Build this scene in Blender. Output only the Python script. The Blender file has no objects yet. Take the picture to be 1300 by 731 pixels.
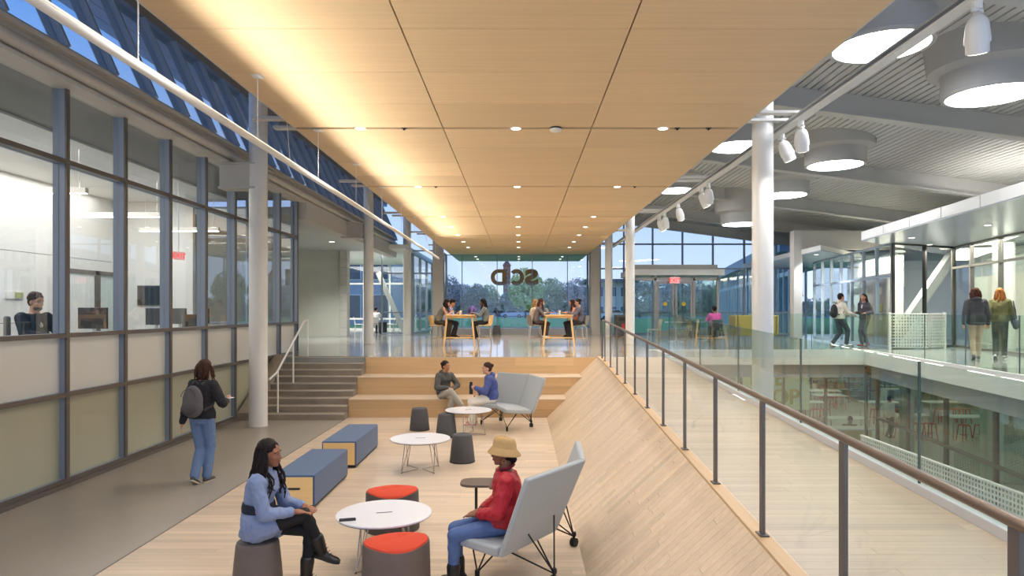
import bpy, bmesh, math, random
from mathutils import Vector, Matrix, noise as mnoise
random.seed(7)
PI = math.pi
R = math.radians
scn = bpy.context.scene
COL = scn.collection

# ------------------------------------------------------------------ camera
F = 867.0                      # focal length in pixels of a 1300-wide frame
CH = 2.4                       # camera height above the sunken lounge floor
cam_d = bpy.data.cameras.new('camera')
cam = bpy.data.objects.new('camera', cam_d)
COL.objects.link(cam)
cam.location = (0, 0, CH)
cam.rotation_euler = (PI/2, 0, 0)
cam_d.sensor_fit = 'HORIZONTAL'
cam_d.sensor_width = 36.0
cam_d.lens = 36.0*F/1300.0
cam_d.shift_x = -10.0/1300.0
cam_d.shift_y = 28.5/1300.0
cam_d.clip_start = 0.05
cam_d.clip_end = 900
scn.camera = cam

# ------------------------------------------------------------------ colour management
scn.view_settings.view_transform = 'Standard'
try:
    scn.view_settings.look = 'None'
except Exception:
    pass
scn.view_settings.gamma = 1.0
scn.view_settings.use_curve_mapping = False
scn.view_settings.exposure = 0.1
cy = scn.cycles
cy.max_bounces = 12
cy.diffuse_bounces = 5
cy.glossy_bounces = 4
cy.transmission_bounces = 6
cy.transparent_max_bounces = 24
cy.caustics_reflective = False
cy.caustics_refractive = False
cy.sample_clamp_indirect = 6.0
cy.use_denoising = True

def srgb(r, g, b):
    def c(x):
        x = x/255.0
        return x/12.92 if x <= 0.04045 else ((x+0.055)/1.055)**2.4
    return (c(r), c(g), c(b), 1.0)

# ------------------------------------------------------------------ dusk sky
world = bpy.data.worlds.new('dusk_sky')
scn.world = world
world.use_nodes = True
wn = world.node_tree.nodes
wl = world.node_tree.links
wn.clear()
w_out = wn.new('ShaderNodeOutputWorld')
w_bg = wn.new('ShaderNodeBackground')
w_tc = wn.new('ShaderNodeTexCoord')
w_sep = wn.new('ShaderNodeSeparateXYZ')
w_ramp = wn.new('ShaderNodeValToRGB')
wl.new(w_tc.outputs['Generated'], w_sep.inputs[0])
wl.new(w_sep.outputs['Z'], w_ramp.inputs[0])
w_ramp.color_ramp.elements[0].position = 0.0
w_ramp.color_ramp.elements[0].color = srgb(196, 211, 240)
w_ramp.color_ramp.elements[1].position = 0.35
w_ramp.color_ramp.elements[1].color = srgb(98, 150, 228)
wl.new(w_ramp.outputs[0], w_bg.inputs[0])
w_bg.inputs[1].default_value = 1.5
wl.new(w_bg.outputs[0], w_out.inputs[0])

# ------------------------------------------------------------------ materials
def _new(name):
    m = bpy.data.materials.new(name)
    m.use_nodes = True
    n = m.node_tree.nodes
    n.clear()
    o = n.new('ShaderNodeOutputMaterial')
    return m, n, m.node_tree.links, o

def mat(name, rgb, rough=0.5, metal=0.0, var=0.06, vs=5.0, bump=0.0, bs=120.0, spec=0.5, emit=0.0, coat=0.0, sheen=0.0, stretch=(1, 1, 1)):
    m, n, l, o = _new(name)
    p = n.new('ShaderNodeBsdfPrincipled')
    l.new(p.outputs[0], o.inputs[0])
    c = srgb(*rgb)
    p.inputs['Roughness'].default_value = rough
    p.inputs['Metallic'].default_value = metal
    p.inputs['Specular IOR Level'].default_value = spec
    p.inputs['Coat Weight'].default_value = coat
    p.inputs['Sheen Weight'].default_value = sheen
    tc = n.new('ShaderNodeTexCoord')
    mp = n.new('ShaderNodeMapping')
    mp.inputs['Scale'].default_value = stretch
    l.new(tc.outputs['Object'], mp.inputs[0])
    if var > 0:
        nz = n.new('ShaderNodeTexNoise')
        nz.inputs['Scale'].default_value = vs
        nz.inputs['Detail'].default_value = 5
        l.new(mp.outputs[0], nz.inputs['Vector'])
        mx = n.new('ShaderNodeMix')
        mx.data_type = 'RGBA'
        mx.inputs[6].default_value = tuple(x*(1-var*1.6) for x in c[:3])+(1,)
        mx.inputs[7].default_value = tuple(min(1, x*(1+var*1.6)) for x in c[:3])+(1,)
        l.new(nz.outputs[0], mx.inputs[0])
        l.new(mx.outputs[2], p.inputs['Base Color'])
    else:
        p.inputs['Base Color'].default_value = c
    if bump > 0:
        bn = n.new('ShaderNodeTexNoise')
        bn.inputs['Scale'].default_value = bs
        bn.inputs['Detail'].default_value = 3
        l.new(mp.outputs[0], bn.inputs['Vector'])
        bp = n.new('ShaderNodeBump')
        bp.inputs['Strength'].default_value = bump
        bp.inputs['Distance'].default_value = 0.01
        l.new(bn.outputs[0], bp.inputs['Height'])
        l.new(bp.outputs[0], p.inputs['Normal'])
    if emit > 0:
        p.inputs['Emission Color'].default_value = c
        p.inputs['Emission Strength'].default_value = emit
    return m

def wood(name, rgb, axis=0, rough=0.4, var=0.10, coat=0.0, along=0.7, across=22.0, spec=0.5):
    """timber: grain streaks along one axis, plus a per-plank tone (mesh attribute 'tone' or the object colour)"""
    m, n, l, o = _new(name)
    p = n.new('ShaderNodeBsdfPrincipled')
    l.new(p.outputs[0], o.inputs[0])
    p.inputs['Roughness'].default_value = rough
    p.inputs['Coat Weight'].default_value = coat
    p.inputs['Specular IOR Level'].default_value = spec
    tc = n.new('ShaderNodeTexCoord')
    mp = n.new('ShaderNodeMapping')
    s = [across]*3
    s[axis] = along
    mp.inputs['Scale'].default_value = s
    l.new(tc.outputs['Object'], mp.inputs[0])
    nz = n.new('ShaderNodeTexNoise')
    nz.inputs['Scale'].default_value = 1.0
    nz.inputs['Detail'].default_value = 6
    nz.inputs['Roughness'].default_value = 0.65
    l.new(mp.outputs[0], nz.inputs['Vector'])
    rp = n.new('ShaderNodeMapRange')
    rp.inputs[1].default_value = 0.3
    rp.inputs[2].default_value = 0.7
    rp.inputs[3].default_value = 1-var
    rp.inputs[4].default_value = 1+var
    l.new(nz.outputs[0], rp.inputs[0])
    at = n.new('ShaderNodeAttribute')
    at.attribute_name = 'tone'
    oi = n.new('ShaderNodeObjectInfo')
    sp = n.new('ShaderNodeSeparateColor')
    l.new(oi.outputs['Color'], sp.inputs[0])
    a1 = n.new('ShaderNodeMath')
    a1.operation = 'ADD'
    a1.inputs[1].default_value = 1.0
    l.new(at.outputs['Fac'], a1.inputs[0])
    m1 = n.new('ShaderNodeMath')
    m1.operation = 'MULTIPLY'
    l.new(a1.outputs[0], m1.inputs[0])
    l.new(sp.outputs[0], m1.inputs[1])
    m2 = n.new('ShaderNodeMath')
    m2.operation = 'MULTIPLY'
    l.new(m1.outputs[0], m2.inputs[0])
    l.new(rp.outputs[0], m2.inputs[1])
    vm = n.new('ShaderNodeVectorMath')
    vm.operation = 'SCALE'
    vm.inputs[0].default_value = srgb(*rgb)[:3]
    l.new(m2.outputs[0], vm.inputs['Scale'])
    l.new(vm.outputs[0], p.inputs['Base Color'])
    return m

def glass(name, tint=(240, 248, 246), f0=0.05, rough=0.0, graze=0.9, haze=0.0, haze_rgb=(225, 232, 228)):
    """thin architectural pane: clear straight through, mirror-like at grazing angles"""
    m, n, l, o = _new(name)
    tr = n.new('ShaderNodeBsdfTransparent')
    tr.inputs[0].default_value = srgb(*tint)
    gl = n.new('ShaderNodeBsdfGlossy')
    gl.inputs['Roughness'].default_value = rough
    lw = n.new('ShaderNodeLayerWeight')
    lw.inputs[0].default_value = 0.5
    pw = n.new('ShaderNodeMath')
    pw.operation = 'POWER'
    pw.inputs[1].default_value = 4.5
    l.new(lw.outputs['Facing'], pw.inputs[0])
    ma = n.new('ShaderNodeMath')
    ma.operation = 'MULTIPLY_ADD'
    ma.inputs[1].default_value = graze*(1-f0)
    ma.inputs[2].default_value = f0
    l.new(pw.outputs[0], ma.inputs[0])
    mx = n.new('ShaderNodeMixShader')
    l.new(ma.outputs[0], mx.inputs[0])
    l.new(tr.outputs[0], mx.inputs[1])
    l.new(gl.outputs[0], mx.inputs[2])
    last = mx
    if haze > 0:
        df = n.new('ShaderNodeBsdfDiffuse')
        df.inputs[0].default_value = srgb(*haze_rgb)
        tl = n.new('ShaderNodeBsdfTranslucent')
        tl.inputs[0].default_value = srgb(*haze_rgb)
        m0 = n.new('ShaderNodeMixShader')
        m0.inputs[0].default_value = 0.5
        l.new(df.outputs[0], m0.inputs[1])
        l.new(tl.outputs[0], m0.inputs[2])
        m2 = n.new('ShaderNodeMixShader')
        m2.inputs[0].default_value = haze
        l.new(mx.outputs[0], m2.inputs[1])
        l.new(m0.outputs[0], m2.inputs[2])
        last = m2
    l.new(last.outputs[0], o.inputs[0])
    return m

def glow(name, rgb, strength):
    m, n, l, o = _new(name)
    e = n.new('ShaderNodeEmission')
    e.inputs[0].default_value = srgb(*rgb)
    e.inputs[1].default_value = strength
    l.new(e.outputs[0], o.inputs[0])
    return m

def concrete(name, rgb, rough=0.35, sc=0.5, var=0.16, spec=0.5):
    m, n, l, o = _new(name)
    p = n.new('ShaderNodeBsdfPrincipled')
    l.new(p.outputs[0], o.inputs[0])
    p.inputs['Specular IOR Level'].default_value = spec
    tc = n.new('ShaderNodeTexCoord')
    n1 = n.new('ShaderNodeTexNoise')
    n1.inputs['Scale'].default_value = sc
    n1.inputs['Detail'].default_value = 8
    n1.inputs['Roughness'].default_value = 0.62
    n1.inputs['Distortion'].default_value = 0.6
    l.new(tc.outputs['Object'], n1.inputs['Vector'])
    n2 = n.new('ShaderNodeTexNoise')
    n2.inputs['Scale'].default_value = 30
    n2.inputs['Detail'].default_value = 3
    l.new(tc.outputs['Object'], n2.inputs['Vector'])
    mm = n.new('ShaderNodeMath')
    mm.operation = 'MULTIPLY_ADD'
    mm.inputs[1].default_value = 0.25
    l.new(n2.outputs[0], mm.inputs[0])
    l.new(n1.outputs[0], mm.inputs[2])
    rp = n.new('ShaderNodeValToRGB')
    c = srgb(*rgb)
    rp.color_ramp.elements[0].position = 0.42
    rp.color_ramp.elements[0].color = tuple(x*(1-var) for x in c[:3])+(1,)
    rp.color_ramp.elements[1].position = 0.84
    rp.color_ramp.elements[1].color = tuple(min(1, x*(1+var)) for x in c[:3])+(1,)
    l.new(mm.outputs[0], rp.inputs[0])
    l.new(rp.outputs[0], p.inputs['Base Color'])
    rr = n.new('ShaderNodeMapRange')
    rr.inputs[3].default_value = rough*0.75
    rr.inputs[4].default_value = rough*1.3
    l.new(n1.outputs[0], rr.inputs[0])
    l.new(rr.outputs[0], p.inputs['Roughness'])
    return m

# ------------------------------------------------------------------ mesh builder
class MB:
    def __init__(s):
        s.v = []
        s.f = []
        s.t = []
    def add(s, vs, fs, tone=0.0):
        b = len(s.v)
        s.v += [tuple(p) for p in vs]
        s.f += [tuple(b+i for i in q) for q in fs]
        s.t += [tone]*len(fs)
        return s
    def hexa(s, p, tone=0.0):
        """eight corners: bottom ring 0-3 (counter-clockwise from above), top ring 4-7"""
        return s.add(p, [(3, 2, 1, 0), (4, 5, 6, 7), (0, 1, 5, 4), (1, 2, 6, 5), (2, 3, 7, 6), (3, 0, 4, 7)], tone)
    def box(s, x0, x1, y0, y1, z0, z1, tone=0.0):
        if x0 > x1: x0, x1 = x1, x0
        if y0 > y1: y0, y1 = y1, y0
        if z0 > z1: z0, z1 = z1, z0
        return s.hexa([(x0, y0, z0), (x1, y0, z0), (x1, y1, z0), (x0, y1, z0), (x0, y0, z1), (x1, y0, z1), (x1, y1, z1), (x0, y1, z1)], tone)
    def bar(s, a, b, w, h, up=(0, 0, 1), tone=0.0):
        """square bar from a to b, w wide, h high"""
        a = Vector(a); b = Vector(b)
        d = (b-a).normalized()
        u = Vector(up)
        if abs(d.dot(u)) > 0.99: u = Vector((0, 1, 0))
        r = d.cross(u).normalized()
        u = r.cross(d).normalized()
        r *= w/2; u *= h/2
        return s.hexa([a-r-u, a+r-u, b+r-u, b-r-u, a-r+u, a+r+u, b+r+u, b-r+u], tone)
    def prism(s, poly, z0, z1, tone=0.0):
        n = len(poly)
        area = sum(poly[i][0]*poly[(i+1) % n][1]-poly[(i+1) % n][0]*poly[i][1] for i in range(n))
        if area < 0: poly = poly[::-1]
        vs = [(p[0], p[1], z0) for p in poly]+[(p[0], p[1], z1) for p in poly]
        fs = [tuple(range(n-1, -1, -1)), tuple(range(n, 2*n))]+[(i, (i+1) % n, n+(i+1) % n, n+i) for i in range(n)]
        return s.add(vs, fs, tone)
    def slab(s, top, d, tone=0.0):
        """polygon of 3D points (counter-clockwise from above) thickened by the offset vector d (below)"""
        n = len(top)
        d = Vector(d)
        vs = [Vector(p)+d for p in top]+[Vector(p) for p in top]
        fs = [tuple(range(n-1, -1, -1)), tuple(range(n, 2*n))]+[(i, (i+1) % n, n+(i+1) % n, n+i) for i in range(n)]
        return s.add(vs, fs, tone)
    def tube(s, path, r, n=8, closed=False):
        P = [Vector(p) for p in path]
        m = len(P)
        rs = r if isinstance(r, (list, tuple)) else [r]*m
        vs = []
        ref = None
        for i in range(m):
            a = P[(i-1) % m] if (closed or i > 0) else P[i]
            b = P[(i+1) % m] if (closed or i < m-1) else P[i]
            d = (b-a).normalized()
            if ref is None:
                ref = Vector((0, 0, 1)) if abs(d.z) < 0.9 else Vector((1, 0, 0))
            x = d.cross(ref)
            if x.length < 1e-4:
                x = d.cross(Vector((0, 1, 0)))
            x.normalize()
            y = d.cross(x).normalized()
            ref = x.cross(d).normalized() if not closed else ref
            for k in range(n):
                t = 2*PI*k/n
                vs.append(P[i]+(x*math.cos(t)-y*math.sin(t))*rs[i])
        fs = []
        rng = m if closed else m-1
        for i in range(rng):
            j = (i+1) % m
            for k in range(n):
                fs.append((i*n+k, j*n+k, j*n+(k+1) % n, i*n+(k+1) % n)[::-1])
        if not closed:
            fs.append(tuple(range(n))[::1])
            fs.append(tuple((m-1)*n+k for k in range(n))[::-1])
        return s.add(vs, fs)
    def cyl(s, p0, p1, r0, r1=None, n=16):
        return s.tube([p0, p1], [r0, r0 if r1 is None else r1], n)
    def lathe(s, prof, c=(0, 0, 0), n=24, ring=False):
        """profile [(r, z)] from the bottom up, around the vertical through c"""
        vs = []
        m = len(prof)
        for r, z in prof:
            for k in range(n):
                t = 2*PI*k/n
                vs.append((c[0]+r*math.cos(t), c[1]+r*math.sin(t), c[2]+z))
        fs = []
        for i in range(m-1):
            for k in range(n):
                fs.append((i*n+k, i*n+(k+1) % n, (i+1)*n+(k+1) % n, (i+1)*n+k))
        if ring:
            for k in range(n):
                fs.append(((m-1)*n+k, (m-1)*n+(k+1) % n, (k+1) % n, k))
        else:
            fs.append(tuple(range(n))[::-1])
            fs.append(tuple((m-1)*n+k for k in range(n)))
        return s.add(vs, fs)
    def ell(s, c, r, rot=None, n=12, m=8):
        """ellipsoid; rot is a 3x3 matrix whose columns are its axes"""
        c = Vector(c)
        vs = []
        def tp(x, y, z):
            p = Vector((x*r[0], y*r[1], z*r[2]))
            if rot is not None: p = rot @ p
            return c+p
        vs.append(tp(0, 0, -1))
        for i in range(1, m):
            a = -PI/2+PI*i/m
            for k in range(n):
                t = 2*PI*k/n
                vs.append(tp(math.cos(a)*math.cos(t), math.cos(a)*math.sin(t), math.sin(a)))
        vs.append(tp(0, 0, 1))
        fs = []
        for k in range(n):
            fs.append((0, 1+(k+1) % n, 1+k))
        for i in range(m-2):
            for k in range(n):
                a = 1+i*n
                fs.append((a+k, a+(k+1) % n, a+n+(k+1) % n, a+n+k))
        e = len(vs)-1
        a = 1+(m-2)*n
        for k in range(n):
            fs.append((a+k, a+(k+1) % n, e))
        return s.add(vs, fs)
    def cap(s, p0, p1, r0, r1, n=10):
        """tapered limb with rounded ends"""
        p0 = Vector(p0); p1 = Vector(p1)
        d = p1-p0
        L = d.length
        if L < 1e-5:
            return s.ell(p0, (r0,)*3)
        d /= L
        pts = []; rs = []
        for a in (-80, -50, -22):
            pts.append(p0+d*(r0*math.sin(R(a)))); rs.append(r0*math.cos(R(a)))
        pts.append(p0); rs.append(r0)
        pts.append(p0.lerp(p1, .5)); rs.append((r0+r1)/2)
        pts.append(p1); rs.append(r1)
        for a in (22, 50, 80):
            pts.append(p1+d*(r1*math.sin(R(a)))); rs.append(r1*math.cos(R(a)))
        return s.tube(pts, rs, n)
    def loft(s, secs, n=18):
        """closed loft; each section = (centre, axis_a, ra, axis_b, rb)"""
        vs = []
        for c, a, ra, b, rb in secs:
            for k in range(n):
                t = 2*PI*k/n
                ct, st = math.cos(t), math.sin(t)
                e = 0.86
                x = math.copysign(abs(ct)**e, ct)*ra
                y = math.copysign(abs(st)**e, st)*rb
                vs.append(Vector(c)+Vector(a)*x+Vector(b)*y)
        m = len(secs)
        fs = []
        for i in range(m-1):
            for k in range(n):
                fs.append((i*n+k, i*n+(k+1) % n, (i+1)*n+(k+1) % n, (i+1)*n+k))
        fs.append(tuple(range(n))[::-1])
        fs.append(tuple((m-1)*n+k for k in range(n)))
        return s.add(vs, fs)
    def mesh(s, name, smooth=False, angle=None, fix=False):
        me = bpy.data.meshes.new(name)
        me.from_pydata(s.v, [], s.f)
        if fix:
            bm = bmesh.new(); bm.from_mesh(me)
            bmesh.ops.recalc_face_normals(bm, faces=bm.faces)
            bm.to_mesh(me); bm.free()
        if any(s.t):
            a = me.attributes.new('tone', 'FLOAT', 'FACE')
            a.data.foreach_set('value', s.t)
        if smooth:
            me.polygons.foreach_set('use_smooth', [True]*len(me.polygons))
            if angle is not None:
                me.set_sharp_from_angle(angle=R(angle))
        me.update()
        return me

def link(name, me, m=None, parent=None, loc=None, rz=0.0):
    o = bpy.data.objects.new(name, me)
    COL.objects.link(o)
    if m is not None and me is not None and not me.materials:
        me.materials.append(m)
    if parent is not None:
        o.parent = parent
    if loc is not None:
        o.location = loc
    if rz:
        o.rotation_euler = (0, 0, rz)
    return o

def obj(name, mb, m, parent=None, loc=None, rz=0.0, smooth=False, angle=40, bevel=0.0, seg=2, label=None):
    me = mb.mesh(name, smooth or bevel > 0, angle, fix=bevel > 0)
    o = link(name, me, m, parent, loc, rz)
    if bevel > 0:
        b = o.modifiers.new('bevel', 'BEVEL')
        b.width = bevel
        b.segments = seg
        b.limit_method = 'ANGLE'
        b.angle_limit = R(40)
    if label:
        o['label'] = label
    return o

def tag(o, label, cat, group=None, kind=None):
    o['label'] = label
    o['category'] = cat
    if group: o['group'] = group
    if kind: o['kind'] = kind
    return o

def thing(name, label, cat, loc=(0, 0, 0), rz=0.0, group=None, kind=None):
    o = bpy.data.objects.new(name, None)
    o.empty_display_size = 0.1
    COL.objects.link(o)
    o.location = loc
    o.rotation_euler = (0, 0, rz)
    return tag(o, label, cat, group, kind)

def copy_tree(o, parent=None):
    c = o.copy()
    COL.objects.link(c)
    c.parent = parent
    for ch in o.children:
        copy_tree(ch, c)
    return c

def dup(root, loc, rz=None, label=None, group=None):
    c = copy_tree(root)
    c.location = loc
    if rz is not None: c.rotation_euler = (0, 0, rz)
    if label: c['label'] = label
    if group: c['group'] = group
    return c

def lamp(name, kind, loc, power, rgb=(255, 244, 230), parent=None, aim=None, **kw):
    d = bpy.data.lights.new(name, kind)
    d.energy = power
    d.color = srgb(*rgb)[:3]
    for k, v in kw.items():
        setattr(d, k, v)
    o = bpy.data.objects.new(name, d)
    COL.objects.link(o)
    o.location = loc
    if aim is not None:
        o.rotation_euler = Vector(aim).to_track_quat('-Z', 'Y').to_euler()
    if parent is not None:
        o.parent = parent
    return o

def px(u, v, D):
    """where the picture point u, v stands at the distance D"""
    return Vector(((u-660.0)/F*D, D, CH-(v-394.0)/F*D))

# palette -----------------------------------------------------------
UP = 1.24                       # level of the upper floor
M_oak = wood('oak_floor', (208, 188, 164), 0, rough=0.32, var=0.10, across=26)
M_oak_slope = wood('oak_slope', (212, 190, 162), 0, rough=0.38, var=0.09, across=26)
M_oak_riser_shade = wood('oak_riser_shade', (204, 172, 128), 0, rough=0.36, var=0.08, across=30)  # riser oak, darker than the treads: shade put into the colour
M_oak_up = wood('oak_upper_floor', (206, 186, 158), 0, rough=0.10, var=0.06, coat=0.3)
M_ceil = wood('maple_ceiling', (218, 190, 150), 0, rough=0.5, var=0.07, along=0.35, across=14, spec=0.2)
M_ply = wood('birch_ply', (232, 200, 140), 0, rough=0.45, var=0.06, across=30)
M_tablewood = wood('pale_beech', (226, 188, 128), 2, rough=0.45, var=0.07, across=40)
M_conc = concrete('polished_concrete', (156, 149, 138), rough=0.33)
M_conc_up = concrete('glossy_concrete', (150, 152, 150), rough=0.10, var=0.10)
M_step = concrete('concrete_steps', (146, 135, 121), rough=0.55, sc=1.4, var=0.2)
M_stepdark = concrete('concrete_step_nosing', (186, 177, 164), rough=0.6, sc=2, var=0.2)
M_frame = mat('bronze_frame', (104, 98, 92), rough=0.4, metal=0.2, var=0.03)
M_fin = mat('blue_grey_frame', (142, 154, 170), rough=0.45, var=0.03)
M_white = mat('white_paint', (226, 225, 220), rough=0.45, var=0.02)
M_col = mat('column_paint', (228, 226, 220), rough=0.4, var=0.02)
M_beam = mat('warm_grey_paint', (192, 189, 182), rough=0.5, var=0.03)
M_deck = mat('roof_deck_paint', (192, 192, 188), rough=0.55, var=0.03)
M_dark = mat('dark_gap', (40, 40, 42), rough=0.8, var=0)
M_soff = mat('grey_soffit', (150, 154, 158), rough=0.35, var=0.03)
M_wallw = mat('white_wall', (226, 227, 224), rough=0.6, var=0.02)
M_wallg = mat('grey_wall', (202, 204, 194), rough=0.55, var=0.03)
M_block = mat('block_pier', (190, 190, 184), rough=0.7, var=0.05)
M_glass = glass('clear_glass', (249, 252, 251), 0.05)
M_glass_ar = glass('low_reflection_glass', (250, 252, 251), 0.012, graze=0.22)
M_glass_g = glass('green_edge_glass', (238, 246, 241), 0.04)
M_glass_o = glass('office_glass', (248, 250, 251), 0.06)
M_rail = mat('brown_steel', (118, 104, 92), rough=0.35, metal=0.6, var=0.03)
M_post = mat('grey_steel', (112, 107, 102), rough=0.4, metal=0.55, var=0.03)
M_steel = mat('bright_steel', (196, 196, 198), rough=0.22, metal=1.0, var=0.0)
M_black = mat('black_metal', (30, 29, 29), rough=0.4, var=0.0)
M_rubber = mat('black_rubber', (26, 26, 27), rough=0.6, var=0)
M_lens = glow('lamp_lens', (255, 250, 240), 6.0)
# =================================================================== STRUCTURE
def struct(name, mb, m, label, cat, **kw):
    return tag(obj(name, mb, m, **kw), label, cat, kind='structure')

def rz_ramp(d):                 # level of the ramp at the distance d
    return min(UP, 0.7376+0.032*d)
def xl_ramp(d):                 # its left edge
    return 1.457+0.0282*d
def xr_ramp(d):                 # its right edge
    return 3.14+0.0265*d

def plank_rows(mb, x0, x1, y0, y1, z, w, seed, lens=(0.7, 1.7), th=0.012, gap=0.002, tv=0.10, zf=None, xf=None):
    """boards running along X, laid row by row along Y"""
    rnd = random.Random(seed)
    y = y0
    while y < y1-0.01:
        ye = min(y+w, y1)
        a0, a1 = (x0, x1) if xf is None else (max(xf[0](y), xf[0](ye)), min(xf[1](y), xf[1](ye)))
        x = a0
        while x < a1-0.02:
            xe = min(a1, x+rnd.uniform(*lens)) if x > a0 else min(a1, a0+rnd.uniform(0.3, lens[1]))
            za, zb = (z, z) if zf is None else (zf(y), zf(ye))
            p = [(x+gap/2, y+gap/2, za-th), (xe-gap/2, y+gap/2, za-th), (xe-gap/2, ye-gap/2, zb-th), (x+gap/2, ye-gap/2, zb-th),
                 (x+gap/2, y+gap/2, za), (xe-gap/2, y+gap/2, za), (xe-gap/2, ye-gap/2, zb), (x+gap/2, ye-gap/2, zb)]
            mb.hexa(p, rnd.gauss(0, tv*0.55))
            x = xe
        y = ye

# --- lower floor: concrete aisle and timber lounge floor
fl = struct('floor', MB().box(-6.6, -3.85, -3, 15.2, -0.2, 0.0), M_conc, 'mottled polished concrete aisle beside the glazed office wall', 'floor')
ft = thing('floor_timber', 'pale oak floor of the sunken lounge', 'floor', kind='structure')
obj('subfloor', MB().box(-3.85, 0.75, -3, 15.35, -0.2, -0.013), M_dark, ft)
mb = MB()
plank_rows(mb, -3.85, 0.62, -3, 15.3, 0.0, 0.095, 3)
o = obj('plank', mb, M_oak, ft); o['kind'] = 'stuff'
obj('edge_strip', MB().box(-3.862, -3.848, -3, 15.2, -0.1, 0.003), M_post, ft)

# --- concrete stair
st = thing('stair', 'grey concrete stair rising beside the oak seating steps', 'stair', kind='structure')
rise, tread, sy = UP/9, 0.27, 14.95
for k in range(9):
    y0 = sy+k*tread
    t = obj('step', MB().box(-5.85, -3.845, y0, 17.3, k*rise, (k+1)*rise), M_step, st)
    obj('nosing', MB().box(-5.85, -3.845, y0-0.012, y0+0.05, (k+1)*rise-0.02, (k+1)*rise+0.001), M_stepdark, t)
mb = MB()
mb.add([(-6.17, 14.9, 0), (-5.85, 14.9, 0), (-5.85, 17.3, 0), (-6.17, 17.3, 0), (-6.17, 14.9, 0.16), (-5.85, 14.9, 0.16), (-5.85, 17.15, 1.28), (-6.17, 17.15, 1.28), (-5.85, 17.3, 1.28), (-6.17, 17.3, 1.28)],
       [(3, 2, 1, 0), (4, 5, 6, 7), (7, 6, 8, 9), (0, 1, 5, 4), (1, 2, 8, 6, 5), (3, 0, 4, 7, 9), (2, 3, 9, 8)])
obj('cheek', mb, M_step, st)

# --- oak seating steps
bl = thing('seating_steps', 'wide oak seating steps at the end of the sunken lounge', 'steps', kind='structure')
bh = UP/3
bd = [15.3, 16.15, 17.03]
for k in range(3):
    y0 = bd[k]
    y1 = bd[k+1] if k < 2 else 17.3
    xr = 0.66+0.98*(k+1)*bh
    stp = obj('step', MB().box(-3.83, xr, y0+0.02, 17.3, k*bh, (k+1)*bh-0.02), M_oak_riser_shade, bl)
    rnd = random.Random(20+k)
    for r_ in range(2):
        x = -3.84
        while x < xr-0.05:
            xe = min(xr, x+rnd.uniform(1.0, 2.4))
            z0 = k*bh+r_*(bh-0.02)/2
            q = obj('board', MB().box(x+0.001, xe-0.001, y0, y0+0.02, z0+0.001, z0+(bh-0.02)/2-0.001), M_oak_riser_shade, stp)
            c = 1+rnd.gauss(0, 0.06)
            q.color = (c, c, c, 1)
            x = xe
    if k < 2:
        x = -3.84
        for j in range(4):
            yy0 = y0-0.005+j*(y1-y0)/4 if j else y0-0.012
            q = obj('board', MB().box(x, xr, yy0+0.001, y0+(j+1)*(y1-y0)/4-0.001, (k+1)*bh-0.02, (k+1)*bh), M_oak, stp)
            c = 1+rnd.gauss(0, 0.04)
            q.color = (c, c, c, 1)

# --- timber slope beside the ramp: boards run up the slope
sl = thing('timber_slope', 'slanted oak plank bank between lounge floor and ramp', 'slope', kind='structure')
def slp(s, d):
    b = Vector((0.60, d, 0.0))
    t = Vector((xl_ramp(d), d, rz_ramp(d)))
    return b.lerp(t, s)
mb = MB()
ds = [-2, 4, 10, 15.7, 17.2]
vs = []; fs = []
for d in ds:
    a = slp(0, d); b = slp(1, d)
    vs += [a-Vector((0, 0, 0.014)), b-Vector((0, 0, 0.014)), (b.x, d, -0.1), (a.x, d, -0.1)]
for i in range(len(ds)-1):
    p = i*4
    fs += [(p, p+1, p+5, p+4), (p+1, p+2, p+6, p+5), (p+2, p+3, p+7, p+6), (p+3, p, p+4, p+7)]
fs += [(3, 2, 1, 0), tuple((len(ds)-1)*4+k for k in range(4))]
obj('carcass', mb.add(vs, fs), M_dark, sl)
rnd = random.Random(5)
far = MB()
d = -2.0
npl = 0
while d < 17.1:
    w = 0.108
    cuts = [0.0]
    s = rnd.uniform(0.12, 0.7)
    while s < 0.93:
        cuts.append(s)
        s += rnd.uniform(0.4, 0.95)
    cuts.append(1.0)
    for a, b in zip(cuts, cuts[1:]):
        g = 0.0012
        q = [slp(a+g, d+g), slp(b-g, d+g), slp(b-g, d+w-g), slp(a+g, d+w-g)]
        nrm = (q[1]-q[0]).cross(q[3]-q[0]).normalized()
        if nrm.z < 0: nrm = -nrm
        pts = [p-nrm*0.012 for p in q]+q
        tone = rnd.gauss(0, 0.055)
        if 4.0 <= d < 12.6 and npl < 295:
            o = obj('plank', MB().hexa(pts), M_oak_slope, sl)
            o.color = (1+tone, 1+tone, 1+tone, 1)
            npl += 1
        else:
            far.hexa(pts, tone)
    d += w
o = obj('plank_field', far, M_oak_slope, sl); o['kind'] = 'stuff'

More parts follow.
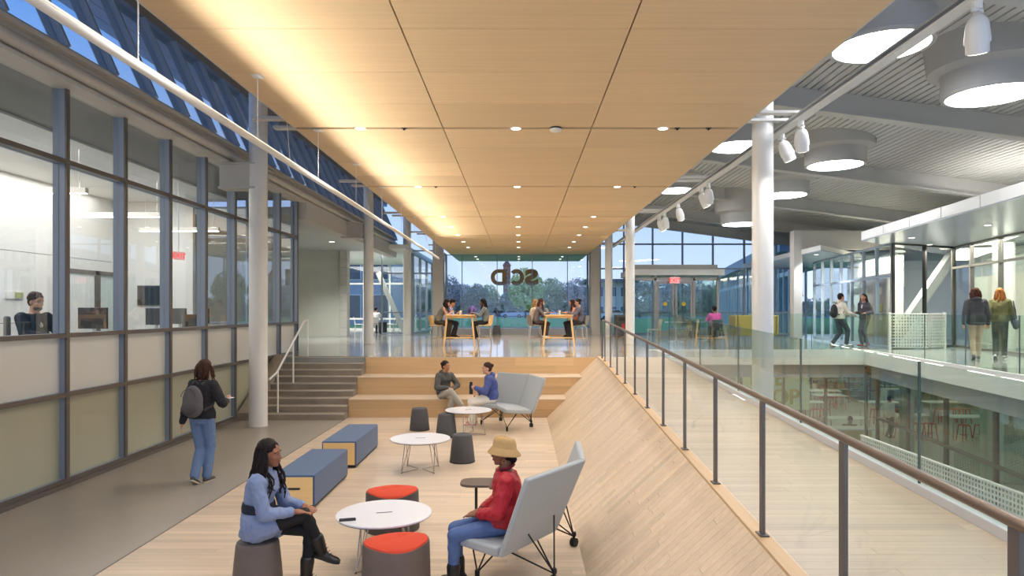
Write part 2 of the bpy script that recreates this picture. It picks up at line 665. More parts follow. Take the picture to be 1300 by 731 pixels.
# --- ramp
rp = thing('ramp', 'oak boarded ramp with steel guard rail and glass side', 'ramp', kind='structure')
mb = MB()
vs = []
for d in ds:
    z = rz_ramp(d)
    vs += [(xl_ramp(d)-0.0, d, z-0.013), (xr_ramp(d), d, z-0.013), (xr_ramp(d), d, z-0.35), (xl_ramp(d), d, z-0.35)]
obj('deck', MB().add(vs, fs), M_white, rp)
mb = MB()
plank_rows(mb, 0, 0, -2, 17.06, 0, 0.11, 9, zf=rz_ramp, xf=(lambda y: xl_ramp(y)+0.09, lambda y: xr_ramp(y)-0.02), tv=0.09)
o = obj('plank', mb, M_oak, rp); o['kind'] = 'stuff'
mb = MB()
for a, b in zip(ds, ds[1:]):
    za, zb = rz_ramp(a), rz_ramp(b)
    xa, xb = xl_ramp(a), xl_ramp(b)
    mb.hexa([(xa-0.012, a, za-0.03), (xa+0.088, a, za-0.03), (xb+0.088, b, zb-0.03), (xb-0.012, b, zb-0.03), (xa-0.012, a, za+0.012), (xa+0.088, a, za+0.012), (xb+0.088, b, zb+0.012), (xb-0.012, b, zb+0.012)])
struct('trim_1', mb, wood('oak_nosing', (206, 172, 128), 1, rough=0.4), 'oak nosing strip along the top of the plank slope', 'trim')

# --- upper floors
struct('floor_upper', MB().box(-3.85, 3.9, 17.06, 33.2, 0.9, UP), M_oak_up, 'shiny pale oak landing in front of the big end window', 'floor')
struct('floor_upper_concrete', MB().prism([(-12.5, 19.0), (-6.3, 19.0), (-6.3, 17.1), (-3.85, 17.1), (-3.85, 33.2), (-5.2, 33.2), (-5.2, 41), (-12.5, 41)], 0.9, UP), M_conc_up, 'glossy grey concrete floor of the upper landing', 'floor')
struct('floor_office', MB().box(-12.5, -6.3, -1, 19.0, 0.9, UP), mat('office_carpet', (110, 112, 114), rough=0.9), 'grey floor inside the glazed office', 'floor')
struct('floor_bridge', MB().prism([(3.9, 20.1), (10.2, 20.1), (9.0, 12.3), (7.5, 2.5), (16, 2.5), (20, 22), (20, 33.2), (3.9, 33.2)], UP-0.12, UP), M_conc_up, 'grey concrete walkway around the open void', 'floor')
fz = thing('slab_edge', 'white slab edge of the walkway around the void', 'slab edge', kind='structure')
edge = [(3.75, 20.1), (10.2, 20.1), (9.0, 12.3), (7.5, 2.5)]
mbw = MB(); mbg = MB()
for a, b in zip(edge, edge[1:]):
    A = Vector((a[0], a[1], 0)); B = Vector((b[0], b[1], 0))
    off = (B-A).cross(Vector((0, 0, 1))).normalized()
    if off.y > 0: off = -off
    if a != edge[0] and off.x > 0: off = -off
    mbw.bar(A+off*0.02+Vector((0, 0, UP-0.21)), B+off*0.02+Vector((0, 0, UP-0.21)), 0.08, 0.44)
    mbg.bar(A-off*0.2+Vector((0, 0, UP-0.62)), B-off*0.2+Vector((0, 0, UP-0.62)), 0.12, 0.40)
obj('fascia', mbw, M_white, fz)
obj('recessed_beam', mbg, M_soff, fz)
struct('floor_lower', MB().box(3.2, 36, 2, 66, -2.9, -2.7), mat('pale_vinyl', (186, 186, 180), rough=0.3), 'pale floor of the workshop level below the walkway', 'floor')
struct('wall_ramp', MB().box(3.72, 3.78, 2, 20.2, -2.7, 0.4), M_white, 'white wall below the ramp in the void', 'wall')

# --- wood ceiling: backing and panels
ce = thing('ceiling', 'maple panel ceiling hung over the lounge', 'ceiling', kind='structure')
ZC = 5.2
jx = [-3.46, -1.18, 1.10, 3.38]
mod = 4.95/4
obj('backing', MB().box(-3.42, 3.34, -1.9, 38.3, ZC+0.05, ZC+0.22), M_dark, ce)
obj('fascia', MB().box(-3.47, -3.45, -1.9, 38.3, ZC-0.002, ZC+0.26).box(3.37, 3.39, -1.9, 38.3, ZC-0.002, ZC+0.26), M_beam, ce)
rnd = random.Random(11)
d0 = 10.5-4.95*2.5
i = 0
pan_cache = {}
while d0 < 38.2:
    k = round((d0-10.5)/mod)
    ga = 0.05 if k % 4 == 0 else 0.004
    gb = 0.05 if (k+1) % 4 == 0 else 0.004
    for j in range(3):
        w = jx[j+1]-jx[j]-0.016
        ln = mod-ga-gb
        key = (round(w, 3), round(ln, 3))
        if key not in pan_cache:
            pan_cache[key] = MB().box(0, w, 0, ln, 0, 0.035).mesh('panel')
            pan_cache[key].materials.append(M_ceil)
        if d0 > 33.6:
            q = obj('panel', MB().box(0, w, 0, ln, 0, 0.035), M_soff, ce, loc=(jx[j]+0.008, d0+ga, ZC))
        else:
            q = link('panel', pan_cache[key], None, ce, (jx[j]+0.008, d0+ga, ZC))
        c = 1+rnd.gauss(0, 0.035)
        q.color = (c, c, c, 1)
    d0 += mod

# --- main roof, left overhang and right deck
rf = thing('ceiling_left', 'dark boarded roof overhang above the clerestory glazing', 'ceiling', kind='structure')
obj('roof_slab', MB().box(-8.15, 3.45, -3, 36, 8.0, 8.2), M_beam, rf)
obj('inner_lining', MB().box(-6.75, 3.45, -3, 36, 7.9, 7.98), M_beam, rf)
pm = MB().box(0, 0.27, -3, 36, 7.86, 7.99).mesh('deck_panel'); pm.materials.append(mat('overhang_board', (190, 204, 224), rough=0.6))
for k in range(4):
    link('deck_panel', pm, None, rf, (-6.98-0.29*(k+1), 0, 0.0))
ZR = lambda x: 7.65-0.13*x
dk = thing('ceiling_right', 'slotted grey metal roof deck with cross beams', 'ceiling', kind='structure')
sw = 0.118
pm = MB().hexa([(0, -3, 0), (sw, -3, -0.13*sw), (sw, 34, -0.13*sw), (0, 34, 0), (0, -3, 0.05), (sw, -3, 0.05-0.13*sw), (sw, 34, 0.05-0.13*sw), (0, 34, 0.05)]).mesh('deck_panel'); pm.materials.append(M_deck)
x = 3.2
while x < 20:
    link('deck_panel', pm, None, dk, (x, 0, ZR(x)))
    x += 0.15
obj('backing', MB().hexa([(3.2, -3, ZR(3.2)+0.06), (20, -3, ZR(20)+0.06), (20, 34, ZR(20)+0.06), (3.2, 34, ZR(3.2)+0.06), (3.2, -3, 8.1), (20, -3, 8.1), (20, 34, 8.1), (3.2, 34, 8.1)]), M_dark, dk)
for yb in (3.7, 8.8, 13.9, 19.0, 24.1, 29.2, 32.9):
    mb = MB()
    def sb(y0, y1, t0, t1):
        mb.hexa([(3.2, y0, ZR(3.2)-t1), (20, y0, ZR(20)-t1), (20, y1, ZR(20)-t1), (3.2, y1, ZR(3.2)-t1), (3.2, y0, ZR(3.2)-t0), (20, y0, ZR(20)-t0), (20, y1, ZR(20)-t0), (3.2, y1, ZR(3.2)-t0)])
    sb(yb-0.06, yb+0.06, 0.0, 0.42)
    sb(yb-0.14, yb+0.14, 0.40, 0.44)
    obj('beam', mb, M_deck, dk)

# --- left beam above the office glazing, with rounded gutter profile
tb = thing('trim_2', 'long warm grey steel beam over the office glazing', 'beam', kind='structure')
obj('web', MB().box(-6.3, -6.02, -3, 33, 5.5, 5.78), M_beam, tb)
obj('flange', MB().box(-6.34, -5.9, -3, 33, 5.77, 5.82), M_beam, tb)
obj('flange', MB().box(-6.34, -5.96, -3, 33, 5.42, 5.47), M_beam, tb)
obj('gutter', MB().tube([(-5.99, -3, 5.6), (-5.99, 33, 5.6)], 0.09, 14), M_beam, tb, smooth=True)
for yb in (14.15, 23.7):
    struct('bracket_beam', MB().box(-6.17, -5.42, yb-0.13, yb+0.13, 4.93, 5.41).box(-6.17, -5.42, yb-0.2, yb+0.2, 4.90, 4.94).box(-6.17, -5.42, yb-0.2, yb+0.2, 5.40, 5.43), M_beam,
           'steel bracket beam between the tall column at the stair foot and office wall' if yb < 20 else 'steel bracket beam between the second column and the left beam', 'beam')

# --- columns
def column(x, y, r, z0, z1, label):
    c = thing('column', label, 'column', (x, y, z0), kind='structure')
    obj('shaft', MB().cyl((0, 0, 0), (0, 0, z1-z0), r, n=40), M_col, c, smooth=True)
    obj('base_ring', MB().lathe([(r+0.012, 0), (r+0.012, 0.012), (r+0.002, 0.016)], n=40), M_beam, c, smooth=True)
column(-5.42, 14.15, 0.185, 0, 7.9, 'tall white column at the foot of the concrete stair')
column(-5.25, 23.7, 0.17, UP, 7.9, 'white column on the concrete landing above the stair')
column(-5.32, 32.2, 0.185, UP, 7.9, 'white column close to the left end window')
column(3.84, 10.8, 0.162, -2.7, 7.2, 'thick white column rising through the void beside the ramp glass')
column(3.76, 23.3, 0.155, UP, 7.2, 'white column at the head of the ramp')
column(3.84, 29.5, 0.16, UP, 7.2, 'white column beside the dark litter bin')

# --- generic glazed screen: posts, rails and one pane per cell
def glazed(name, A, B, ts, zs, label, pane_m, mw=0.06, mdp=0.12, frame=None, face=None, rails=True, skip=(), pane_t=0.012, z_top=None, rw=None):
    """A, B plan points; ts positions along A-B in metres; zs rail heights; pane_m one material per row"""
    A = Vector((A[0], A[1], 0)); B = Vector((B[0], B[1], 0))
    d = (B-A).normalized()
    frame = frame or M_frame
    w = thing(name, label, 'window', (A.x, A.y, 0), math.atan2(d.y, d.x), kind='structure')
    rw = rw or mw
    zt = (lambda t: zs[-1]) if z_top is None else z_top
    for t in ts:
        m_ = obj('mullion', MB().box(t-mw/2, t+mw/2, -mdp/2, mdp/2, zs[0], zt(t)), frame, w)
        if face is not None:
            obj('cover_cap', MB().box(t-mw/2-0.008, t+mw/2+0.008, face[1]*mdp/2, face[1]*(mdp/2+0.025), zs[0], zt(t)), face[0], m_)
    if rails:
        for i, z in enumerate(zs):
            if i == len(zs)-1 and z_top is not None:
                m_ = obj('transom', MB().hexa([(ts[0], -mdp/2, zt(ts[0])-rw), (ts[-1], -mdp/2, zt(ts[-1])-rw), (ts[-1], mdp/2, zt(ts[-1])-rw), (ts[0], mdp/2, zt(ts[0])-rw), (ts[0], -mdp/2, zt(ts[0])), (ts[-1], -mdp/2, zt(ts[-1])), (ts[-1], mdp/2, zt(ts[-1])), (ts[0], mdp/2, zt(ts[0]))]), frame, w)
            else:
                m_ = obj('transom', MB().box(ts[0], ts[-1], -mdp/2+0.005, mdp/2-0.005, z-rw/2, z+rw/2), frame, w)
            if face is not None:
                obj('cover_cap', MB().box(ts[0], ts[-1], face[1]*(mdp/2-0.005), face[1]*(mdp/2+0.02), z-rw/2-0.004, z+rw/2+0.004), face[0], m_)
    for i in range(len(ts)-1):
        for j in range(len(zs)-1):
            if (i, j) in skip or pane_m[j] is None: continue
            a, b = ts[i]+mw/2, ts[i+1]-mw/2
            z0, z1 = zs[j]+rw/2, zs[j+1]-rw/2
            if j == len(zs)-2 and z_top is not None:
                p = [(a, -pane_t/2, z0), (b, -pane_t/2, z0), (b, pane_t/2, z0), (a, pane_t/2, z0), (a, -pane_t/2, zt(a)-rw), (b, -pane_t/2, zt(b)-rw), (b, pane_t/2, zt(b)-rw), (a, pane_t/2, zt(a)-rw)]
                obj('pane', MB().hexa(p), pane_m[j], w)
            else:
                obj('pane', MB().box(a, b, -pane_t/2, pane_t/2, z0, z1), pane_m[j], w)
    return w

M_frost = mat('frosted_white_glass', (226, 226, 218), rough=0.22, var=0.03, vs=0.5)
M_frostg = mat('frosted_green_glass', (178, 178, 156), rough=0.16, var=0.06, vs=0.5)
mts = [9.33+1.383*k+3 for k in range(-8, 8)]
glazed('window_1', (-6.28, -3), (-6.28, 19.1), mts, [0.08, 1.25, 2.06, 4.43, 5.5], 'tall office glazing over frosted panels along the aisle', [M_frostg, M_frost, M_glass_o, M_glass_o], mw=0.055, mdp=0.17, frame=M_fin, face=(M_frame, -1))
struct('baseboard_left', MB().box(-6.36, -6.13, -3, 19.05, 0, 0.06), M_frame, 'low brown metal kerb under the frosted office panels', 'baseboard')
glazed('window_2', (-6.28, 19.0), (-9.0, 19.0), [0.05, 1.3, 2.65], [UP, 2.06, 4.43, 5.5], 'glazed return wall at the end of the office', [M_frost, M_glass_o, M_glass_o], mw=0.055, mdp=0.12, frame=M_fin)

# --- sloped clerestory above the beam
cl = thing('window_3', 'outward leaning clerestory glazing with deep blue grey fins', 'window', kind='structure')
cb = Vector((-5.97, 0, 5.82)); ct = Vector((-6.78, 0, 7.63))
cn = Vector((ct.z-cb.z, 0, cb.x-ct.x)).normalized()      # into the hall
yf = 0.26
ys = []
while yf < 33:
    ys.append(yf)
    yf += 1.083
fm = None
for y in ys:
    a = cb+Vector((0, y, 0)); b = ct+Vector((0, y, 0))
    o_ = -cn*0.10
    e = Vector((0, 0.03, 0))
    obj('fin', MB().hexa([a+o_-e, a-o_-e, a-o_+e, a+o_+e, b+o_-e, b-o_-e, b-o_+e, b+o_+e]), M_fin, cl)
for a, b in zip(ys, ys[1:]):
    e = cn*0.006
    p = [cb+Vector((0, a+.03, 0))-e, cb+Vector((0, a+.03, 0))+e, cb+Vector((0, b-.03, 0))+e, cb+Vector((0, b-.03, 0))-e,
         ct+Vector((0, a+.03, 0))-e, ct+Vector((0, a+.03, 0))+e, ct+Vector((0, b-.03, 0))+e, ct+Vector((0, b-.03, 0))-e]
    obj('pane', MB().hexa(p), M_glass, cl)
obj('head_rail', MB().box(-6.98, -6.66, -3, 33, 7.62, 7.92), mat('head_beam_paint', (128, 130, 132), rough=0.5), cl)
obj('sill_rail', MB().box(-6.06, -5.92, -3, 33, 5.81, 5.85), M_fin, cl)

# --- end wall
glazed('window_4', (-6.75, 33.2), (-3.95, 33.2), [0.05, 1.42, 2.75], [UP+0.06, 2.3, 4.2, 5.3, 7.8], 'tall end window beside the lounge bay', [M_glass]*4, mw=0.06, mdp=0.14, frame=M_fin)
bay = thing('wall_back', 'grey pilasters, sill bench and return framing the big bay window', 'wall', kind='structure')
for x0, x1 in ((-4.2, -3.72), (3.42, 3.86)):
    obj('pilaster', MB().box(x0, x1, 32.9, 33.4, UP, 7.8), M_beam, bay)
obj('sill_bench', MB().box(-3.75, 3.45, 32.9, 34.5, UP, 1.54), M_soff, bay)
obj('header', MB().box(-3.72, 3.42, 33.1, 33.3, ZC+0.27, 7.8), M_beam, bay)
glazed('window_5', (-3.72, 34.5), (3.42, 34.5), [0.03, 0.80, 2.57, 4.35, 6.12, 7.11], [1.54, ZC], 'broad bay window looking onto the lawn', [M_glass], mw=0.035, mdp=0.10, frame=M_fin)
for x in (-3.72, 3.42):
    glazed('window_6' if x < 0 else 'window_7', (x, 33.3), (x, 34.5), [0.05, 1.15], [1.54, ZC], 'narrow side pane of the bay, ' + ('next to the tall left end window' if x < 0 else 'next to the ramp side pilaster'), [M_glass], mw=0.05, mdp=0.08, frame=M_fin)
xs_r = [3.9, 5.05, 6.45, 7.9, 9.38, 10.9, 12.45, 13.9]
glazed('window_8', (0, 33.2), (20, 33.2), xs_r, [UP+0.04, 2.3, 4.43, 5.62, 7.2], 'wide end curtain wall above and around the glass vestibule', [M_glass]*4, mw=0.07, mdp=0.14, frame=M_fin, z_top=lambda t: 7.62-0.13*t-0.1)

# --- left recess: soffit, grey wall, block pier and lounge beyond
struct('ceiling_recess', MB().prism([(-12.5, 19.1), (-6.34, 19.1), (-6.34, 31), (-12.5, 31)], 5.09, 5.3), mat('recess_soffit_paint', (188, 192, 192), rough=0.5), 'pale grey soffit over the recess behind the stair', 'ceiling')
struct('trim_3', MB().box(-6.34, -5.96, 19.1, 33, 4.95, 5.42), M_beam, 'grey downstand edge of the recess soffit', 'trim')
struct('wall_recess', MB().box(-12.5, -8.05, 30.7, 30.95, UP, 5.09), M_wallg, 'plain grey green wall behind the stair landing', 'wall')
struct('wall_recess_side', MB().box(-12.6, -12.5, 19.0, 41, UP, 5.3), M_wallg, 'plain grey side wall of the recess', 'wall')
pier = thing('wall_pier', 'stacked block pier at the end of the grey wall', 'wall', kind='structure')
for k in range(10):
    obj('block', MB().box(-8.05, -7.72, 30.5, 31.0, UP+k*0.385+0.004, UP+(k+1)*0.385-0.004), M_block, pier, bevel=0.006, seg=1)
struct('ceiling_cafe', MB().box(-12.5, -5.2, 31, 41.5, 5.2, 5.4), M_wallw, 'white ceiling over the side lounge', 'ceiling')
glazed('window_9', (-12.5, 41), (-5.2, 41), [0.05, 1.6, 3.15, 4.7, 6.25, 7.25], [UP+0.05, 1.9, 4.0, 5.2], 'far window of the side lounge', [M_glass]*3, mw=0.10, mdp=0.14, frame=M_white)
glazed('window_10', (-5.25, 33.4), (-5.25, 41), [0.05, 2.5, 5.0, 7.5], [UP+0.05, 5.2], 'side window of the lounge next to the lawn', [M_glass], mw=0.10, mdp=0.14, frame=M_fin)
struct('brace', MB().bar((-7.1, 34.2, 4.3), (-5.75, 34.2, UP), 0.22, 0.22), M_white, 'white diagonal brace in the side lounge', 'brace')

# --- office interior shell
struct('ceiling_office', MB().box(-12.5, -7.93, -1, 19, 5.42, 5.6), M_wallw, 'white office ceiling', 'ceiling')
struct('trim_4', MB().box(-7.93, -6.36, -1, 19, 5.46, 5.6), mat('cove_paint', (128, 126, 122), rough=0.6), 'grey lowered strip of office ceiling along the glass', 'trim')
wo = thing('wall_left', 'white panelled back wall of the office', 'wall', kind='structure')
yy = [-1, 4.2, 9.4, 14.55, 19.0]
for i in range(4):
    for z0, z1 in ((UP, 2.12), (2.12, 3.72), (3.72, 5.42)):
        if i == 3 and z0 < 3.7:
            obj('panel', MB().box(-11.3, -11.2, yy[i]+0.006, 16.7, z0+0.006, z1-0.006), M_wallw, wo)
            if z1 > 3: obj('panel', MB().box(-11.3, -11.2, 16.7, 19.0, 3.44, 3.714), M_wallw, wo)
            continue
        obj('panel', MB().box(-11.3, -11.2, yy[i]+0.006, yy[i+1]-0.006, z0+0.006, z1-0.006), M_wallw, wo)
obj('backing', MB().box(-11.4, -11.29, -1, 19.0, UP, 5.42), M_dark, wo)
struct('wall_office_end', MB().box(-12.5, -9.1, 19.0, 19.15, UP, 5.42), M_wallw, 'white end wall of the office', 'wall')
struct('wall_office_front', MB().box(-12.5, -6.3, -1.15, -1, UP, 5.42), M_wallw, 'white front wall of the office outside the view', 'wall')
# =================================================================== LAMPS AND CEILING FITTINGS
# --- long pendant tube under the left edge of the wood ceiling (lights the ceiling)
TX, TZ = -3.13, 4.40
t = thing('pendant_tube_light', 'long white tube light hung on thin cables along the ceiling edge', 'light', (TX, 0, TZ))
obj('tube', MB().tube([(0, 1.0, 0), (0, 26.3, 0)], 0.037, 16), M_white, t, smooth=True)
obj('lamp_strip', MB().box(-0.012, 0.022, 1.1, 26.2, 0.03, 0.041), glow('tube_strip', (255, 240, 214), 1.5), t)
for y in (3.2, 5.6, 8.15, 10.6, 13.05, 15.5, 18.0, 20.4, 22.9, 25.3):
    c = obj('cable', MB().tube([(0, y, 0.03), (0, y, ZC-TZ)], 0.006, 6), M_white, t)
    obj('canopy', MB().box(-0.06, 0.06, y-0.06, y+0.06, ZC-TZ-0.015, ZC-TZ), M_white, c)
for y in (4.3, 9.3, 14.3, 19.3, 24.2):
    obj('stay_wire', MB().tube([(0, y, 0.02), (-0.45, y+1.2, ZC-TZ+0.1)], 0.005, 6), M_white, t)
for k in range(5):
    q = lamp('tube_uplight', 'AREA', (0.03, 3.4+5*k, 0.07), 47, (255, 250, 240), parent=t, shape='RECTANGLE', size=0.05, size_y=4.9, spread=R(118))
    q.rotation_euler = (0, math.atan2(-0.80, -0.60), 0)

# --- track beam right of the wood ceiling
KX, KZ = 4.2, 5.30
t = thing('track_beam', 'white box track with cross arms carrying the spotlights', 'track', (KX, 0, KZ))
obj('rail', MB().box(-0.062, 0.062, -1, 31, -0.05, 0.05), M_white, t)
obj('shaded_slot', MB().box(-0.066, -0.06, -1, 31, -0.02, 0.02), M_soff, t)  # grey strip: shade of this track face put into its colour
for k in range(-1, 5):
    y = 10.5+4.95*k
    obj('arm', MB().box(-0.95, 0.06, y-0.30, y-0.16, 0.05, 0.09), M_white, t)
    obj('arm', MB().box(-1.15, 0.02, y+0.12, y+0.26, 0.05, 0.09), M_white, t)
t = thing('arm_bracket', 'short white arms between wood ceiling and column on the aisle side', 'bracket', (0, 0, ZC))
for k in range(-1, 5):
    y = 10.5+4.95*k
    obj('arm', MB().box(-4.02, -3.472, y-0.28, y-0.16, 0.06, 0.11), M_beam, t)
    obj('arm', MB().box(-3.85, -3.472, y+0.14, y+0.28, 0.04, 0.08), M_beam, t)

def spot_head():
    r = thing('spotlight', '', 'spotlight')
    obj('yoke', MB().cyl((0, 0, 0), (0, 0, -0.06), 0.035, n=14).box(-0.05, 0.05, -0.012, 0.012, -0.08, -0.055), M_white, r)
    obj('knuckle', MB().ell((0, 0, -0.10), (0.032, 0.032, 0.032)), M_beam, r, smooth=True)
    d = Vector((0.35, 0.28, -0.89)).normalized()
    a = Vector((0, 0, -0.10))
    c = obj('can', MB().tube([a, a+d*0.03, a+d*0.06, a+d*0.17, a+d*0.20, a+d*0.20, a+d*0.27], [0.035, 0.062, 0.075, 0.088, 0.088, 0.078, 0.078], 20), M_white, r, smooth=True, angle=35)
    obj('lens', MB().tube([a+d*0.262, a+d*0.275], [0.066, 0.066], 20), glow('spot_lens', (255, 250, 240), 5.0), c)
    return r, d
sp0, spd = spot_head()
used = False
spots = [(6.3, 0.3, 'spotlight standing alone at the near end of the white track'), (10.25, 0.4, 'front spotlight of the pair beside the thick column'), (11.0, -0.5, 'rear spotlight of the pair beside the thick column'),
         (15.3, 0.5, 'front spotlight of the second track pair'), (15.9, -0.4, 'rear spotlight of the second track pair'),
         (19.9, 0.4, 'front spotlight of the third track pair'), (20.7, -0.4, 'rear spotlight of the third track pair'), (18.2, 0.1, 'single spotlight between the second and third track pairs')]
for y, rz, lb in spots:
    r = sp0 if not used else copy_tree(sp0)
    used = True
    r.location = (KX+0.02, y, KZ-0.05)
    r.rotation_euler = (0, 0, rz)
    r.scale = (1.25, 1.25, 1.25)
    tag(r, lb, 'spotlight', 'track spotlights')
    aim = (-0.45, 0.1, -0.9) if y < 12 else (-0.3, 0.0, -0.95)
    lamp('spot_beam', 'SPOT', (KX-0.02, y, KZ-0.52), 130, (255, 252, 248), aim=aim, spot_size=R(80), spot_blend=0.7, shadow_soft_size=0.07)

# --- recessed downlights in the gaps of the wood ceiling
def downlight():
    r = thing('downlight', '', 'downlight')
    obj('trim_ring', MB().lathe([(0.075, -0.004), (0.09, -0.004), (0.09, 0.004), (0.075, 0.004)], n=20, ring=True), M_white, r)
    obj('lens', MB().lathe([(0.001, -0.006), (0.07, -0.006), (0.07, 0.0), (0.001, 0.0)], n=20), M_lens, r)
    return r
dl0 = downlight()
dused = False
for row, y in enumerate((0.6, 5.55, 10.5, 15.45, 20.4, 22.9, 25.35, 27.8, 30.3, 35.5, 37.2)):
    for ci, x in enumerate((-2.3, -0.06, 2.2)):
        if y == 10.5 and ci == 0: x = -2.45
        r = dl0 if not dused else copy_tree(dl0)
        dused = True
        r.location = (x, y, ZC-0.004)
        where = 'outside the bay window' if y > 34 else 'in the wood ceiling'
        side = ('on the tube light side', 'along the middle', 'on the spotlight track side')[ci]
        ords = ('ninth', 'eighth', 'seventh', 'sixth', 'fifth', 'fourth', 'third', 'second', 'first', 'first', 'second')
        if y > 34:
            lb = 'outdoor soffit downlight '+side+', '+ords[row]+' row past the bay glass'
        else:
            lb = 'ceiling downlight '+side+', '+ords[row]+' row from the bay window'
        tag(r, lb, 'downlight', 'downlights outside the bay window' if y > 34 else 'downlights in the wood ceiling')
        if y < 31:
            lamp('downlight_beam', 'SPOT', (x, y, ZC-0.03), 190 if y < 21 else 120, (255, 252, 248), aim=(0, 0, -1), spot_size=R(150), spot_blend=0.8, shadow_soft_size=0.06)
s = thing('smoke_detector', 'white round smoke detector on the wood ceiling', 'detector', (0.55, 10.46, ZC))
obj('base', MB().lathe([(0.085, -0.02), (0.09, 0)], n=24), M_black, s)
obj('cover', MB().lathe([(0.05, -0.065), (0.085, -0.055), (0.095, -0.03), (0.08, -0.02)], n=24), M_white, s, smooth=True)
for i, (x, y) in enumerate(((-1.78, 10.5), (2.42, 10.5), (2.9, 10.5), (-1.9, 15.45), (2.6, 15.45))):
    q = thing('sprinkler', 'tiny dark ' + ('sprinkler head' if i != 2 else 'speaker plate') + ' in the ceiling gap ' + ('left of the first downlights', 'right of the first downlights', 'near the track arms', 'left of the second downlights', 'right of the second downlights')[i], 'sprinkler', (x, y, ZC))
    obj('plate', MB().lathe([(0.045, -0.004), (0.045, 0.006)], n=14), M_black, q)
    obj('head', MB().lathe([(0.012, -0.03), (0.02, -0.026), (0.012, -0.004)], n=10), M_black, q)

# --- drum skylights in the metal deck
M_drum = mat('drum_paint', (176, 175, 170), rough=0.5, var=0.02)
M_sky_lens = glow('skylight_lens', (250, 250, 255), 24.0)
def skylight(x, y, z, d, label):
    r = thing('drum_skylight', label, 'skylight', (x, y, z), group='round drum skylights in the metal deck')
    h = ZR(x)-z+0.12
    R0 = d/2
    obj('drum', MB().lathe([(R0+0.02, 0.0), (R0+0.07, 0.03), (R0+0.07, 0.32), (R0+0.09, 0.36), (R0+0.26, 0.42), (R0+0.32, h)], n=48), M_drum, r, smooth=True, angle=30)
    obj('rim', MB().lathe([(R0, -0.01), (R0+0.06, -0.01), (R0+0.072, 0.03), (R0, 0.03)], n=48, ring=True), M_drum, r, smooth=True, angle=30)
    obj('lens', MB().lathe([(0.01, -0.004), (R0, -0.004), (R0, 0.004), (0.01, 0.004)], n=48), M_sky_lens, r)
skylight(5.2, 9.84, 6.20, 1.27, 'lit drum skylight crossed by the white track')
skylight(7.62, 11.05, 5.88, 1.27, 'big drum skylight near the roof beam end')
skylight(7.8, 16.9, 5.99, 1.27, 'drum skylight right of the thick column')
skylight(5.2, 16.3, 6.30, 1.27, 'drum skylight half hidden behind the thick column top')
skylight(7.73, 20.0, 5.77, 1.25, 'lower drum skylight just behind the thick column')
skylight(5.2, 22.8, 6.40, 1.2, 'drum skylight beside the edge of the wood ceiling')
skylight(7.95, 24.6, 5.5, 1.25, 'drum skylight close to the end curtain wall')

# --- office linear lights
M_bar = glow('bar_light', (255, 252, 246), 9.0)
def bar_light(D, x0, x1, z, label):
    r = thing('bar_light', label, 'light', (x1, D, z))
    L = x1-x0
    obj('housing', MB().box(-L, 0, -0.05, 0.05, 0.0, 0.10), M_white, r)
    obj('diffuser', MB().box(-L+0.02, -0.02, -0.045, 0.045, -0.012, 0.0), M_bar, r)
    for x in (-0.15, -L+0.15):
        obj('cable', MB().cyl((x, 0, 0.1), (x, 0, 5.4-z), 0.006, n=6), M_white, r)
bar_light(12.7, -10.4, -8.05, 4.58, 'linear office light above the seated man')
bar_light(15.9, -10.4, -8.3, 4.58, 'linear office light above the monitors')
bar_light(18.5, -10.3, -8.15, 4.55, 'linear office light near the exit sign')
bar_light(9.5, -10.4, -8.05, 4.58, 'linear office light at the near end of the office')
bar_light(5.5, -10.4, -8.05, 4.58, 'linear office light outside the view at the office front')
lamp('office_cove', 'AREA', (-9.6, 10, 5.38), 560, (255, 250, 244), aim=(0, 0, -1), shape='RECTANGLE', size=3.0, size_y=16)
# --- recess and side lounge lamps
r = thing('downlight', 'round downlight in the pale recess soffit', 'downlight', (-7.35, 26.7, 5.085))
obj('lens', MB().lathe([(0.001, -0.008), (0.1, -0.008), (0.1, 0.0), (0.001, 0.0)], n=20), M_lens, r)
obj('trim_ring', MB().lathe([(0.1, -0.01), (0.125, -0.01), (0.125, 0.0), (0.1, 0.0)], n=20, ring=True), M_white, r)
lamp('recess_beam', 'SPOT', (-7.35, 26.7, 5.0), 900, (255, 252, 244), aim=(0, 0.1, -1), spot_size=R(130), spot_blend=0.7, shadow_soft_size=0.1)
lamp('cafe_beam', 'AREA', (-8.5, 36, 5.15), 600, (255, 252, 246), aim=(0, 0, -1), shape='RECTANGLE', size=5, size_y=6)
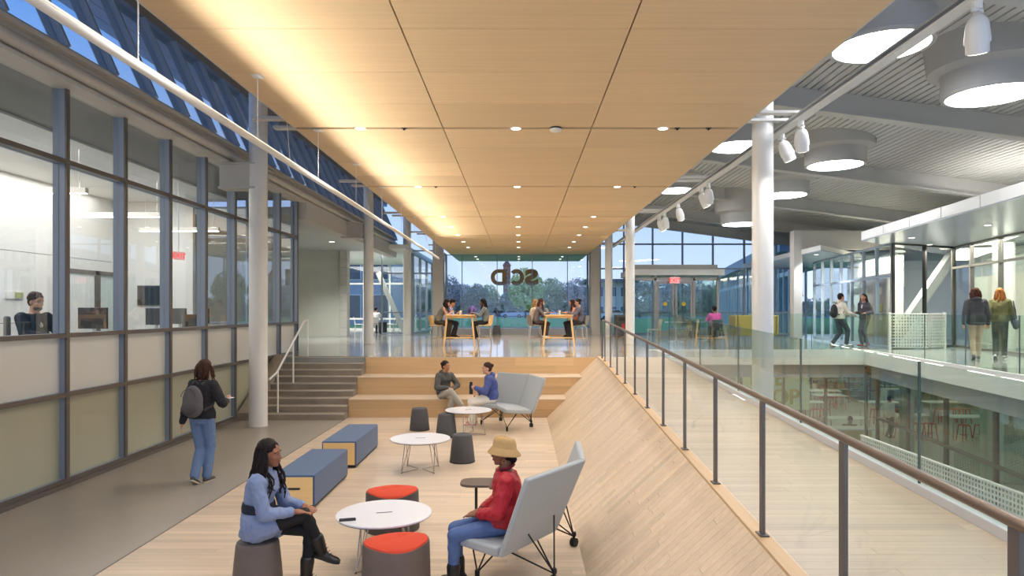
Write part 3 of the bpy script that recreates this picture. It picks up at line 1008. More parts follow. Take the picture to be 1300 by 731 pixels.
# =================================================================== RIGHT SIDE: GUARDS, CANOPIES, SHOPFRONTS, LOWER LEVEL
# --- glass guard along the ramp
M_shoe = mat('silver_shoe', (206, 209, 214), rough=0.35, metal=0.35, var=0)
g = thing('glass_guard', 'frameless glass guard along the void side of the ramp', 'guard')
cuts = [-1.9, 0.55, 3.06, 5.57, 8.08, 10.6, 13.1, 16.2]
for a, b in zip(cuts, cuts[1:]):
    a2, b2 = a+0.008, b-0.008
    xa, xb = xr_ramp(a)-0.03, xr_ramp(b)-0.03
    za, zb = rz_ramp(a), rz_ramp(b)
    obj('pane', MB().hexa([(xa-0.008, a2, za), (xa+0.008, a2, za), (xb+0.008, b2, zb), (xb-0.008, b2, zb), (xa-0.008, a2, za+1.07), (xa+0.008, a2, za+1.07), (xb+0.008, b2, zb+1.07), (xb-0.008, b2, zb+1.07)]), M_glass_g, g)
    obj('joint', MB().box(xb-0.009, xb+0.009, b-0.007, b+0.007, zb+0.02, zb+1.07), mat('glass_edge', (60, 84, 78), rough=0.2, var=0), g)
    obj('shoe', MB().hexa([(xa-0.04, a, za-0.10), (xa+0.04, a, za-0.10), (xb+0.04, b, zb-0.10), (xb-0.04, b, zb-0.10), (xa-0.04, a, za+0.075), (xa+0.04, a, za+0.075), (xb+0.04, b, zb+0.075), (xb-0.04, b, zb+0.075)]), M_shoe, g)

# --- steel guard rail along the top of the plank slope
g = thing('guard_rail', 'brown steel guard rail on flat posts along the ramp', 'railing')
ps = [2.14+1.22*k for k in range(-2, 12)]
pc = lambda d: Vector((xl_ramp(d)+0.04, d, rz_ramp(d)))
for d in ps:
    b = pc(d)
    p = obj('post', MB().box(b.x-0.011, b.x+0.011, d-0.026, d+0.026, b.z+0.01, b.z+0.91), M_post, g)
    obj('foot_plate', MB().box(b.x-0.03, b.x+0.03, d-0.05, d+0.05, b.z+0.011, b.z+0.022), M_post, p)
end = pc(15.9)
rail = [pc(d)+Vector((0, 0, 0.928)) for d in (-1, 3, 8, 12, 15.7)]+[pc(16.1)+Vector((0, 0, 0.928)), pc(16.2)+Vector((0, 0, 0.86)), pc(16.2)+Vector((0, 0, 0.02))]
obj('handrail', MB().tube(rail, 0.021, 12), M_rail, g, smooth=True, angle=60)
for a, b in zip(ps, ps[1:]):
    pa, pb = pc(a+0.05), pc(b-0.05)
    obj('pane', MB().hexa([pa+Vector((-0.006, 0, 0.08)), pa+Vector((0.006, 0, 0.08)), pb+Vector((0.006, 0, 0.08)), pb+Vector((-0.006, 0, 0.08)), pa+Vector((-0.006, 0, 0.85)), pa+Vector((0.006, 0, 0.85)), pb+Vector((0.006, 0, 0.85)), pb+Vector((-0.006, 0, 0.85))]), M_glass_ar, g)

# --- white handrail on the concrete stair
g = thing('stair_handrail', 'white tubular handrail with three posts on the concrete stair', 'railing')
hx = -5.36
pth = [(hx, 14.6, 0.92), (hx, 15.05, 1.03), (hx, 16.95, 2.12), (hx, 17.12, 2.15), (hx, 17.25, 2.15)]
obj('handrail', MB().tube(pth, 0.023, 10), M_white, g, smooth=True, angle=50)
for y, z0, z1 in ((15.12, rise, 1.06), (16.15, rise*5, 1.65), (17.25, UP, 2.15)):
    obj('post', MB().cyl((hx, y, z0), (hx, y, z1), 0.02, n=10), M_white, g, smooth=True)

# --- glass guard of the walkway
g = thing('walkway_guard', 'frameless glass guard around the far side of the void', 'guard')
for (a, b), nseg in zip(zip(edge, edge[1:]), (4, 4, 5)):
    A = Vector((a[0], a[1], 0)); B = Vector((b[0], b[1], 0))
    for k in range(nseg):
        p = A.lerp(B, k/nseg); q = A.lerp(B, (k+1)/nseg)
        dd = (q-p).normalized()
        obj('pane', MB().bar(p+dd*0.01+Vector((0, 0, UP+0.5)), q-dd*0.01+Vector((0, 0, UP+0.5)), 0.016, 1.14), M_glass_g, g)
        obj('joint', MB().box(q.x-0.008, q.x+0.008, q.y-0.008, q.y+0.008, UP+0.02, UP+1.07), M_post, g)

# --- canopies over the walkway
M_fasc = mat('white_fascia', (224, 224, 220), rough=0.45, var=0.02)
M_csoff = mat('satin_soffit', (186, 192, 200), rough=0.22, var=0.05, vs=0.4)
def canopy(name, poly, zb, h, label):
    c = thing(name, label, 'canopy', kind='structure')
    n = len(poly)
    # soffit strips: one satin panel after another
    obj('body', MB().prism(poly, zb+0.03, zb+h), M_fasc, c)
    obj('soffit', MB().prism([(p[0]+(0.02 if p[0] < 12 else 0), p[1]) for p in poly], zb+0.0, zb+0.029), M_csoff, c)
    return c
c1 = canopy('ceiling_canopy', [(10.0, 20.0), (9.0, 12.3), (7.5, 2.5), (18, 2.5), (18, 27.2)], 4.43, 0.27, 'long white edged canopy with grey soffit over the walkway')
for k, y in enumerate((6.0, 9.6, 13.2, 16.8)):  # fill bars and lamps added to brighten the roof deck
    cf = thing('fill_uplight', 'added fill light bar on top of the walkway canopy, brightening the roof deck', 'light', (11.6, y, 4.70), group='added fill light bars on the walkway canopy')
    obj('housing', MB().box(-0.06, 0.06, -1.5, 1.5, 0, 0.06), M_white, cf)
    obj('lens', MB().box(-0.045, 0.045, -1.48, 1.48, 0.06, 0.066), glow('fill_lens', (255, 250, 244), 3.0), cf)
    lamp('fill_light', 'AREA', (0, 0, 0.08), 75, (255, 250, 244), parent=cf, shape='RECTANGLE', size=0.1, size_y=2.9).rotation_euler = (0, PI+0.75, 0)
fm = MB()
for k in range(12):
    y = 4+1.6*k
    xe = 9.0+(y-12.3)*0.1299 if y > 12.3 else 9.0+(y-12.3)*0.153
    if y < 20:
        obj('fascia_joint', MB().box(xe-0.012, xe+0.01, y-0.005, y+0.005, 4.46, 4.7), M_beam, c1)
for x, y in ((10.9, 19.0), (11.1, 16.2), (10.6, 13.4), (12.6, 21.0)):
    r = thing('downlight', 'small lit downlight in the grey walkway canopy', 'downlight', (x, y, 4.43), group='downlights in the walkway canopy')
    obj('lens', MB().lathe([(0.001, -0.012), (0.075, -0.012), (0.075, 0.0), (0.001, 0.0)], n=16), M_lens, r)
    obj('trim_ring', MB().lathe([(0.076, -0.014), (0.095, -0.014), (0.095, 0.0), (0.076, 0.0)], n=16, ring=True), M_white, r)
    lamp('walkway_beam', 'SPOT', (x, y, 4.38), 460, (255, 246, 232), aim=(0, 0, -1), spot_size=R(120), spot_blend=0.6, shadow_soft_size=0.08)
c2 = canopy('ceiling_corridor', [(10.3, 23.4), (17.2, 31.2), (20, 33), (10.75, 33)], 4.45, 0.19, 'pointed white edged ceiling of the side corridor')
for x, y in ((10.85, 25.0), (10.95, 27.5)):
    r = thing('downlight', 'small lit downlight in the pointed corridor ceiling', 'downlight', (x, y, 4.45), group='downlights in the corridor ceiling')
    obj('lens', MB().lathe([(0.001, -0.012), (0.07, -0.012), (0.07, 0.0), (0.001, 0.0)], n=16), M_lens, r)
    obj('trim_ring', MB().lathe([(0.071, -0.014), (0.09, -0.014), (0.09, 0.0), (0.071, 0.0)], n=16, ring=True), M_white, r)
    lamp('corridor_beam', 'SPOT', (x, y, 4.4), 560, (240, 246, 255), aim=(0, 0, -1), spot_size=R(130), spot_blend=0.6, shadow_soft_size=0.08)
struct('wall_bulkhead', MB().prism([(10.43, 25.25), (14.4, 25.25), (14.4, 25.5), (10.43, 25.5)], 4.66, 5.35), M_beam, 'grey bulkhead above the corridor ceiling', 'bulkhead')
struct('pillar', MB().box(10.12, 10.42, 25.2, 25.6, UP, 5.35), M_beam, 'grey square pillar at the corridor corner', 'pillar')
struct('wall_right_upper', MB().hexa([(18, 2.5, 4.4), (20, 2.5, 4.4), (20, 33, 4.4), (18, 33, 4.4), (18, 2.5, 5.6), (20, 2.5, 5.6), (20, 33, 5.3), (18, 33, 5.3)]), M_wallw, 'white wall above the walkway shops', 'wall')

# --- corridor shopfront (recedes from the corner)
glazed('window_11', (12.5, 29.0), (11.25, 20.6), [0.03, 1.2, 2.4, 3.6, 4.8, 6.0, 7.2, 8.46], [UP+0.03, 3.45, 4.42], 'corridor shopfront with small upper panes', [M_glass, M_glass], mw=0.07, mdp=0.1, frame=M_fin)
struct('wall_shop', MB().hexa([(13.9, 29, UP), (14.1, 29, UP), (13.6, 24.2, UP), (13.4, 24.2, UP), (13.9, 29, 4.4), (14.1, 29, 4.4), (13.6, 24.2, 4.4), (13.4, 24.2, 4.4)]), M_wallw, 'white back wall inside the corridor shop', 'wall')
dpl = thing('display_wall', 'taupe display panels standing inside the corridor shop', 'display')
for k in range(3):
    a = Vector((12.18, 26.0, 0)).lerp(Vector((11.55, 21.9, 0)), k/3)
    b = Vector((12.18, 26.0, 0)).lerp(Vector((11.55, 21.9, 0)), (k+0.94)/3)
    n_ = Vector((0.28, -0.04, 0))
    obj('panel', MB().hexa([a+n_+Vector((0, 0, UP)), a+n_*1.4+Vector((0, 0, UP)), b+n_*1.4+Vector((0, 0, UP)), b+n_+Vector((0, 0, UP)), a+n_+Vector((0, 0, 3.6)), a+n_*1.4+Vector((0, 0, 3.6)), b+n_*1.4+Vector((0, 0, 3.6)), b+n_+Vector((0, 0, 3.6))]),
        mat('taupe_panel', (176, 164, 152), rough=0.6) if k else mat('glazed_display', (190, 200, 192), rough=0.3), dpl)
    for z, c in ((3.05, (212, 206, 180)), (2.5, (200, 190, 120)), (2.2, (220, 220, 214))):
        m_ = a.lerp(b, 0.5)+n_*0.9
        obj('card', MB().box(m_.x-0.01, m_.x+0.03, m_.y-0.14, m_.y+0.14, z-0.12, z+0.12), mat('card_paper', c, rough=0.7), dpl)
lamp('shop_beam', 'AREA', (13.1, 24.5, 4.35), 400, (255, 246, 226), aim=(0, 0, -1), shape='RECTANGLE', size=1.2, size_y=6)

# --- glazed screen facing the void, diagonal brace and perforated screen
glazed('window_12', (11.25, 20.6), (13.85, 21.8), [0.0, 1.45, 2.86], [UP+0.03, 4.42], 'glazed screen behind the white perforated panel', [M_glass], mw=0.07, mdp=0.1, frame=M_black)
struct('brace_walkway', MB().bar((12.25, 22.6, UP), (14.6, 22.9, 4.4), 0.28, 0.28), M_soff, 'grey diagonal brace behind the walkway screen', 'brace')
def lattice(name, parent, A, B, z0, z1, cell, bar_, m, th=0.012):
    A = Vector((A[0], A[1], 0)); B = Vector((B[0], B[1], 0))
    d = B-A
    L = d.length
    d /= L
    mb = MB()
    k = 0
    nx = int(L/cell)
    for i in range(nx+1):
        p = A+d*(i*L/nx)
        mb.bar(p+Vector((0, 0, z0)), p+Vector((0, 0, z1)), bar_, th, up=d.cross(Vector((0, 0, 1))))
    nz = max(2, int((z1-z0)/cell))
    for j in range(nz+1):
        z = z0+(z1-z0)*j/nz
        mb.bar(A+Vector((0, 0, z)), B+Vector((0, 0, z)), th*0.9, bar_)
    o = obj(name, mb, m, parent)
    o['kind'] = 'stuff'
    return o
t = thing('perforated_screen', 'white perforated screen panel standing on the walkway', 'screen')
lattice('mesh_sheet', t, (11.1, 20.5), (12.35, 20.62), UP+0.05, 2.3, 0.085, 0.03, M_white)
lattice('mesh_sheet', t, (12.42, 20.66), (13.05, 21.0), UP+0.05, 2.3, 0.085, 0.03, M_white)
obj('post', MB().box(11.06, 11.12, 20.45, 20.51, UP, 2.34).box(13.04, 13.1, 20.98, 21.04, UP, 2.34), M_white, t)
# --- walkway shop wall on the right
glazed('window_13', (13.85, 21.8), (11.6, 11.0), [0, 1.3, 3.1, 5.0, 6.9, 8.8, 11.0], [UP+0.03, 3.75, 4.42], 'walkway shopfront with upper panes behind the walking pair', [M_glass, M_glass], mw=0.07, mdp=0.12, frame=M_post)
struct('wall_right', MB().hexa([(15.9, 24, UP), (16.1, 24, UP), (13.9, 9.5, UP), (13.7, 9.5, UP), (15.9, 24, 4.4), (16.1, 24, 4.4), (13.9, 9.5, 4.4), (13.7, 9.5, 4.4)]), mat('green_grey_wall', (196, 204, 194), rough=0.5), 'pale green grey wall inside the walkway shop', 'wall')
struct('column_shop', MB().cyl((14.1, 19.9, UP), (14.1, 19.9, 4.4), 0.28, n=32), M_col, 'grey round column inside the walkway shop', 'column', smooth=True)
lamp('shop_beam', 'AREA', (13.6, 16.5, 4.35), 300, (250, 250, 236), aim=(0, 0, -1), shape='RECTANGLE', size=1.2, size_y=8)
struct('wall_far_right', MB().box(14.2, 20, 27.5, 27.7, UP, 4.4), M_wallw, 'white wall behind the diagonal brace', 'wall')
pt = thing('picture', 'abstract landscape picture with an orange hill behind the brace', 'picture', (14.9, 27.43, 2.2))
obj('canvas', MB().box(-0.55, 0.55, 0, 0.03, 0, 1.15), mat('picture_blue', (110, 130, 190), rough=0.6, var=0.25, vs=3), pt)
obj('hill', MB().prism([(-0.45, 0), (0.4, 0), (0.2, 0.16), (-0.05, 0.24), (-0.3, 0.14)], 0, 0.012).add([], []), mat('picture_orange', (206, 96, 52), rough=0.6), pt, loc=(0, -0.005, 1.15)).rotation_euler = (PI/2, 0, 0)
obj('frame', MB().box(-0.6, 0.6, 0.03, 0.06, -0.05, 1.45), M_white, pt)

# --- vestibule at the end wall
v = thing('door_1', 'glass entrance vestibule with double doors and white canopy', 'vestibule', (5.05, 30.5, UP), kind='structure')
obj('canopy', MB().box(-0.15, 4.0, -0.35, 2.7, 2.72, 2.98), M_white, v)
obj('parapet', MB().box(0.0, 3.75, -0.1, 2.7, 2.98, 3.2), M_beam, v)
M_vf = mat('vestibule_frame', (160, 154, 148), rough=0.4, metal=0.3, var=0.02)
for x in (0.02, 1.0, 2.72, 3.78):
    obj('post', MB().box(x-0.05, x+0.05, -0.05, 0.05, 0, 2.72), M_vf, v)
obj('head', MB().box(0, 3.8, -0.05, 0.05, 2.5, 2.62), M_vf, v)
for x0, x1 in ((0.08, 0.95), (2.78, 3.73)):
    obj('pane', MB().box(x0, x1, -0.008, 0.008, 0.02, 2.5), M_glass_g, v)
obj('pane', MB().box(3.772, 3.788, 0.05, 2.6, 0.02, 2.7), M_glass_g, v)
obj('pane', MB().box(0.012, 0.028, 0.05, 2.6, 0.02, 2.7), M_glass_g, v)
for x0 in (1.06, 1.88):
    dr = obj('door', MB().box(x0, x0+0.10, -0.03, 0.03, 0.02, 2.48).box(x0+0.68, x0+0.78, -0.03, 0.03, 0.02, 2.48).box(x0+0.1, x0+0.68, -0.03, 0.03, 0.02, 0.26).box(x0+0.1, x0+0.68, -0.03, 0.03, 2.36, 2.48), M_vf, v)
    obj('pane', MB().box(x0+0.1, x0+0.68, -0.006, 0.006, 0.26, 2.36), M_glass_g, dr)
    obj('notice', MB().lathe([(0.09, -0.004), (0.09, 0.004)], n=20), mat('yellow_notice', (224, 190, 40), rough=0.5, var=0), dr, loc=(x0+0.38, -0.02, 1.45)).rotation_euler = (PI/2, 0, 0)
    obj('pull_handle', MB().cyl((x0+(0.72 if x0 < 1.5 else 0.06), -0.07, 0.9), (x0+(0.72 if x0 < 1.5 else 0.06), -0.07, 1.25), 0.015, n=8), M_steel, dr)

def text_mesh(body, size, depth, bold=0.0, align='CENTER'):
    c = bpy.data.curves.new('lettering', 'FONT')
    c.body = body
    c.size = size
    c.extrude = depth/2
    c.offset = bold
    c.align_x = align
    c.resolution_u = 6
    o = bpy.data.objects.new('lettering', c)
    COL.objects.link(o)
    bpy.context.view_layer.update()
    dg = bpy.context.evaluated_depsgraph_get()
    me = bpy.data.meshes.new_from_object(o.evaluated_get(dg))
    bpy.data.objects.remove(o)
    return me
def exit_sign(loc, rz, label, s=1.0, drop=0.3):
    e = thing('exit_sign', label, 'sign', loc, rz)
    obj('housing', MB().box(-0.17*s, 0.17*s, -0.025, 0.025, -0.11*s, 0.11*s), mat('sign_glow', (240, 176, 176), rough=0.4, var=0, emit=0.5), e)
    me = text_mesh('EXIT', 0.2*s, 0.006)
    me.materials.append(glow('exit_red', (255, 40, 40), 1.6))
    q = link('lettering', me, None, e, (0, -0.03, -0.07*s))
    q.rotation_euler = (PI/2, 0, 0)
    obj('stem', MB().cyl((0, 0, 0.11*s), (0, 0, drop), 0.012, n=8), M_white, e)
exit_sign((6.86, 30.25, UP+2.5), 0, 'red exit sign hanging in front of the entrance doors', 1.25)
exit_sign((-8.0, 16.0, 3.68), R(60), 'red exit sign hanging inside the office', 0.85, 1.72)

# --- company sign on the bay window, facing the lawn (so it reads backwards from inside)
sg = thing('window_sign', 'large brown letters on the bay window, reading backwards from inside', 'sign', (-0.27, 34.6, 3.67))
M_let = mat('bronze_letter', (116, 92, 44), rough=0.5, var=0.03)
def ring_letter(outer, inner, closed, x):
    # strip between two outlines, given depth; x runs to the right as seen from inside
    n = len(outer)
    mb = MB()
    vs = []
    for y in (-0.02, 0.02):
        vs += [(p[0], y, p[1]) for p in outer]+[(p[0], y, p[1]) for p in inner]
    fs = []
    m_ = n if closed else n-1
    for i in range(m_):
        j = (i+1) % n
        fs += [(i, j, n+j, n+i), (2*n+i, 3*n+i, 3*n+j, 2*n+j), (i, 2*n+i, 2*n+j, j), (n+i, n+j, 3*n+j, 3*n+i)]
    if not closed:
        fs += [(0, n, 3*n, 2*n), (n-1, 2*n+n-1, 3*n+n-1, 2*n-1)]
    obj('letter', mb.add(vs, fs), M_let, sg, loc=(x, 0, 0))
H_ = 0.82
def arc(cx, cz, rx, rz_, a0, a1, n):
    return [(cx+rx*math.cos(R(a0+(a1-a0)*i/n)), cz+rz_*math.sin(R(a0+(a1-a0)*i/n))) for i in range(n+1)]
ob = arc(0.0, 0.41, 0.41, 0.41, 90, 270, 20)+[(0.40, 0.0), (0.40, 0.82)]
ib = arc(0.0, 0.41, 0.20, 0.22, 90, 270, 20)+[(0.17, 0.19), (0.17, 0.63)]
ring_letter(ob, ib, True, -0.80)
ring_letter(arc(0, 0.41, 0.375, 0.42, 140, -140, 28), arc(0, 0.41, 0.175, 0.21, 140, -140, 28), False, 0.10)
me = text_mesh('s', 1.5, 0.04, bold=0.05)
z0 = min(v.co.y for v in me.vertices); z1 = max(v.co.y for v in me.vertices); w0 = max(v.co.x for v in me.vertices)-min(v.co.x for v in me.vertices)
for v_ in me.vertices:
    v_.co.y = (v_.co.y-z0)*0.84/(z1-z0)-0.01
    v_.co.x *= 0.68/w0
me.materials.append(M_let)
q = link('letter', me, None, sg, (0.86, 0, 0))
q.rotation_euler = (PI/2, 0, PI)

# --- lower level seen through the void
glazed('window_14', (4.2, 21.0), (11.0, 21.0), [0, 2.6, 3.9, 5.2, 6.45, 6.8], [-2.68, 0.43], 'lower level glazing under the white slab edge', [M_glass_g], mw=0.06, mdp=0.1, frame=M_frame)
glazed('window_15', (11.0, 21.0), (8.9, 6.0), [0, 2.2, 4.4, 6.6, 8.8, 11.0, 13.2, 15.1], [-2.68, -0.9, 0.43], 'lower level glazing along the right of the void', [M_glass_g]*2, mw=0.07, mdp=0.1, frame=M_frame)
struct('column_lower', MB().cyl((11.55, 20.4, -2.7), (11.55, 20.4, 0.8), 0.2, n=28), M_block, 'concrete column at the corner of the lower glazing', 'column', smooth=True)
struct('column_lower_right', MB().cyl((10.5, 15.2, -2.7), (10.5, 15.2, 0.8), 0.22, n=28), M_block, 'concrete column behind the right lower glazing', 'column', smooth=True)
struct('ceiling_lower', MB().box(3.9, 36, 21.0, 66, 0.75, 0.9), mat('dark_services', (92, 90, 86), rough=0.8, var=0.15, vs=2), 'dark ceiling with services over the workshop level', 'ceiling')
struct('ceiling_lower_right', MB().prism([(11.2, 21), (9.2, 6), (8.6, 2.5), (24, 2.5), (24, 21)], 0.75, 0.9), mat('pale_services', (150, 148, 142), rough=0.8), 'grey ceiling over the right part of the workshop level', 'ceiling')
struct('wall_lower_back', MB().box(3.9, 36, 65.8, 66, -2.7, 0.8), M_wallw, 'white far wall of the workshop level', 'wall')
struct('wall_lower_right', MB().box(35.8, 36, 2.5, 66, -2.7, 0.8), M_wallw, 'white side wall of the workshop level', 'wall')
rnd = random.Random(4)
M_lb = glow('workshop_strip', (255, 252, 244), 9.0)
for i, (x, y) in enumerate([(10.5+5*a, 25+5.5*b) for a in range(3) for b in range(3)]):
    b_ = thing('strip_light', 'white strip light under the dark workshop ceiling', 'light', (x, y, 0.36), group='strip lights of the workshop level')
    obj('housing', MB().box(-0.9, 0.9, -0.08, 0.08, 0.0, 0.06), M_white, b_)
    obj('diffuser', MB().box(-0.88, 0.88, -0.07, 0.07, -0.012, 0.0), M_lb, b_)
    for x_ in (-0.7, 0.7):
        obj('cable', MB().cyl((x_, 0, 0.06), (x_, 0, 0.4), 0.006, n=6), M_white, b_)
lamp('workshop_light', 'AREA', (20, 44, 0.6), 650, (255, 252, 240), aim=(0, 0, -1), shape='RECTANGLE', size=24, size_y=30)
lamp('workshop_light', 'AREA', (14, 31, 0.3), 280, (255, 252, 240), aim=(0, 0, -1), shape='RECTANGLE', size=14, size_y=16)
lamp('workshop_light', 'AREA', (14.5, 13, 0.55), 150, (250, 252, 240), aim=(0, 0, -1), shape='RECTANGLE', size=7, size_y=10)
sh = thing('shop_sign_wall', 'white sign wall with yellow lettering under the slab edge', 'sign', (7.25, 21.9, -2.68))
obj('board', MB().box(-0.3, 2.03, 0, 0.12, 1.9, 3.1), mat('sign_board_glow', (236, 236, 200), rough=0.5, var=0.02, emit=0.2), sh)  # faint glow puts the board's lit look into the material
obj('post', MB().box(-0.2, -0.1, 0.02, 0.1, 0, 1.9), M_beam, sh)
obj('post', MB().box(1.8, 1.9, 0.02, 0.1, 0, 1.9), M_beam, sh)
M_yel = mat('yellow_letter', (206, 190, 40), rough=0.5, var=0.02)
for body, z in (('THE', 2.69), ('SHOP', 2.085)):
    me = text_mesh(body, 0.68, 0.03, bold=0.018, align='LEFT')
    me.materials.append(M_yel)
    q = link('lettering', me, None, sh, (0, -0.02, z))
    q.rotation_euler = (PI/2, 0, 0)
ds_ = thing('service_desk', 'pale wood service desk on the workshop level', 'desk', (10.9, 23.6, -2.7))
obj('front', MB().box(-1.5, 1.1, -0.3, -0.24, 0, 1.0), M_ply, ds_)
obj('top', MB().box(-1.55, 1.15, -0.35, 0.4, 1.0, 1.05), M_white, ds_)
obj('side', MB().box(1.04, 1.1, -0.24, 0.36, 0, 1.0).box(-1.5, -1.44, -0.24, 0.36, 0, 1.0), M_ply, ds_)
M_red = mat('red_metal', (196, 52, 44), rough=0.4, var=0.02)
def wtable(x, y, L=1.6, w=0.75):
    t = thing('work_table', 'long white work table on the workshop level', 'table', (x, y, -2.7), group='white work tables of the workshop')
    obj('top', MB().box(-L/2, L/2, -w/2, w/2, 0.86, 0.9), M_white, t)
    for a in (-1, 1):
        for b in (-1, 1):
            obj('leg', MB().box(a*(L/2-0.06)-0.02, a*(L/2-0.06)+0.02, b*(w/2-0.06)-0.02, b*(w/2-0.06)+0.02, 0, 0.86), M_beam, t)
    return t
def rstool():
    t = thing('red_stool', '', 'stool')
    obj('seat', MB().box(-0.17, 0.17, -0.17, 0.17, 0.62, 0.65), M_red, t, bevel=0.015)
    for a in (-1, 1):
        for b in (-1, 1):
            obj('leg', MB().bar((a*0.14, b*0.14, 0.62), (a*0.2, b*0.2, 0), 0.03, 0.03), M_red, t)
    obj('brace', MB().box(-0.17, 0.17, -0.01, 0.01, 0.26, 0.28).box(-0.01, 0.01, -0.17, 0.17, 0.22, 0.24), M_red, t)
    return t
st0 = rstool(); sused = False
for x, y in ((15.6, 27.6), (17.8, 27.2), (16.6, 31.5), (12.8, 26.8), (19.5, 31.5), (13.2, 31.5), (12.5, 35.5), (16, 36)):
    wtable(x, y)
    for dx in (-0.5, 0.15, 0.6):
        if (x, y) in ((12.8, 26.8), (12.5, 35.5)): continue
        r = st0 if not sused else copy_tree(st0)
        sused = True
        r.location = (x+dx, y-0.62, -2.7)
        tag(r, 'red metal work stool at a white workshop table', 'stool', 'red stools on the workshop level')
M_mach = [mat('bench_grey', (120, 122, 124), rough=0.5), mat('bench_dark', (58, 58, 60), rough=0.5), mat('bench_pale', (196, 196, 190), rough=0.5), mat('bench_timber', (170, 140, 100), rough=0.6)]
def cabinet(x, y, w, dp, h, mi, label):
    c = thing('tool_cabinet', label, 'cabinet', (x, y, -2.7), group='tool cabinets of the workshop')
    obj('body', MB().box(-w/2, w/2, -dp/2, dp/2, 0.05, h), M_mach[mi], c)
    obj('plinth', MB().box(-w/2+0.03, w/2-0.03, -dp/2+0.03, dp/2-0.03, 0, 0.05), M_black, c)
    for k in range(2):
        q = obj('door', MB().box(-w/2+0.02+k*w/2, k*w/2-0.02, -dp/2-0.02, -dp/2, 0.08, h-0.04), M_mach[(mi+2) % 4], c)
        obj('handle', MB().box(k*w/2-0.1, k*w/2-0.07, -dp/2-0.04, -dp/2-0.02, h*0.45, h*0.6), M_steel, q)
def rack(x, y, w, h, label):
    c = thing('storage_rack', label, 'rack', (x, y, -2.7), group='storage racks of the workshop')
    for a_ in (-1, 1):
        for b_ in (-1, 1):
            obj('post', MB().box(a_*w/2-0.025, a_*w/2+0.025, b_*0.25-0.025, b_*0.25+0.025, 0, h), M_black, c)
    for k in range(4):
        obj('shelf', MB().box(-w/2, w/2, -0.27, 0.27, 0.2+k*(h-0.3)/3-0.02, 0.2+k*(h-0.3)/3+0.02), M_mach[2], c)
    rn = random.Random(int(x*10+y))
    for k in range(3):
        xx = -w/2+0.1
        while xx < w/2-0.35:
            ww = rn.uniform(0.18, 0.4); hh = rn.uniform(0.15, 0.4)
            obj('crate', MB().box(xx, xx+ww, -0.2, 0.2, 0.22+k*(h-0.3)/3, 0.22+k*(h-0.3)/3+hh), M_mach[rn.randrange(4)], c)
            xx += ww+rn.uniform(0.03, 0.3)
rn = random.Random(12)
taken = []
for k in range(34):
    for tr_ in range(60):
        y = rn.uniform(30, 58)
        x = rn.uniform(0.40, 0.60)*y
        if all(abs(x-a_) > 2.4 or abs(y-b_) > 1.4 for a_, b_ in taken) and all(abs(x-a_) > 2.3 or abs(y-b_) > 1.8 for a_, b_ in ((16.6, 31.5), (19.5, 31.5), (13.2, 31.5), (12.5, 35.5), (16, 36))): break
    else:
        continue
    taken.append((x, y))
    if k % 3 == 0:
        cabinet(x, y, rn.uniform(1.0, 2.2), 0.6, rn.uniform(0.9, 1.7), rn.randrange(4), 'tool cabinet with two doors far back on the workshop level')
    elif k % 3 == 1:
        rack(x, y, rn.uniform(1.4, 2.4), rn.uniform(1.5, 2.1), 'storage rack with crates far back on the workshop level')
    else:
        wtable(x, y, rn.uniform(1.4, 2.2))
for x, y in ((9.1, 25.0), (8.2, 26.5), (9.9, 27.8)):
    rack(x, y, 1.6, 2.0, 'storage rack with crates behind the shop sign wall')
for x, y in ((8.9, 23.4),):
    cabinet(x, y, 1.0, 0.5, 1.2, 3, 'wooden cabinet beside the workshop service desk')
# stair with perforated guard and cream bench on the lower right
ls = thing('lower_stair', 'stair with perforated white guards behind the lower glazing', 'stair', (0, 0, 0))
A = Vector((12.9, 19.6, -2.7)); B = Vector((16.8, 18.4, -0.6))
nst = 14
for k in range(nst):
    p = A.lerp(B, k/nst)
    obj('tread', MB().box(p.x, p.x+0.34, p.y-0.6, p.y+0.6, p.z+0.14, p.z+0.18), M_block, ls)
for s_ in (-0.65, 0.65):
    mb = MB()
    for k in range(60):
        p = A.lerp(B, k/60)+Vector((0, s_, 0))
        mb.bar(p+Vector((0, 0, 0.1)), p+Vector((0, 0, 1.1)), 0.03, 0.012, up=(0, 1, 0))
    for k in range(12):
        z = 0.1+k*0.09
        mb.bar(A+Vector((0, s_, z)), B+Vector((0, s_, z)), 0.012, 0.03)
    q = obj('mesh_sheet', mb, M_block, ls); q['kind'] = 'stuff'
t = thing('perforated_guard', 'long white perforated guard in the void below the ramp', 'guard')
lattice('mesh_sheet', t, (7.1, 3.0), (7.1, 14.2), -1.15, -0.2, 0.075, 0.028, M_white)
obj('top_bar', MB().box(7.07, 7.13, 3.0, 14.2, -0.21, -0.18), M_white, t)
obj('landing', MB().box(7.14, 7.6, 3.0, 14.2, -1.3, -1.15), M_white, t)
bn = thing('cream_bench', 'cream stepped bench ledge behind the lower right glazing', 'bench', (9.75, 10.2, -2.7))
obj('ledge', MB().box(0, 2.2, -0.7, 1.4, 1.05, 1.15), M_white, bn)
obj('upstand', MB().box(0.9, 1.0, -0.7, 1.4, 1.15, 1.55), M_white, bn)
obj('leg', MB().box(0.05, 0.13, -0.65, -0.57, 0, 1.05), M_white, bn)
obj('leg', MB().box(0.05, 0.13, 1.27, 1.35, 0, 1.05), M_white, bn)
obj('leg', MB().box(2.05, 2.13, -0.65, -0.57, 0, 1.05), M_white, bn)
obj('leg', MB().box(2.05, 2.13, 1.27, 1.35, 0, 1.05), M_white, bn)
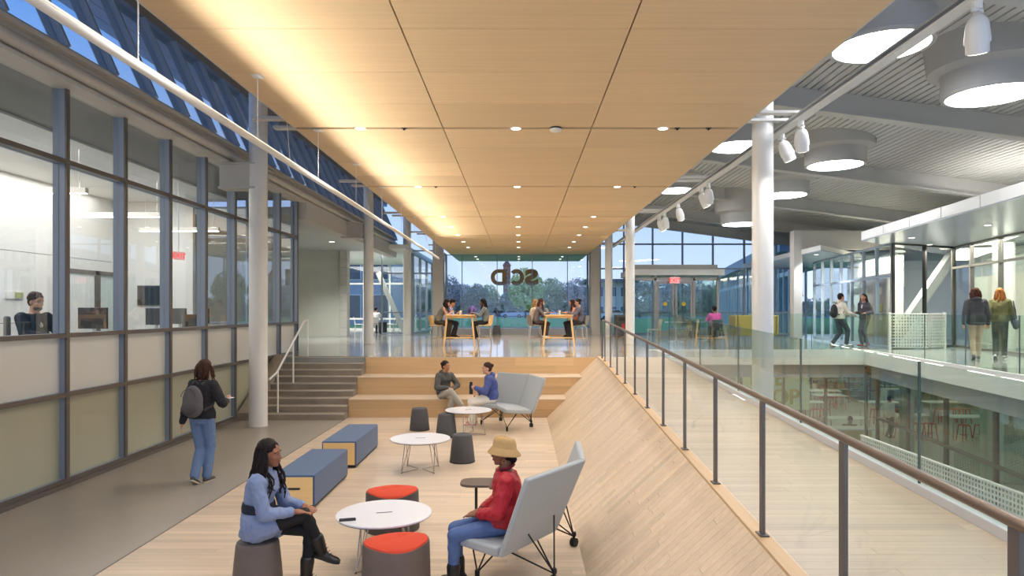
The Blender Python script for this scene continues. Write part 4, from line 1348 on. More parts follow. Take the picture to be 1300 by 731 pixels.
# =================================================================== FURNITURE
M_ggrey = mat('pale_grey_fabric', (164, 170, 172), rough=0.85, var=0.05, vs=90, bump=0.15, bs=500, sheen=0.2)
M_blue = mat('blue_fabric', (60, 86, 122), rough=0.85, var=0.08, vs=120, bump=0.2, bs=600, sheen=0.2)
M_orange = mat('orange_fabric', (204, 66, 36), rough=0.8, var=0.05, vs=90, bump=0.12, bs=500)
M_char = mat('charcoal_shell', (76, 74, 74), rough=0.6, var=0.05, vs=14)
M_taupe = mat('taupe_shell', (104, 94, 88), rough=0.6, var=0.05, vs=14)
M_dkgrey = mat('dark_grey_felt', (78, 79, 82), rough=0.85, var=0.06, vs=60)
M_lam = mat('white_laminate', (226, 225, 228), rough=0.28, var=0.01)
M_wire = mat('satin_wire', (206, 198, 190), rough=0.25, metal=0.9, var=0)
M_blkrod = mat('black_rod', (34, 32, 31), rough=0.4, metal=0.3, var=0)

# --- blue upholstered benches with plywood ends
def bench(loc, label):
    b = thing('blue_bench', label, 'bench', loc, group='blue benches with plywood ends')
    L, W, H = 1.6, 0.515, 0.405
    obj('upholstery', MB().box(-W/2-0.004, W/2+0.004, 0.0, L, 0.035, H), M_blue, b, bevel=0.014, seg=3)
    e = obj('end_panel', MB().box(-W/2+0.018, W/2-0.018, -0.012, 0.006, 0.05, H-0.022), M_ply, b)
    obj('hand_slot', MB().prism([(-0.07+0.0, 0.0), (0.07, 0.0), (0.078, 0.01), (0.07, 0.022), (-0.07, 0.022), (-0.078, 0.01)], 0, 0.006), M_dark, e, loc=(0.015, -0.0125, 0.235)).rotation_euler = (PI/2, 0, 0)
    obj('end_panel', MB().box(-W/2+0.018, W/2-0.018, L-0.006, L+0.012, 0.05, H-0.022), M_ply, b)
    obj('plinth', MB().box(-W/2+0.01, W/2-0.01, 0.01, L-0.01, 0.012, 0.04), M_dark, b)
    for x in (-0.2, 0.2):
        for y in (0.1, L-0.1):
            obj('glide', MB().lathe([(0.02, 0), (0.02, 0.012)], (x, y, 0), 12), M_rubber, b)
    return b
b0 = bench((-2.745, 8.26, 0), 'blue fabric bench nearer the woman in the blue shirt')
dup(b0, (-2.755, 10.4, 0), 0, 'blue fabric bench nearer the concrete stair')

# --- round white tables on bent wire legs
def rtable(loc, label, r=0.45, rz=0.0):
    t = thing('round_table', label, 'table', loc, rz, group='round white tables in the lounge')
    obj('top', MB().lathe([(r-0.02, 0.452), (r, 0.462), (r, 0.474), (r-0.006, 0.478), (0.01, 0.478)], n=64), M_lam, t, smooth=True, angle=30)
    obj('edge_band', MB().lathe([(r-0.018, 0.449), (r-0.002, 0.459), (r-0.004, 0.462), (r-0.02, 0.4525)], n=64, ring=True), M_black, t, smooth=True)
    obj('power_slot', MB().box(-0.075, 0.075, -0.008, 0.008, 0.4775, 0.4795), M_dark, t)
    for k in range(4):
        a = PI/4+k*PI/2
        w = 0.42
        p1 = Vector((0.26*math.cos(a-w*.5), 0.26*math.sin(a-w*.5), 0.45))
        p2 = Vector((0.34*math.cos(a-0.12), 0.34*math.sin(a-0.12), 0.009))
        p3 = Vector((0.34*math.cos(a+0.12), 0.34*math.sin(a+0.12), 0.009))
        q = obj('leg', MB().tube([p1, p2.lerp(p1, .04), p2.lerp(Vector((0, 0, 0.009)), .03), Vector((0.05*math.cos(a), 0.05*math.sin(a), 0.012))], 0.006, 8), M_wire, t, smooth=True)
        p1b = Vector((0.26*math.cos(a+w*.5), 0.26*math.sin(a+w*.5), 0.45))
        obj('rod', MB().tube([p1b, p2.lerp(p1b, 0.02)], 0.006, 8), M_wire, q, smooth=True)
        obj('foot', MB().lathe([(0.011, 0), (0.011, 0.006)], (p2.x, p2.y, 0), 10), M_rubber, q)
    obj('mount', MB().lathe([(0.1, 0.44), (0.29, 0.442), (0.29, 0.451), (0.1, 0.452)], n=32, ring=True), M_wire, t)
    return t
t0 = rtable((-1.29, 6.5, 0), 'round white table with a phone between the two orange stools', 0.45, 0.25)
dup(t0, (-1.5, 10.3, 0), 0.1, 'round white table in front of the blue benches')
dup(t0, (-1.0, 13.25, 0), 0.7, 'round white table by the two women at the seating steps')
ph = thing('phone', 'dark phone lying on the edge of the round white table', 'phone', (-1.58, 6.26, 0.479), R(14))
obj('case', MB().box(-0.075, 0.075, -0.036, 0.036, 0, 0.009), M_black, ph, bevel=0.004)
obj('screen', MB().box(-0.07, 0.07, -0.032, 0.032, 0.009, 0.0098), mat('phone_glass', (52, 56, 62), rough=0.08, var=0), ph)

# --- saddle topped stools
def saddle_stool(loc, label, top_m, shell_m, rz=0.0, r=0.265, h=0.45, crease=True):
    s = thing('saddle_stool', label, 'stool', loc, rz, group='saddle stools around the front table')
    n = 48
    def rad(t, z):
        f = z/h
        base = r*(1.0+0.04*(1-f))
        return base*(1+0.05*math.cos(2*t)+0.025*math.cos(4*t))
    def top(t):
        return h-0.026+0.015*math.cos(2*t)
    vs = []; fs = []
    zz = [0.0, 0.012, 0.1, 0.2, 0.3, 0.9, 1.0]
    for i, z in enumerate(zz):
        for k in range(n):
            t = 2*PI*k/n
            ht = top(t)
            z_ = z if z < 0.5 else (ht-0.035 if z < 0.95 else ht-0.012)
            rr = rad(t, z_)*(0.975 if i == 0 else 1.0)*(0.985 if i == 6 else 1.0)
            vs.append((rr*math.cos(t), rr*math.sin(t), z_))
    for i in range(len(zz)-1):
        for k in range(n):
            fs.append((i*n+k, i*n+(k+1) % n, (i+1)*n+(k+1) % n, (i+1)*n+k))
    fs.append(tuple(range(n))[::-1])
    fs.append(tuple((len(zz)-1)*n+k for k in range(n)))
    obj('shell', MB().add(vs, fs), shell_m, s, smooth=True, angle=50)
    vs = []; fs = []
    rings = [0.97, 0.95, 0.85, 0.65, 0.45, 0.25, 0.08]
    for i, q in enumerate(rings):
        for k in range(n):
            t = 2*PI*k/n
            ht = top(t)
            x = rad(t, h)*q
            px_, py_ = x*math.cos(t), x*math.sin(t)
            z_ = (h-0.012)+(ht-h+0.012)*q**3+(0.024*(1-q*q))
            if i == 0: z_ = ht-0.016
            if i == 1: z_ = ht+0.000
            if crease:
                z_ -= 0.022*math.exp(-((py_-0.5*px_)**2)/0.0004)*max(0, 1-abs(px_)/0.20)
            vs.append((px_, py_, z_))
    for i in range(len(rings)-1):
        for k in range(n):
            fs.append((i*n+k, i*n+(k+1) % n, (i+1)*n+(k+1) % n, (i+1)*n+k))
    fs.append(tuple((len(rings)-1)*n+k for k in range(n)))
    obj('seat_pad', MB().add(vs, fs), top_m, s, smooth=True)
    return s
s0 = saddle_stool((-1.4, 7.5, 0), 'orange topped saddle stool behind the round white table', M_orange, M_char, R(12))
saddle_stool((-1.06, 5.86, 0), 'orange topped saddle stool in front of the round white table', M_orange, M_taupe, R(20))

def cone_stool(loc, label, m, r0=0.2, r1=0.155, h=0.44, cat='stool'):
    s = thing('tub_stool', label, 'stool', loc, group='dark tub stools')
    obj('shell', MB().lathe([(r0-0.008, 0), (r0, 0.01), (r0*0.55+r1*0.45, h*0.5), (r1, h-0.03), (r1-0.008, h-0.008), (r1-0.02, h), (0.01, h+0.002)], n=36), m, s, smooth=True, angle=60)
    obj('foot_ring', MB().lathe([(r0+0.002, 0), (r0+0.004, 0.012), (r0-0.001, 0.02)], n=36), M_rubber, s, smooth=True)
    obj('grip', MB().box(-0.05, 0.05, -0.015, 0.015, h+0.001, h+0.006), M_black, s, bevel=0.003)
    return s
c0 = cone_stool((-2.02, 13.75, 0), 'dark grey tub stool nearest the oak seating steps', M_dkgrey)
dup(c0, (-1.4, 13.0, 0), 0.4, 'dark grey tub stool beside the table of the two women')
dup(c0, (-0.915, 10.85, 0), 0.8, 'dark grey tub stool at the middle round table')
cone_stool((-2.265, 5.9, 0), 'taupe tub stool under the woman in the blue shirt', M_taupe, 0.212, 0.178, 0.42)

# --- little brown side table beside the grey lounge seat
sd = thing('side_table', 'small dark brown side table behind the woman in the red jacket', 'table', (-0.42, 7.35, 0))
obj('top', MB().prism([(0.22*math.copysign(abs(math.cos(t))**0.6, math.cos(t)), 0.17*math.copysign(abs(math.sin(t))**0.6, math.sin(t))) for t in [2*PI*k/36 for k in range(36)]], 0.535, 0.56), mat('brown_top', (86, 74, 66), rough=0.4), sd, bevel=0.005)
obj('pole', MB().cyl((-0.05, 0, 0.012), (-0.05, 0, 0.535), 0.016, n=14), M_black, sd, smooth=True)
obj('base', MB().lathe([(0.15, 0), (0.15, 0.008), (0.02, 0.014)], n=28), M_black, sd, smooth=True)

# --- angled lounge seats on wire legs with casters
def lounge(loc, rz, label):
    c = thing('lounge_seat', label, 'seat', loc, rz, group='grey angled lounge seats')
    L1, L2, an = 0.82, 0.78, R(123)
    d2 = Vector((math.cos(an), math.sin(an), 0))
    f1 = Vector((-1, 0, 0)); f2 = Vector((-math.sin(an), math.cos(an), 0))
    P0 = Vector((0, 0, 0)); V = Vector((0, L1, 0)); E = V+d2*L2
    dep = 0.52
    fb = (f1+f2).normalized()
    Vf = V+fb*(dep/math.cos(R(16.5)))
    up = Vector((0, 0, 1))
    zs0, zs1 = 0.36, 0.445
    tilt = 0.03
    def seatp(a, b, c_, d_):
        return [a+up*zs0, b+up*zs0, c_+up*(zs0+tilt), d_+up*(zs0+tilt), a+up*zs1, b+up*zs1, c_+up*(zs1+tilt), d_+up*(zs1+tilt)]
    obj('seat', MB().hexa(seatp(P0, V, Vf, P0+f1*dep)), M_ggrey, c, bevel=0.022, seg=3)
    obj('seat', MB().hexa(seatp(V, E, E+f2*dep, Vf)), M_ggrey, c, bevel=0.022, seg=3)
    H, rec, th = 0.72, 0.27, 0.055
    b0z, b1z = 0.37, 1.06
    def back(a, b, fa, fb_):
        # a, b = bottom line points; recline away from the facing side
        return [a+up*b0z+fa*0.0, a-fa*th+up*b0z, b-fb_*th+up*b0z, b+up*b0z,
                a-fa*rec+up*b1z, a-fa*(rec+th)+up*(b1z-0.012), b-fb_*(rec+th)+up*(b1z-0.012), b-fb_*rec+up*b1z]
    fv = fb/ math.cos(R(16.5))
    obj('backrest', MB().hexa(back(P0, V, f1, fv)), M_ggrey, c, bevel=0.018, seg=3)
    obj('backrest', MB().hexa(back(V, E, fv, f2)), M_ggrey, c, bevel=0.018, seg=3)
    def onback(base, f, h):
        s_ = (h-b0z)/(b1z-b0z)
        return base-f*(rec*s_+th+0.004)+up*h
    cst = [(Vector((0.2, 0.57, 0)), [onback(Vector((0, 0.30, 0)), f1, 0.50), onback(Vector((0, 0.66, 0)), f1, 0.58), Vector((-0.05, 0.2, 0.36)), Vector((-0.1, 0.7, 0.36))]),
           (Vector((-0.16, 1.52, 0)), [onback(V+d2*0.35, f2, 0.50), onback(V+d2*0.66, f2, 0.56), V+d2*0.3+f2*0.1+up*0.36, E+f2*0.1-d2*0.08+up*0.36])]
    for p, tops in cst:
        q = obj('leg', MB().cyl(p+up*0.05, p+up*0.13, 0.014, n=10), M_blkrod, c, smooth=True)
        for t in tops:
            obj('rod', MB().tube([p+up*0.10, t], 0.0075, 8), M_blkrod, q, smooth=True)
        obj('caster', MB().tube([p+Vector((0.028, 0, 0.042)), p+Vector((0.008, 0, 0.042))], 0.042, 18).tube([p-Vector((0.028, 0, -0.042)), p-Vector((0.008, 0, -0.042))], 0.042, 18), M_rubber, q, smooth=True, angle=40)
        obj('knob', MB().lathe([(0.02, 0.10), (0.024, 0.12), (0.02, 0.145)], p, 12), M_rubber, q, smooth=True)
    for p, tops in ((Vector((-0.42, 0.27, 0)), [Vector((-0.3, 0.06, 0.37)), Vector((-0.16, 0.34, 0.37)), Vector((-0.46, 0.62, 0.39))]),
                    (Vector((-0.68, 1.22, 0)), [V+d2*0.15+f2*0.42+up*0.38, V+d2*0.4+f2*0.15+up*0.37, E-d2*0.12+f2*0.42+up*0.39])):
        q = obj('leg', MB().cyl(p, p+up*0.09, 0.02, 0.024, n=12), M_blkrod, c, smooth=True)
        for t in tops:
            obj('rod', MB().tube([p+up*0.07, t], 0.0075, 8), M_blkrod, q, smooth=True)
    return c
l0 = lounge((-0.19, 5.62, 0), R(-35), 'pale grey angled lounge seat holding the woman in the red jacket')
dup(l0, (0.23, 13.45, 0), R(19), 'pale grey angled lounge seat at the seating steps')

# --- high tables and stools on the landing
def high_table(loc, label):
    t = thing('high_table', label, 'table', loc, group='high beech tables on the landing')
    obj('top', MB().box(-0.47, 0.47, -0.95, 0.95, 0.985, 1.02), M_tablewood, t, bevel=0.008)
    for a in (-1, 1):
        for b in (-1, 1):
            obj('leg', MB().bar((a*0.40, b*0.85, 0.985), (a*0.5, b*0.92, 0), 0.055, 0.06), M_tablewood, t)
    for b in (-0.84, 0.84):
        obj('apron', MB().box(-0.42, 0.42, b-0.02, b+0.02, 0.91, 0.985), M_tablewood, t)
        obj('foot_rail', MB().box(-0.46, 0.46, b*1.07-0.02, b*1.07+0.02, 0.26, 0.3), M_tablewood, t)
    return t
TL = (-1.95, 22.9, UP); TR = (1.25, 22.9, UP)
h0 = high_table(TL, 'high beech table with three people and a purple bag')
dup(h0, TR, 0, 'high beech table with four women beside the ramp head')
def hstool(shell_m, leg_m, grp):
    s = thing('high_stool', '', 'stool', group=grp)
    obj('seat', MB().box(-0.21, 0.21, -0.2, 0.2, 0.655, 0.685), shell_m, s, bevel=0.012)
    mb = MB()
    pts = []
    n = 9
    for k in range(n):
        t = R(-62)+R(124)*k/(n-1)
        pts.append((-0.23*math.cos(t)-0.0, 0.235*math.sin(t)))
    vs = []
    for x, y in pts:
        for (off, z) in ((0, 0.70), (0.012, 0.70), (0.03, 1.0), (0.018, 1.0)):
            f = 1+off/0.23
            vs.append((x*f-(0.03 if z > 0.9 else 0), y*f, z))
    fs = []
    for k in range(n-1):
        a, b = k*4, k*4+4
        fs += [(a, b, b+1, a+1), (a+1, b+1, b+2, a+2), (a+2, b+2, b+3, a+3), (a+3, b+3, b, a)]
    fs += [(0, 1, 2, 3), tuple(reversed([(n-1)*4+q for q in range(4)]))]
    obj('backrest', MB().add(vs, fs), shell_m, s, smooth=True, angle=50)
    for a in (-1, 1):
        for b in (-1, 1):
            q = obj('leg', MB().tube([(a*0.16, b*0.15, 0.66), (a*0.22, b*0.21, 0)], 0.012, 8), leg_m, s, smooth=True)
    obj('foot_ring', MB().tube([(0.2, 0.19, 0.25), (-0.2, 0.19, 0.25), (-0.2, -0.19, 0.25), (0.2, -0.19, 0.25)], 0.009, 6, closed=True), leg_m, s)
    return s
hsw = hstool(M_tablewood, M_wire, 'beech stools at the left high table')
hsg = hstool(mat('grey_shell', (128, 120, 112), rough=0.5), M_wire, 'grey shell stools at the right high table')
for i, (x, y, rz) in enumerate(((-2.72, 22.35, 0), (-2.62, 23.35, 0), (-1.15, 22.5, PI), (-1.2, 23.4, PI))):
    r = hsw if i == 0 else copy_tree(hsw)
    r.location = (x, y, UP); r.rotation_euler = (0, 0, rz)
    tag(r, ('beech high stool under the woman in the grey top', 'beech high stool under the man at the left high table', 'beech high stool under the dark haired woman facing them', 'empty beech high stool at the left high table')[i], 'stool', 'beech stools at the left high table')
for i, (x, y, rz) in enumerate(((0.52, 22.35, 0), (0.5, 23.4, 0), (2.0, 22.4, PI), (1.95, 23.4, PI))):
    r = hsg if i == 0 else copy_tree(hsg)
    r.location = (x, y, UP); r.rotation_euler = (0, 0, rz)
    tag(r, ('grey shell high stool under the woman with the auburn hair', 'grey shell high stool under the fair haired woman', 'grey shell high stool under the woman with the hair bun', 'grey shell high stool under the woman in rust')[i], 'stool', 'grey shell stools at the right high table')
# tiny things on the high tables
def laptop(loc, rz, label):
    l_ = thing('laptop', label, 'laptop', loc, rz)
    obj('keyboard', MB().box(-0.11, 0.11, -0.16, 0.16, 0, 0.014), M_steel, l_)
    obj('lid', MB().hexa([(-0.115, -0.16, 0.012), (-0.105, -0.16, 0.012), (-0.105, 0.16, 0.012), (-0.115, 0.16, 0.012), (-0.175, -0.16, 0.22), (-0.167, -0.16, 0.22), (-0.167, 0.16, 0.22), (-0.175, 0.16, 0.22)]), M_steel, l_)
    return l_
laptop((-1.75, 22.9, UP+1.02), PI, 'open laptop on the left high table')
laptop((1.05, 22.6, UP+1.02), 0.2, 'open laptop on the right high table')
def cup(loc, m, label):
    c = thing('cup', label, 'cup', loc)
    obj('body', MB().lathe([(0.033, 0), (0.043, 0.115), (0.04, 0.118), (0.03, 0.02)], n=18), m, c, smooth=True, angle=40)
    obj('lid', MB().lathe([(0.046, 0.113), (0.046, 0.125), (0.036, 0.135)], n=18), M_white, c)
cup((-1.95, 22.4, UP+1.02), M_white, 'white paper cup on the left high table')
cup((1.3, 22.4, UP+1.02), M_white, 'white paper cup on the right high table')
bg = thing('purple_bag', 'purple bag standing on the left high table', 'bag', (-1.62, 23.3, UP+1.02))
obj('pouch', MB().lathe([(0.10, 0), (0.15, 0.06), (0.15, 0.2), (0.09, 0.28), (0.02, 0.3)], n=16), mat('purple_cloth', (92, 74, 138), rough=0.8), bg, smooth=True)
obj('handle', MB().tube([(0.05*math.cos(t), 0, 0.29+0.06*math.sin(t)) for t in [PI*k/8 for k in range(9)]], 0.008, 6), mat('purple_strap', (70, 56, 110), rough=0.8), bg, smooth=True)
for x, y, lb in ((-1.1, 32.4, 'dark tapered pouf under the bay window behind the left high table'), (1.15, 32.4, 'dark tapered pouf under the bay window behind the right high table')):
    s = thing('dark_pouf', lb, 'pouf', (x, y, UP))
    obj('shell', MB().lathe([(0.2, 0), (0.2, 0.02), (0.165, 0.42), (0.15, 0.45), (0.02, 0.455)], n=28), M_char, s, smooth=True, angle=50)
    obj('grip', MB().box(-0.05, 0.05, -0.02, 0.02, 0.455, 0.462), M_black, s)

# --- litter bin by the far right column
b = thing('litter_bin', 'dark brown square litter bin beside the far white column', 'bin', (4.36, 29.25, UP))
obj('body', MB().box(-0.3, 0.3, -0.28, 0.28, 0.03, 0.92), mat('bin_brown', (70, 66, 60), rough=0.5), b, bevel=0.012)
obj('lid', MB().box(-0.31, 0.31, -0.29, 0.29, 0.92, 0.98), mat('bin_lid', (92, 88, 82), rough=0.4), b, bevel=0.01)
obj('label_plate', MB().box(-0.03, 0.08, -0.288, -0.281, 0.38, 0.6), mat('red_label', (190, 50, 44), rough=0.5, var=0), b)
obj('opening', MB().box(-0.16, 0.16, -0.286, -0.281, 0.72, 0.86), M_dark, b)
obj('plinth', MB().box(-0.27, 0.27, -0.25, 0.25, 0, 0.03), M_black, b)

# --- seating behind the void: yellow sofas, tables and chairs
M_yellow = mat('mustard_fabric', (170, 142, 22), rough=0.85, var=0.05, vs=40)
def sofa(loc, rz, label):
    s = thing('mustard_sofa', label, 'sofa', loc, rz, group='mustard sofas behind the void')
    obj('seat', MB().box(-0.72, 0.72, -0.38, 0.32, 0.22, 0.45), M_yellow, s, bevel=0.03)
    obj('backrest', MB().box(-0.76, 0.76, 0.28, 0.42, 0.22, 0.98), M_yellow, s, bevel=0.03)
    for a in (-1, 1):
        obj('arm', MB().box(a*0.66, a*0.80, -0.4, 0.42, 0.22, 0.98), M_yellow, s, bevel=0.03)
        for y in (-0.3, 0.34):
            obj('leg', MB().cyl((a*0.64, y, 0), (a*0.64, y, 0.23), 0.018, n=8), M_black, s)
sofa((8.75, 25.6, UP), PI, 'mustard high backed sofa half hidden by the thick column')
def cafe_chair(m, leg_m):
    c = thing('cafe_chair', '', 'chair')
    obj('seat', MB().box(-0.21, 0.21, -0.21, 0.21, 0.43, 0.455), m, c, bevel=0.012)
    obj('backrest', MB().hexa([(-0.2, -0.2, 0.5), (-0.185, -0.2, 0.5), (-0.185, 0.2, 0.5), (-0.2, 0.2, 0.5), (-0.27, -0.19, 0.83), (-0.255, -0.19, 0.83), (-0.255, 0.19, 0.83), (-0.27, 0.19, 0.83)]), m, c, bevel=0.01)
    obj('back_post', MB().bar((-0.19, -0.12, 0.44), (-0.2, -0.12, 0.55), 0.03, 0.03).bar((-0.19, 0.12, 0.44), (-0.2, 0.12, 0.55), 0.03, 0.03), leg_m, c)
    for a in (-1, 1):
        for b_ in (-1, 1):
            obj('leg', MB().tube([(a*0.17, b_*0.17, 0.43), (a*0.2, b_*0.2, 0)], 0.013, 8), leg_m, c, smooth=True)
    return c
def cafe_table(loc, label, r=0.45, h=0.74, m=None, grp=None):
    t = thing('cafe_table', label, 'table', loc, group=grp)
    obj('top', MB().lathe([(r-0.01, h-0.025), (r, h-0.015), (r, h), (0.01, h)], n=36), m or M_lam, t)
    obj('pole', MB().cyl((0, 0, 0.02), (0, 0, h-0.025), 0.03, n=14), M_white, t, smooth=True)
    for k in range(4):
        a = PI/4+k*PI/2
        obj('foot', MB().bar((0, 0, 0.04), (0.32*math.cos(a), 0.32*math.sin(a), 0.015), 0.045, 0.03), M_white, t)
    return t
cc_d = cafe_chair(mat('dark_seat', (70, 72, 76), rough=0.6), M_tablewood)
cc_d.location = (7.15, 25.0, UP); cc_d.rotation_euler = (0, 0, PI/2)
tag(cc_d, 'dark seated cafe chair under the person in pink', 'chair')
cc_t = cafe_chair(mat('tan_seat', (196, 176, 146), rough=0.6), M_tablewood)
cc_t.location = (6.3, 24.6, UP); cc_t.rotation_euler = (0, 0, 0.3)
tag(cc_t, 'tan cafe chair on the left of the table by the void', 'chair')
cc_g = copy_tree(cc_t); cc_g.location = (5.05, 25.7, UP); cc_g.rotation_euler = (0, 0, 2.6)
tag(cc_g, 'tan cafe chair close to the vestibule doors', 'chair')
cafe_table((7.1, 25.9, UP), 'round white cafe table in front of the person in pink', 0.5)
cafe_table((5.75, 25.2, UP), 'small white cafe table near the vestibule doors', 0.4)
# --- white tables and chairs of the side lounge
cc_w = cafe_chair(M_white, M_white)
for i, (x, y, rz) in enumerate(((-8.35, 35.4, 0.2), (-7.4, 34.8, 1.9), (-6.9, 36.4, 3.3), (-6.45, 35.0, 2.9), (-7.9, 36.6, -1.2))):
    r = cc_w if i == 0 else copy_tree(cc_w)
    r.location = (x, y, UP); r.rotation_euler = (0, 0, rz)
    tag(r, ('white lounge chair next to the block pier', 'white lounge chair under the person in white', 'white lounge chair by the far window beside the brace', 'white lounge chair beside the black suitcase', 'white lounge chair by the far window beside the pier')[i], 'chair', 'white chairs in the side lounge')
cafe_table((-7.75, 35.6, UP), 'round white table in the side lounge nearer the block pier', 0.5)
cafe_table((-6.6, 35.7, UP), 'round white table in the side lounge nearer the diagonal brace', 0.5)

# --- office furniture
M_mon = mat('monitor_plastic', (44, 44, 46), rough=0.4, var=0)
M_ochair = mat('office_chair_mesh', (92, 90, 88), rough=0.7)
def desk(loc, L, label):
    d_ = thing('office_desk', label, 'desk', loc)
    obj('top', MB().box(-0.4, 0.4, 0, L, 0.72, 0.75), M_white, d_)
    for y in (0.1, L-0.1):
        obj('leg', MB().box(-0.36, -0.31, y-0.025, y+0.025, 0, 0.72).box(0.31, 0.36, y-0.025, y+0.025, 0, 0.72).box(-0.36, 0.36, y-0.02, y+0.02, 0, 0.03), M_beam, d_)
desk((-7.2, 9.9, UP), 2.6, 'white office desk in front of the seated man')
desk((-7.9, 13.4, UP), 3.6, 'white office desk behind the middle glazing')
def monitor(loc, rz, label):
    m_ = thing('monitor', label, 'monitor', loc, rz, group='black monitors on the office desks')
    obj('panel', MB().box(-0.02, 0.02, -0.28, 0.28, 0.10, 0.46), M_mon, m_, bevel=0.006)
    obj('stand', MB().box(0.02, 0.05, -0.03, 0.03, 0.01, 0.3), M_steel, m_)
    obj('base', MB().box(-0.08, 0.12, -0.12, 0.12, 0, 0.012), M_steel, m_)
    return m_
m0 = monitor((-7.02, 10.5, UP+0.75), R(26), 'black monitor right beside the seated man')
dup(m0, (-7.25, 11.6, UP+0.75), R(80), 'black monitor on the far end of the seated man desk')
dup(m0, (-7.8, 14.6, UP+0.75), R(65), 'black monitor on the near half of the middle office desk')
dup(m0, (-7.8, 15.6, UP+0.75), R(60), 'black monitor on the middle of the middle office desk')
dup(m0, (-7.6, 16.5, UP+0.75), R(40), 'black monitor on the far half of the middle office desk')
def ochair(loc, rz, label):
    c = thing('office_chair', label, 'chair', loc, rz, group='grey office chairs')
    obj('seat', MB().box(-0.24, 0.24, -0.25, 0.25, 0.44, 0.5), M_ochair, c, bevel=0.03)
    obj('backrest', MB().box(-0.29, -0.23, -0.25, 0.25, 0.55, 1.08), M_ochair, c, bevel=0.025)
    obj('back_bar', MB().box(-0.3, -0.25, -0.04, 0.04, 0.42, 0.6), M_black, c)
    obj('stem', MB().cyl((0, 0, 0.07), (0, 0, 0.44), 0.03, n=12), M_black, c)
    for k in range(5):
        a = 2*PI*k/5
        q = obj('base_arm', MB().bar((0, 0, 0.09), (0.3*math.cos(a), 0.3*math.sin(a), 0.07), 0.04, 0.03), M_black, c)
        obj('caster', MB().ell((0.3*math.cos(a), 0.3*math.sin(a), 0.03), (0.03, 0.03, 0.03), n=8, m=6), M_rubber, q, smooth=True)
    return c
o0 = ochair((-6.96, 9.7, UP), R(40), 'grey office chair under the seated man')
dup(o0, (-7.2, 13.3, UP), R(200), 'grey office chair between the desks behind the glazing')
dup(o0, (-7.15, 14.6, UP), R(150), 'grey office chair at the middle office desk')
dr = thing('door_2', 'white office door with grey frame in the panelled wall', 'door', (-11.15, 16.7, UP), kind='structure')
obj('leaf', MB().box(-0.05, 0.0, 0.1, 1.2, 0, 2.1), mat('door_white', (232, 236, 234), rough=0.4), dr)
obj('frame', MB().box(-0.06, 0.04, 0.0, 0.1, 0, 2.2).box(-0.06, 0.04, 1.2, 1.3, 0, 2.2).box(-0.06, 0.04, 0, 1.3, 2.1, 2.2), M_frame, dr)
obj('handle', MB().cyl((0.05, 1.05, 1.0), (0.05, 0.92, 1.0), 0.012, n=8), M_steel, dr)
dr2 = thing('window_16', 'tall glass side light beside the office door', 'window', (-11.15, 18.0, UP), kind='structure')
obj('pane', MB().box(-0.05, -0.03, 0.1, 0.9, 0, 2.1), mat('pale_frost', (214, 228, 226), rough=0.4), dr2)  # one even pale frosted colour
obj('frame', MB().box(-0.06, 0.04, 0.0, 0.1, 0, 2.2).box(-0.06, 0.04, 0.9, 1.0, 0, 2.2).box(-0.06, 0.04, 0, 1.0, 2.1, 2.2), M_frame, dr2)
np_ = thing('name_plate', 'small name plate on the white office wall above the seated man', 'sign', (-11.19, 15.1, 2.74))
obj('plate', MB().box(-0.01, 0.02, -0.28, 0.28, -0.08, 0.08), M_white, np_)
obj('insert', MB().box(0.02, 0.025, 0.0, 0.26, -0.06, 0.06), mat('green_card', (170, 174, 120), rough=0.6), np_)
sc_ = thing('wall_screen', 'small dark wall screen on the office panels', 'screen', (-10.2, 18.96, 2.82), R(-90))
obj('bezel', MB().box(0, 0.04, -0.4, 0.4, -0.27, 0.27), M_mon, sc_)
obj('display', MB().box(0.04, 0.045, -0.36, 0.36, -0.23, 0.23), mat('screen_dark', (40, 46, 52), rough=0.15), sc_)
# =================================================================== PEOPLE
def ik(a, c, l1, l2, hint):
    a = Vector(a); c = Vector(c)
    d = c-a
    L = max(0.02, min(d.length, (l1+l2)*0.998))
    dn = d.normalized()
    x = (l1*l1-l2*l2+L*L)/(2*L)
    h = math.sqrt(max(0.0, l1*l1-x*x))
    hv = Vector(hint)
    hv = hv-dn*hv.dot(dn)
    hv.normalize()
    return a+dn*x+hv*h, a+dn*L

def skinned(name, mb, m, parent, vox, sm=3, amp=0.0, freq=18.0, seed=0.0):
    """fuse overlapping volumes into one continuous smooth surface"""
    me = mb.mesh('volume')
    o = bpy.data.objects.new('volume', me)
    COL.objects.link(o)
    r = o.modifiers.new('fuse', 'REMESH')
    r.mode = 'VOXEL'
    r.voxel_size = vox
    if sm:
        s = o.modifiers.new('smooth', 'SMOOTH')
        s.factor = 0.5
        s.iterations = sm
    dg = bpy.context.evaluated_depsgraph_get()
    out = bpy.data.meshes.new_from_object(o.evaluated_get(dg))
    bpy.data.objects.remove(o)
    bpy.data.meshes.remove(me)
    out.name = name
    if amp:
        nn = [v.normal.copy() for v in out.vertices]
        for v, n_ in zip(out.vertices, nn):
            p = v.co*freq
            n1 = mnoise.noise(Vector((p.x+seed, p.y, p.z*0.8)))
            n2 = mnoise.noise(Vector((p.x*1.9+seed, p.y*1.9, p.z*1.7)))
            k = (0.35-abs(n1)*1.6)+0.6*(0.3-abs(n2)*1.4)
            v.co += n_*(k*amp)
    out.polygons.foreach_set('use_smooth', [True]*len(out.polygons))
    out.materials.clear()
    return link(name, out, m, parent)

MATS = {}
def pm(name, rgb, rough=0.8, **kw):
    k = (name, rgb)
    if k not in MATS:
        MATS[k] = mat(name, rgb, rough=rough, **kw)
    return MATS[k]

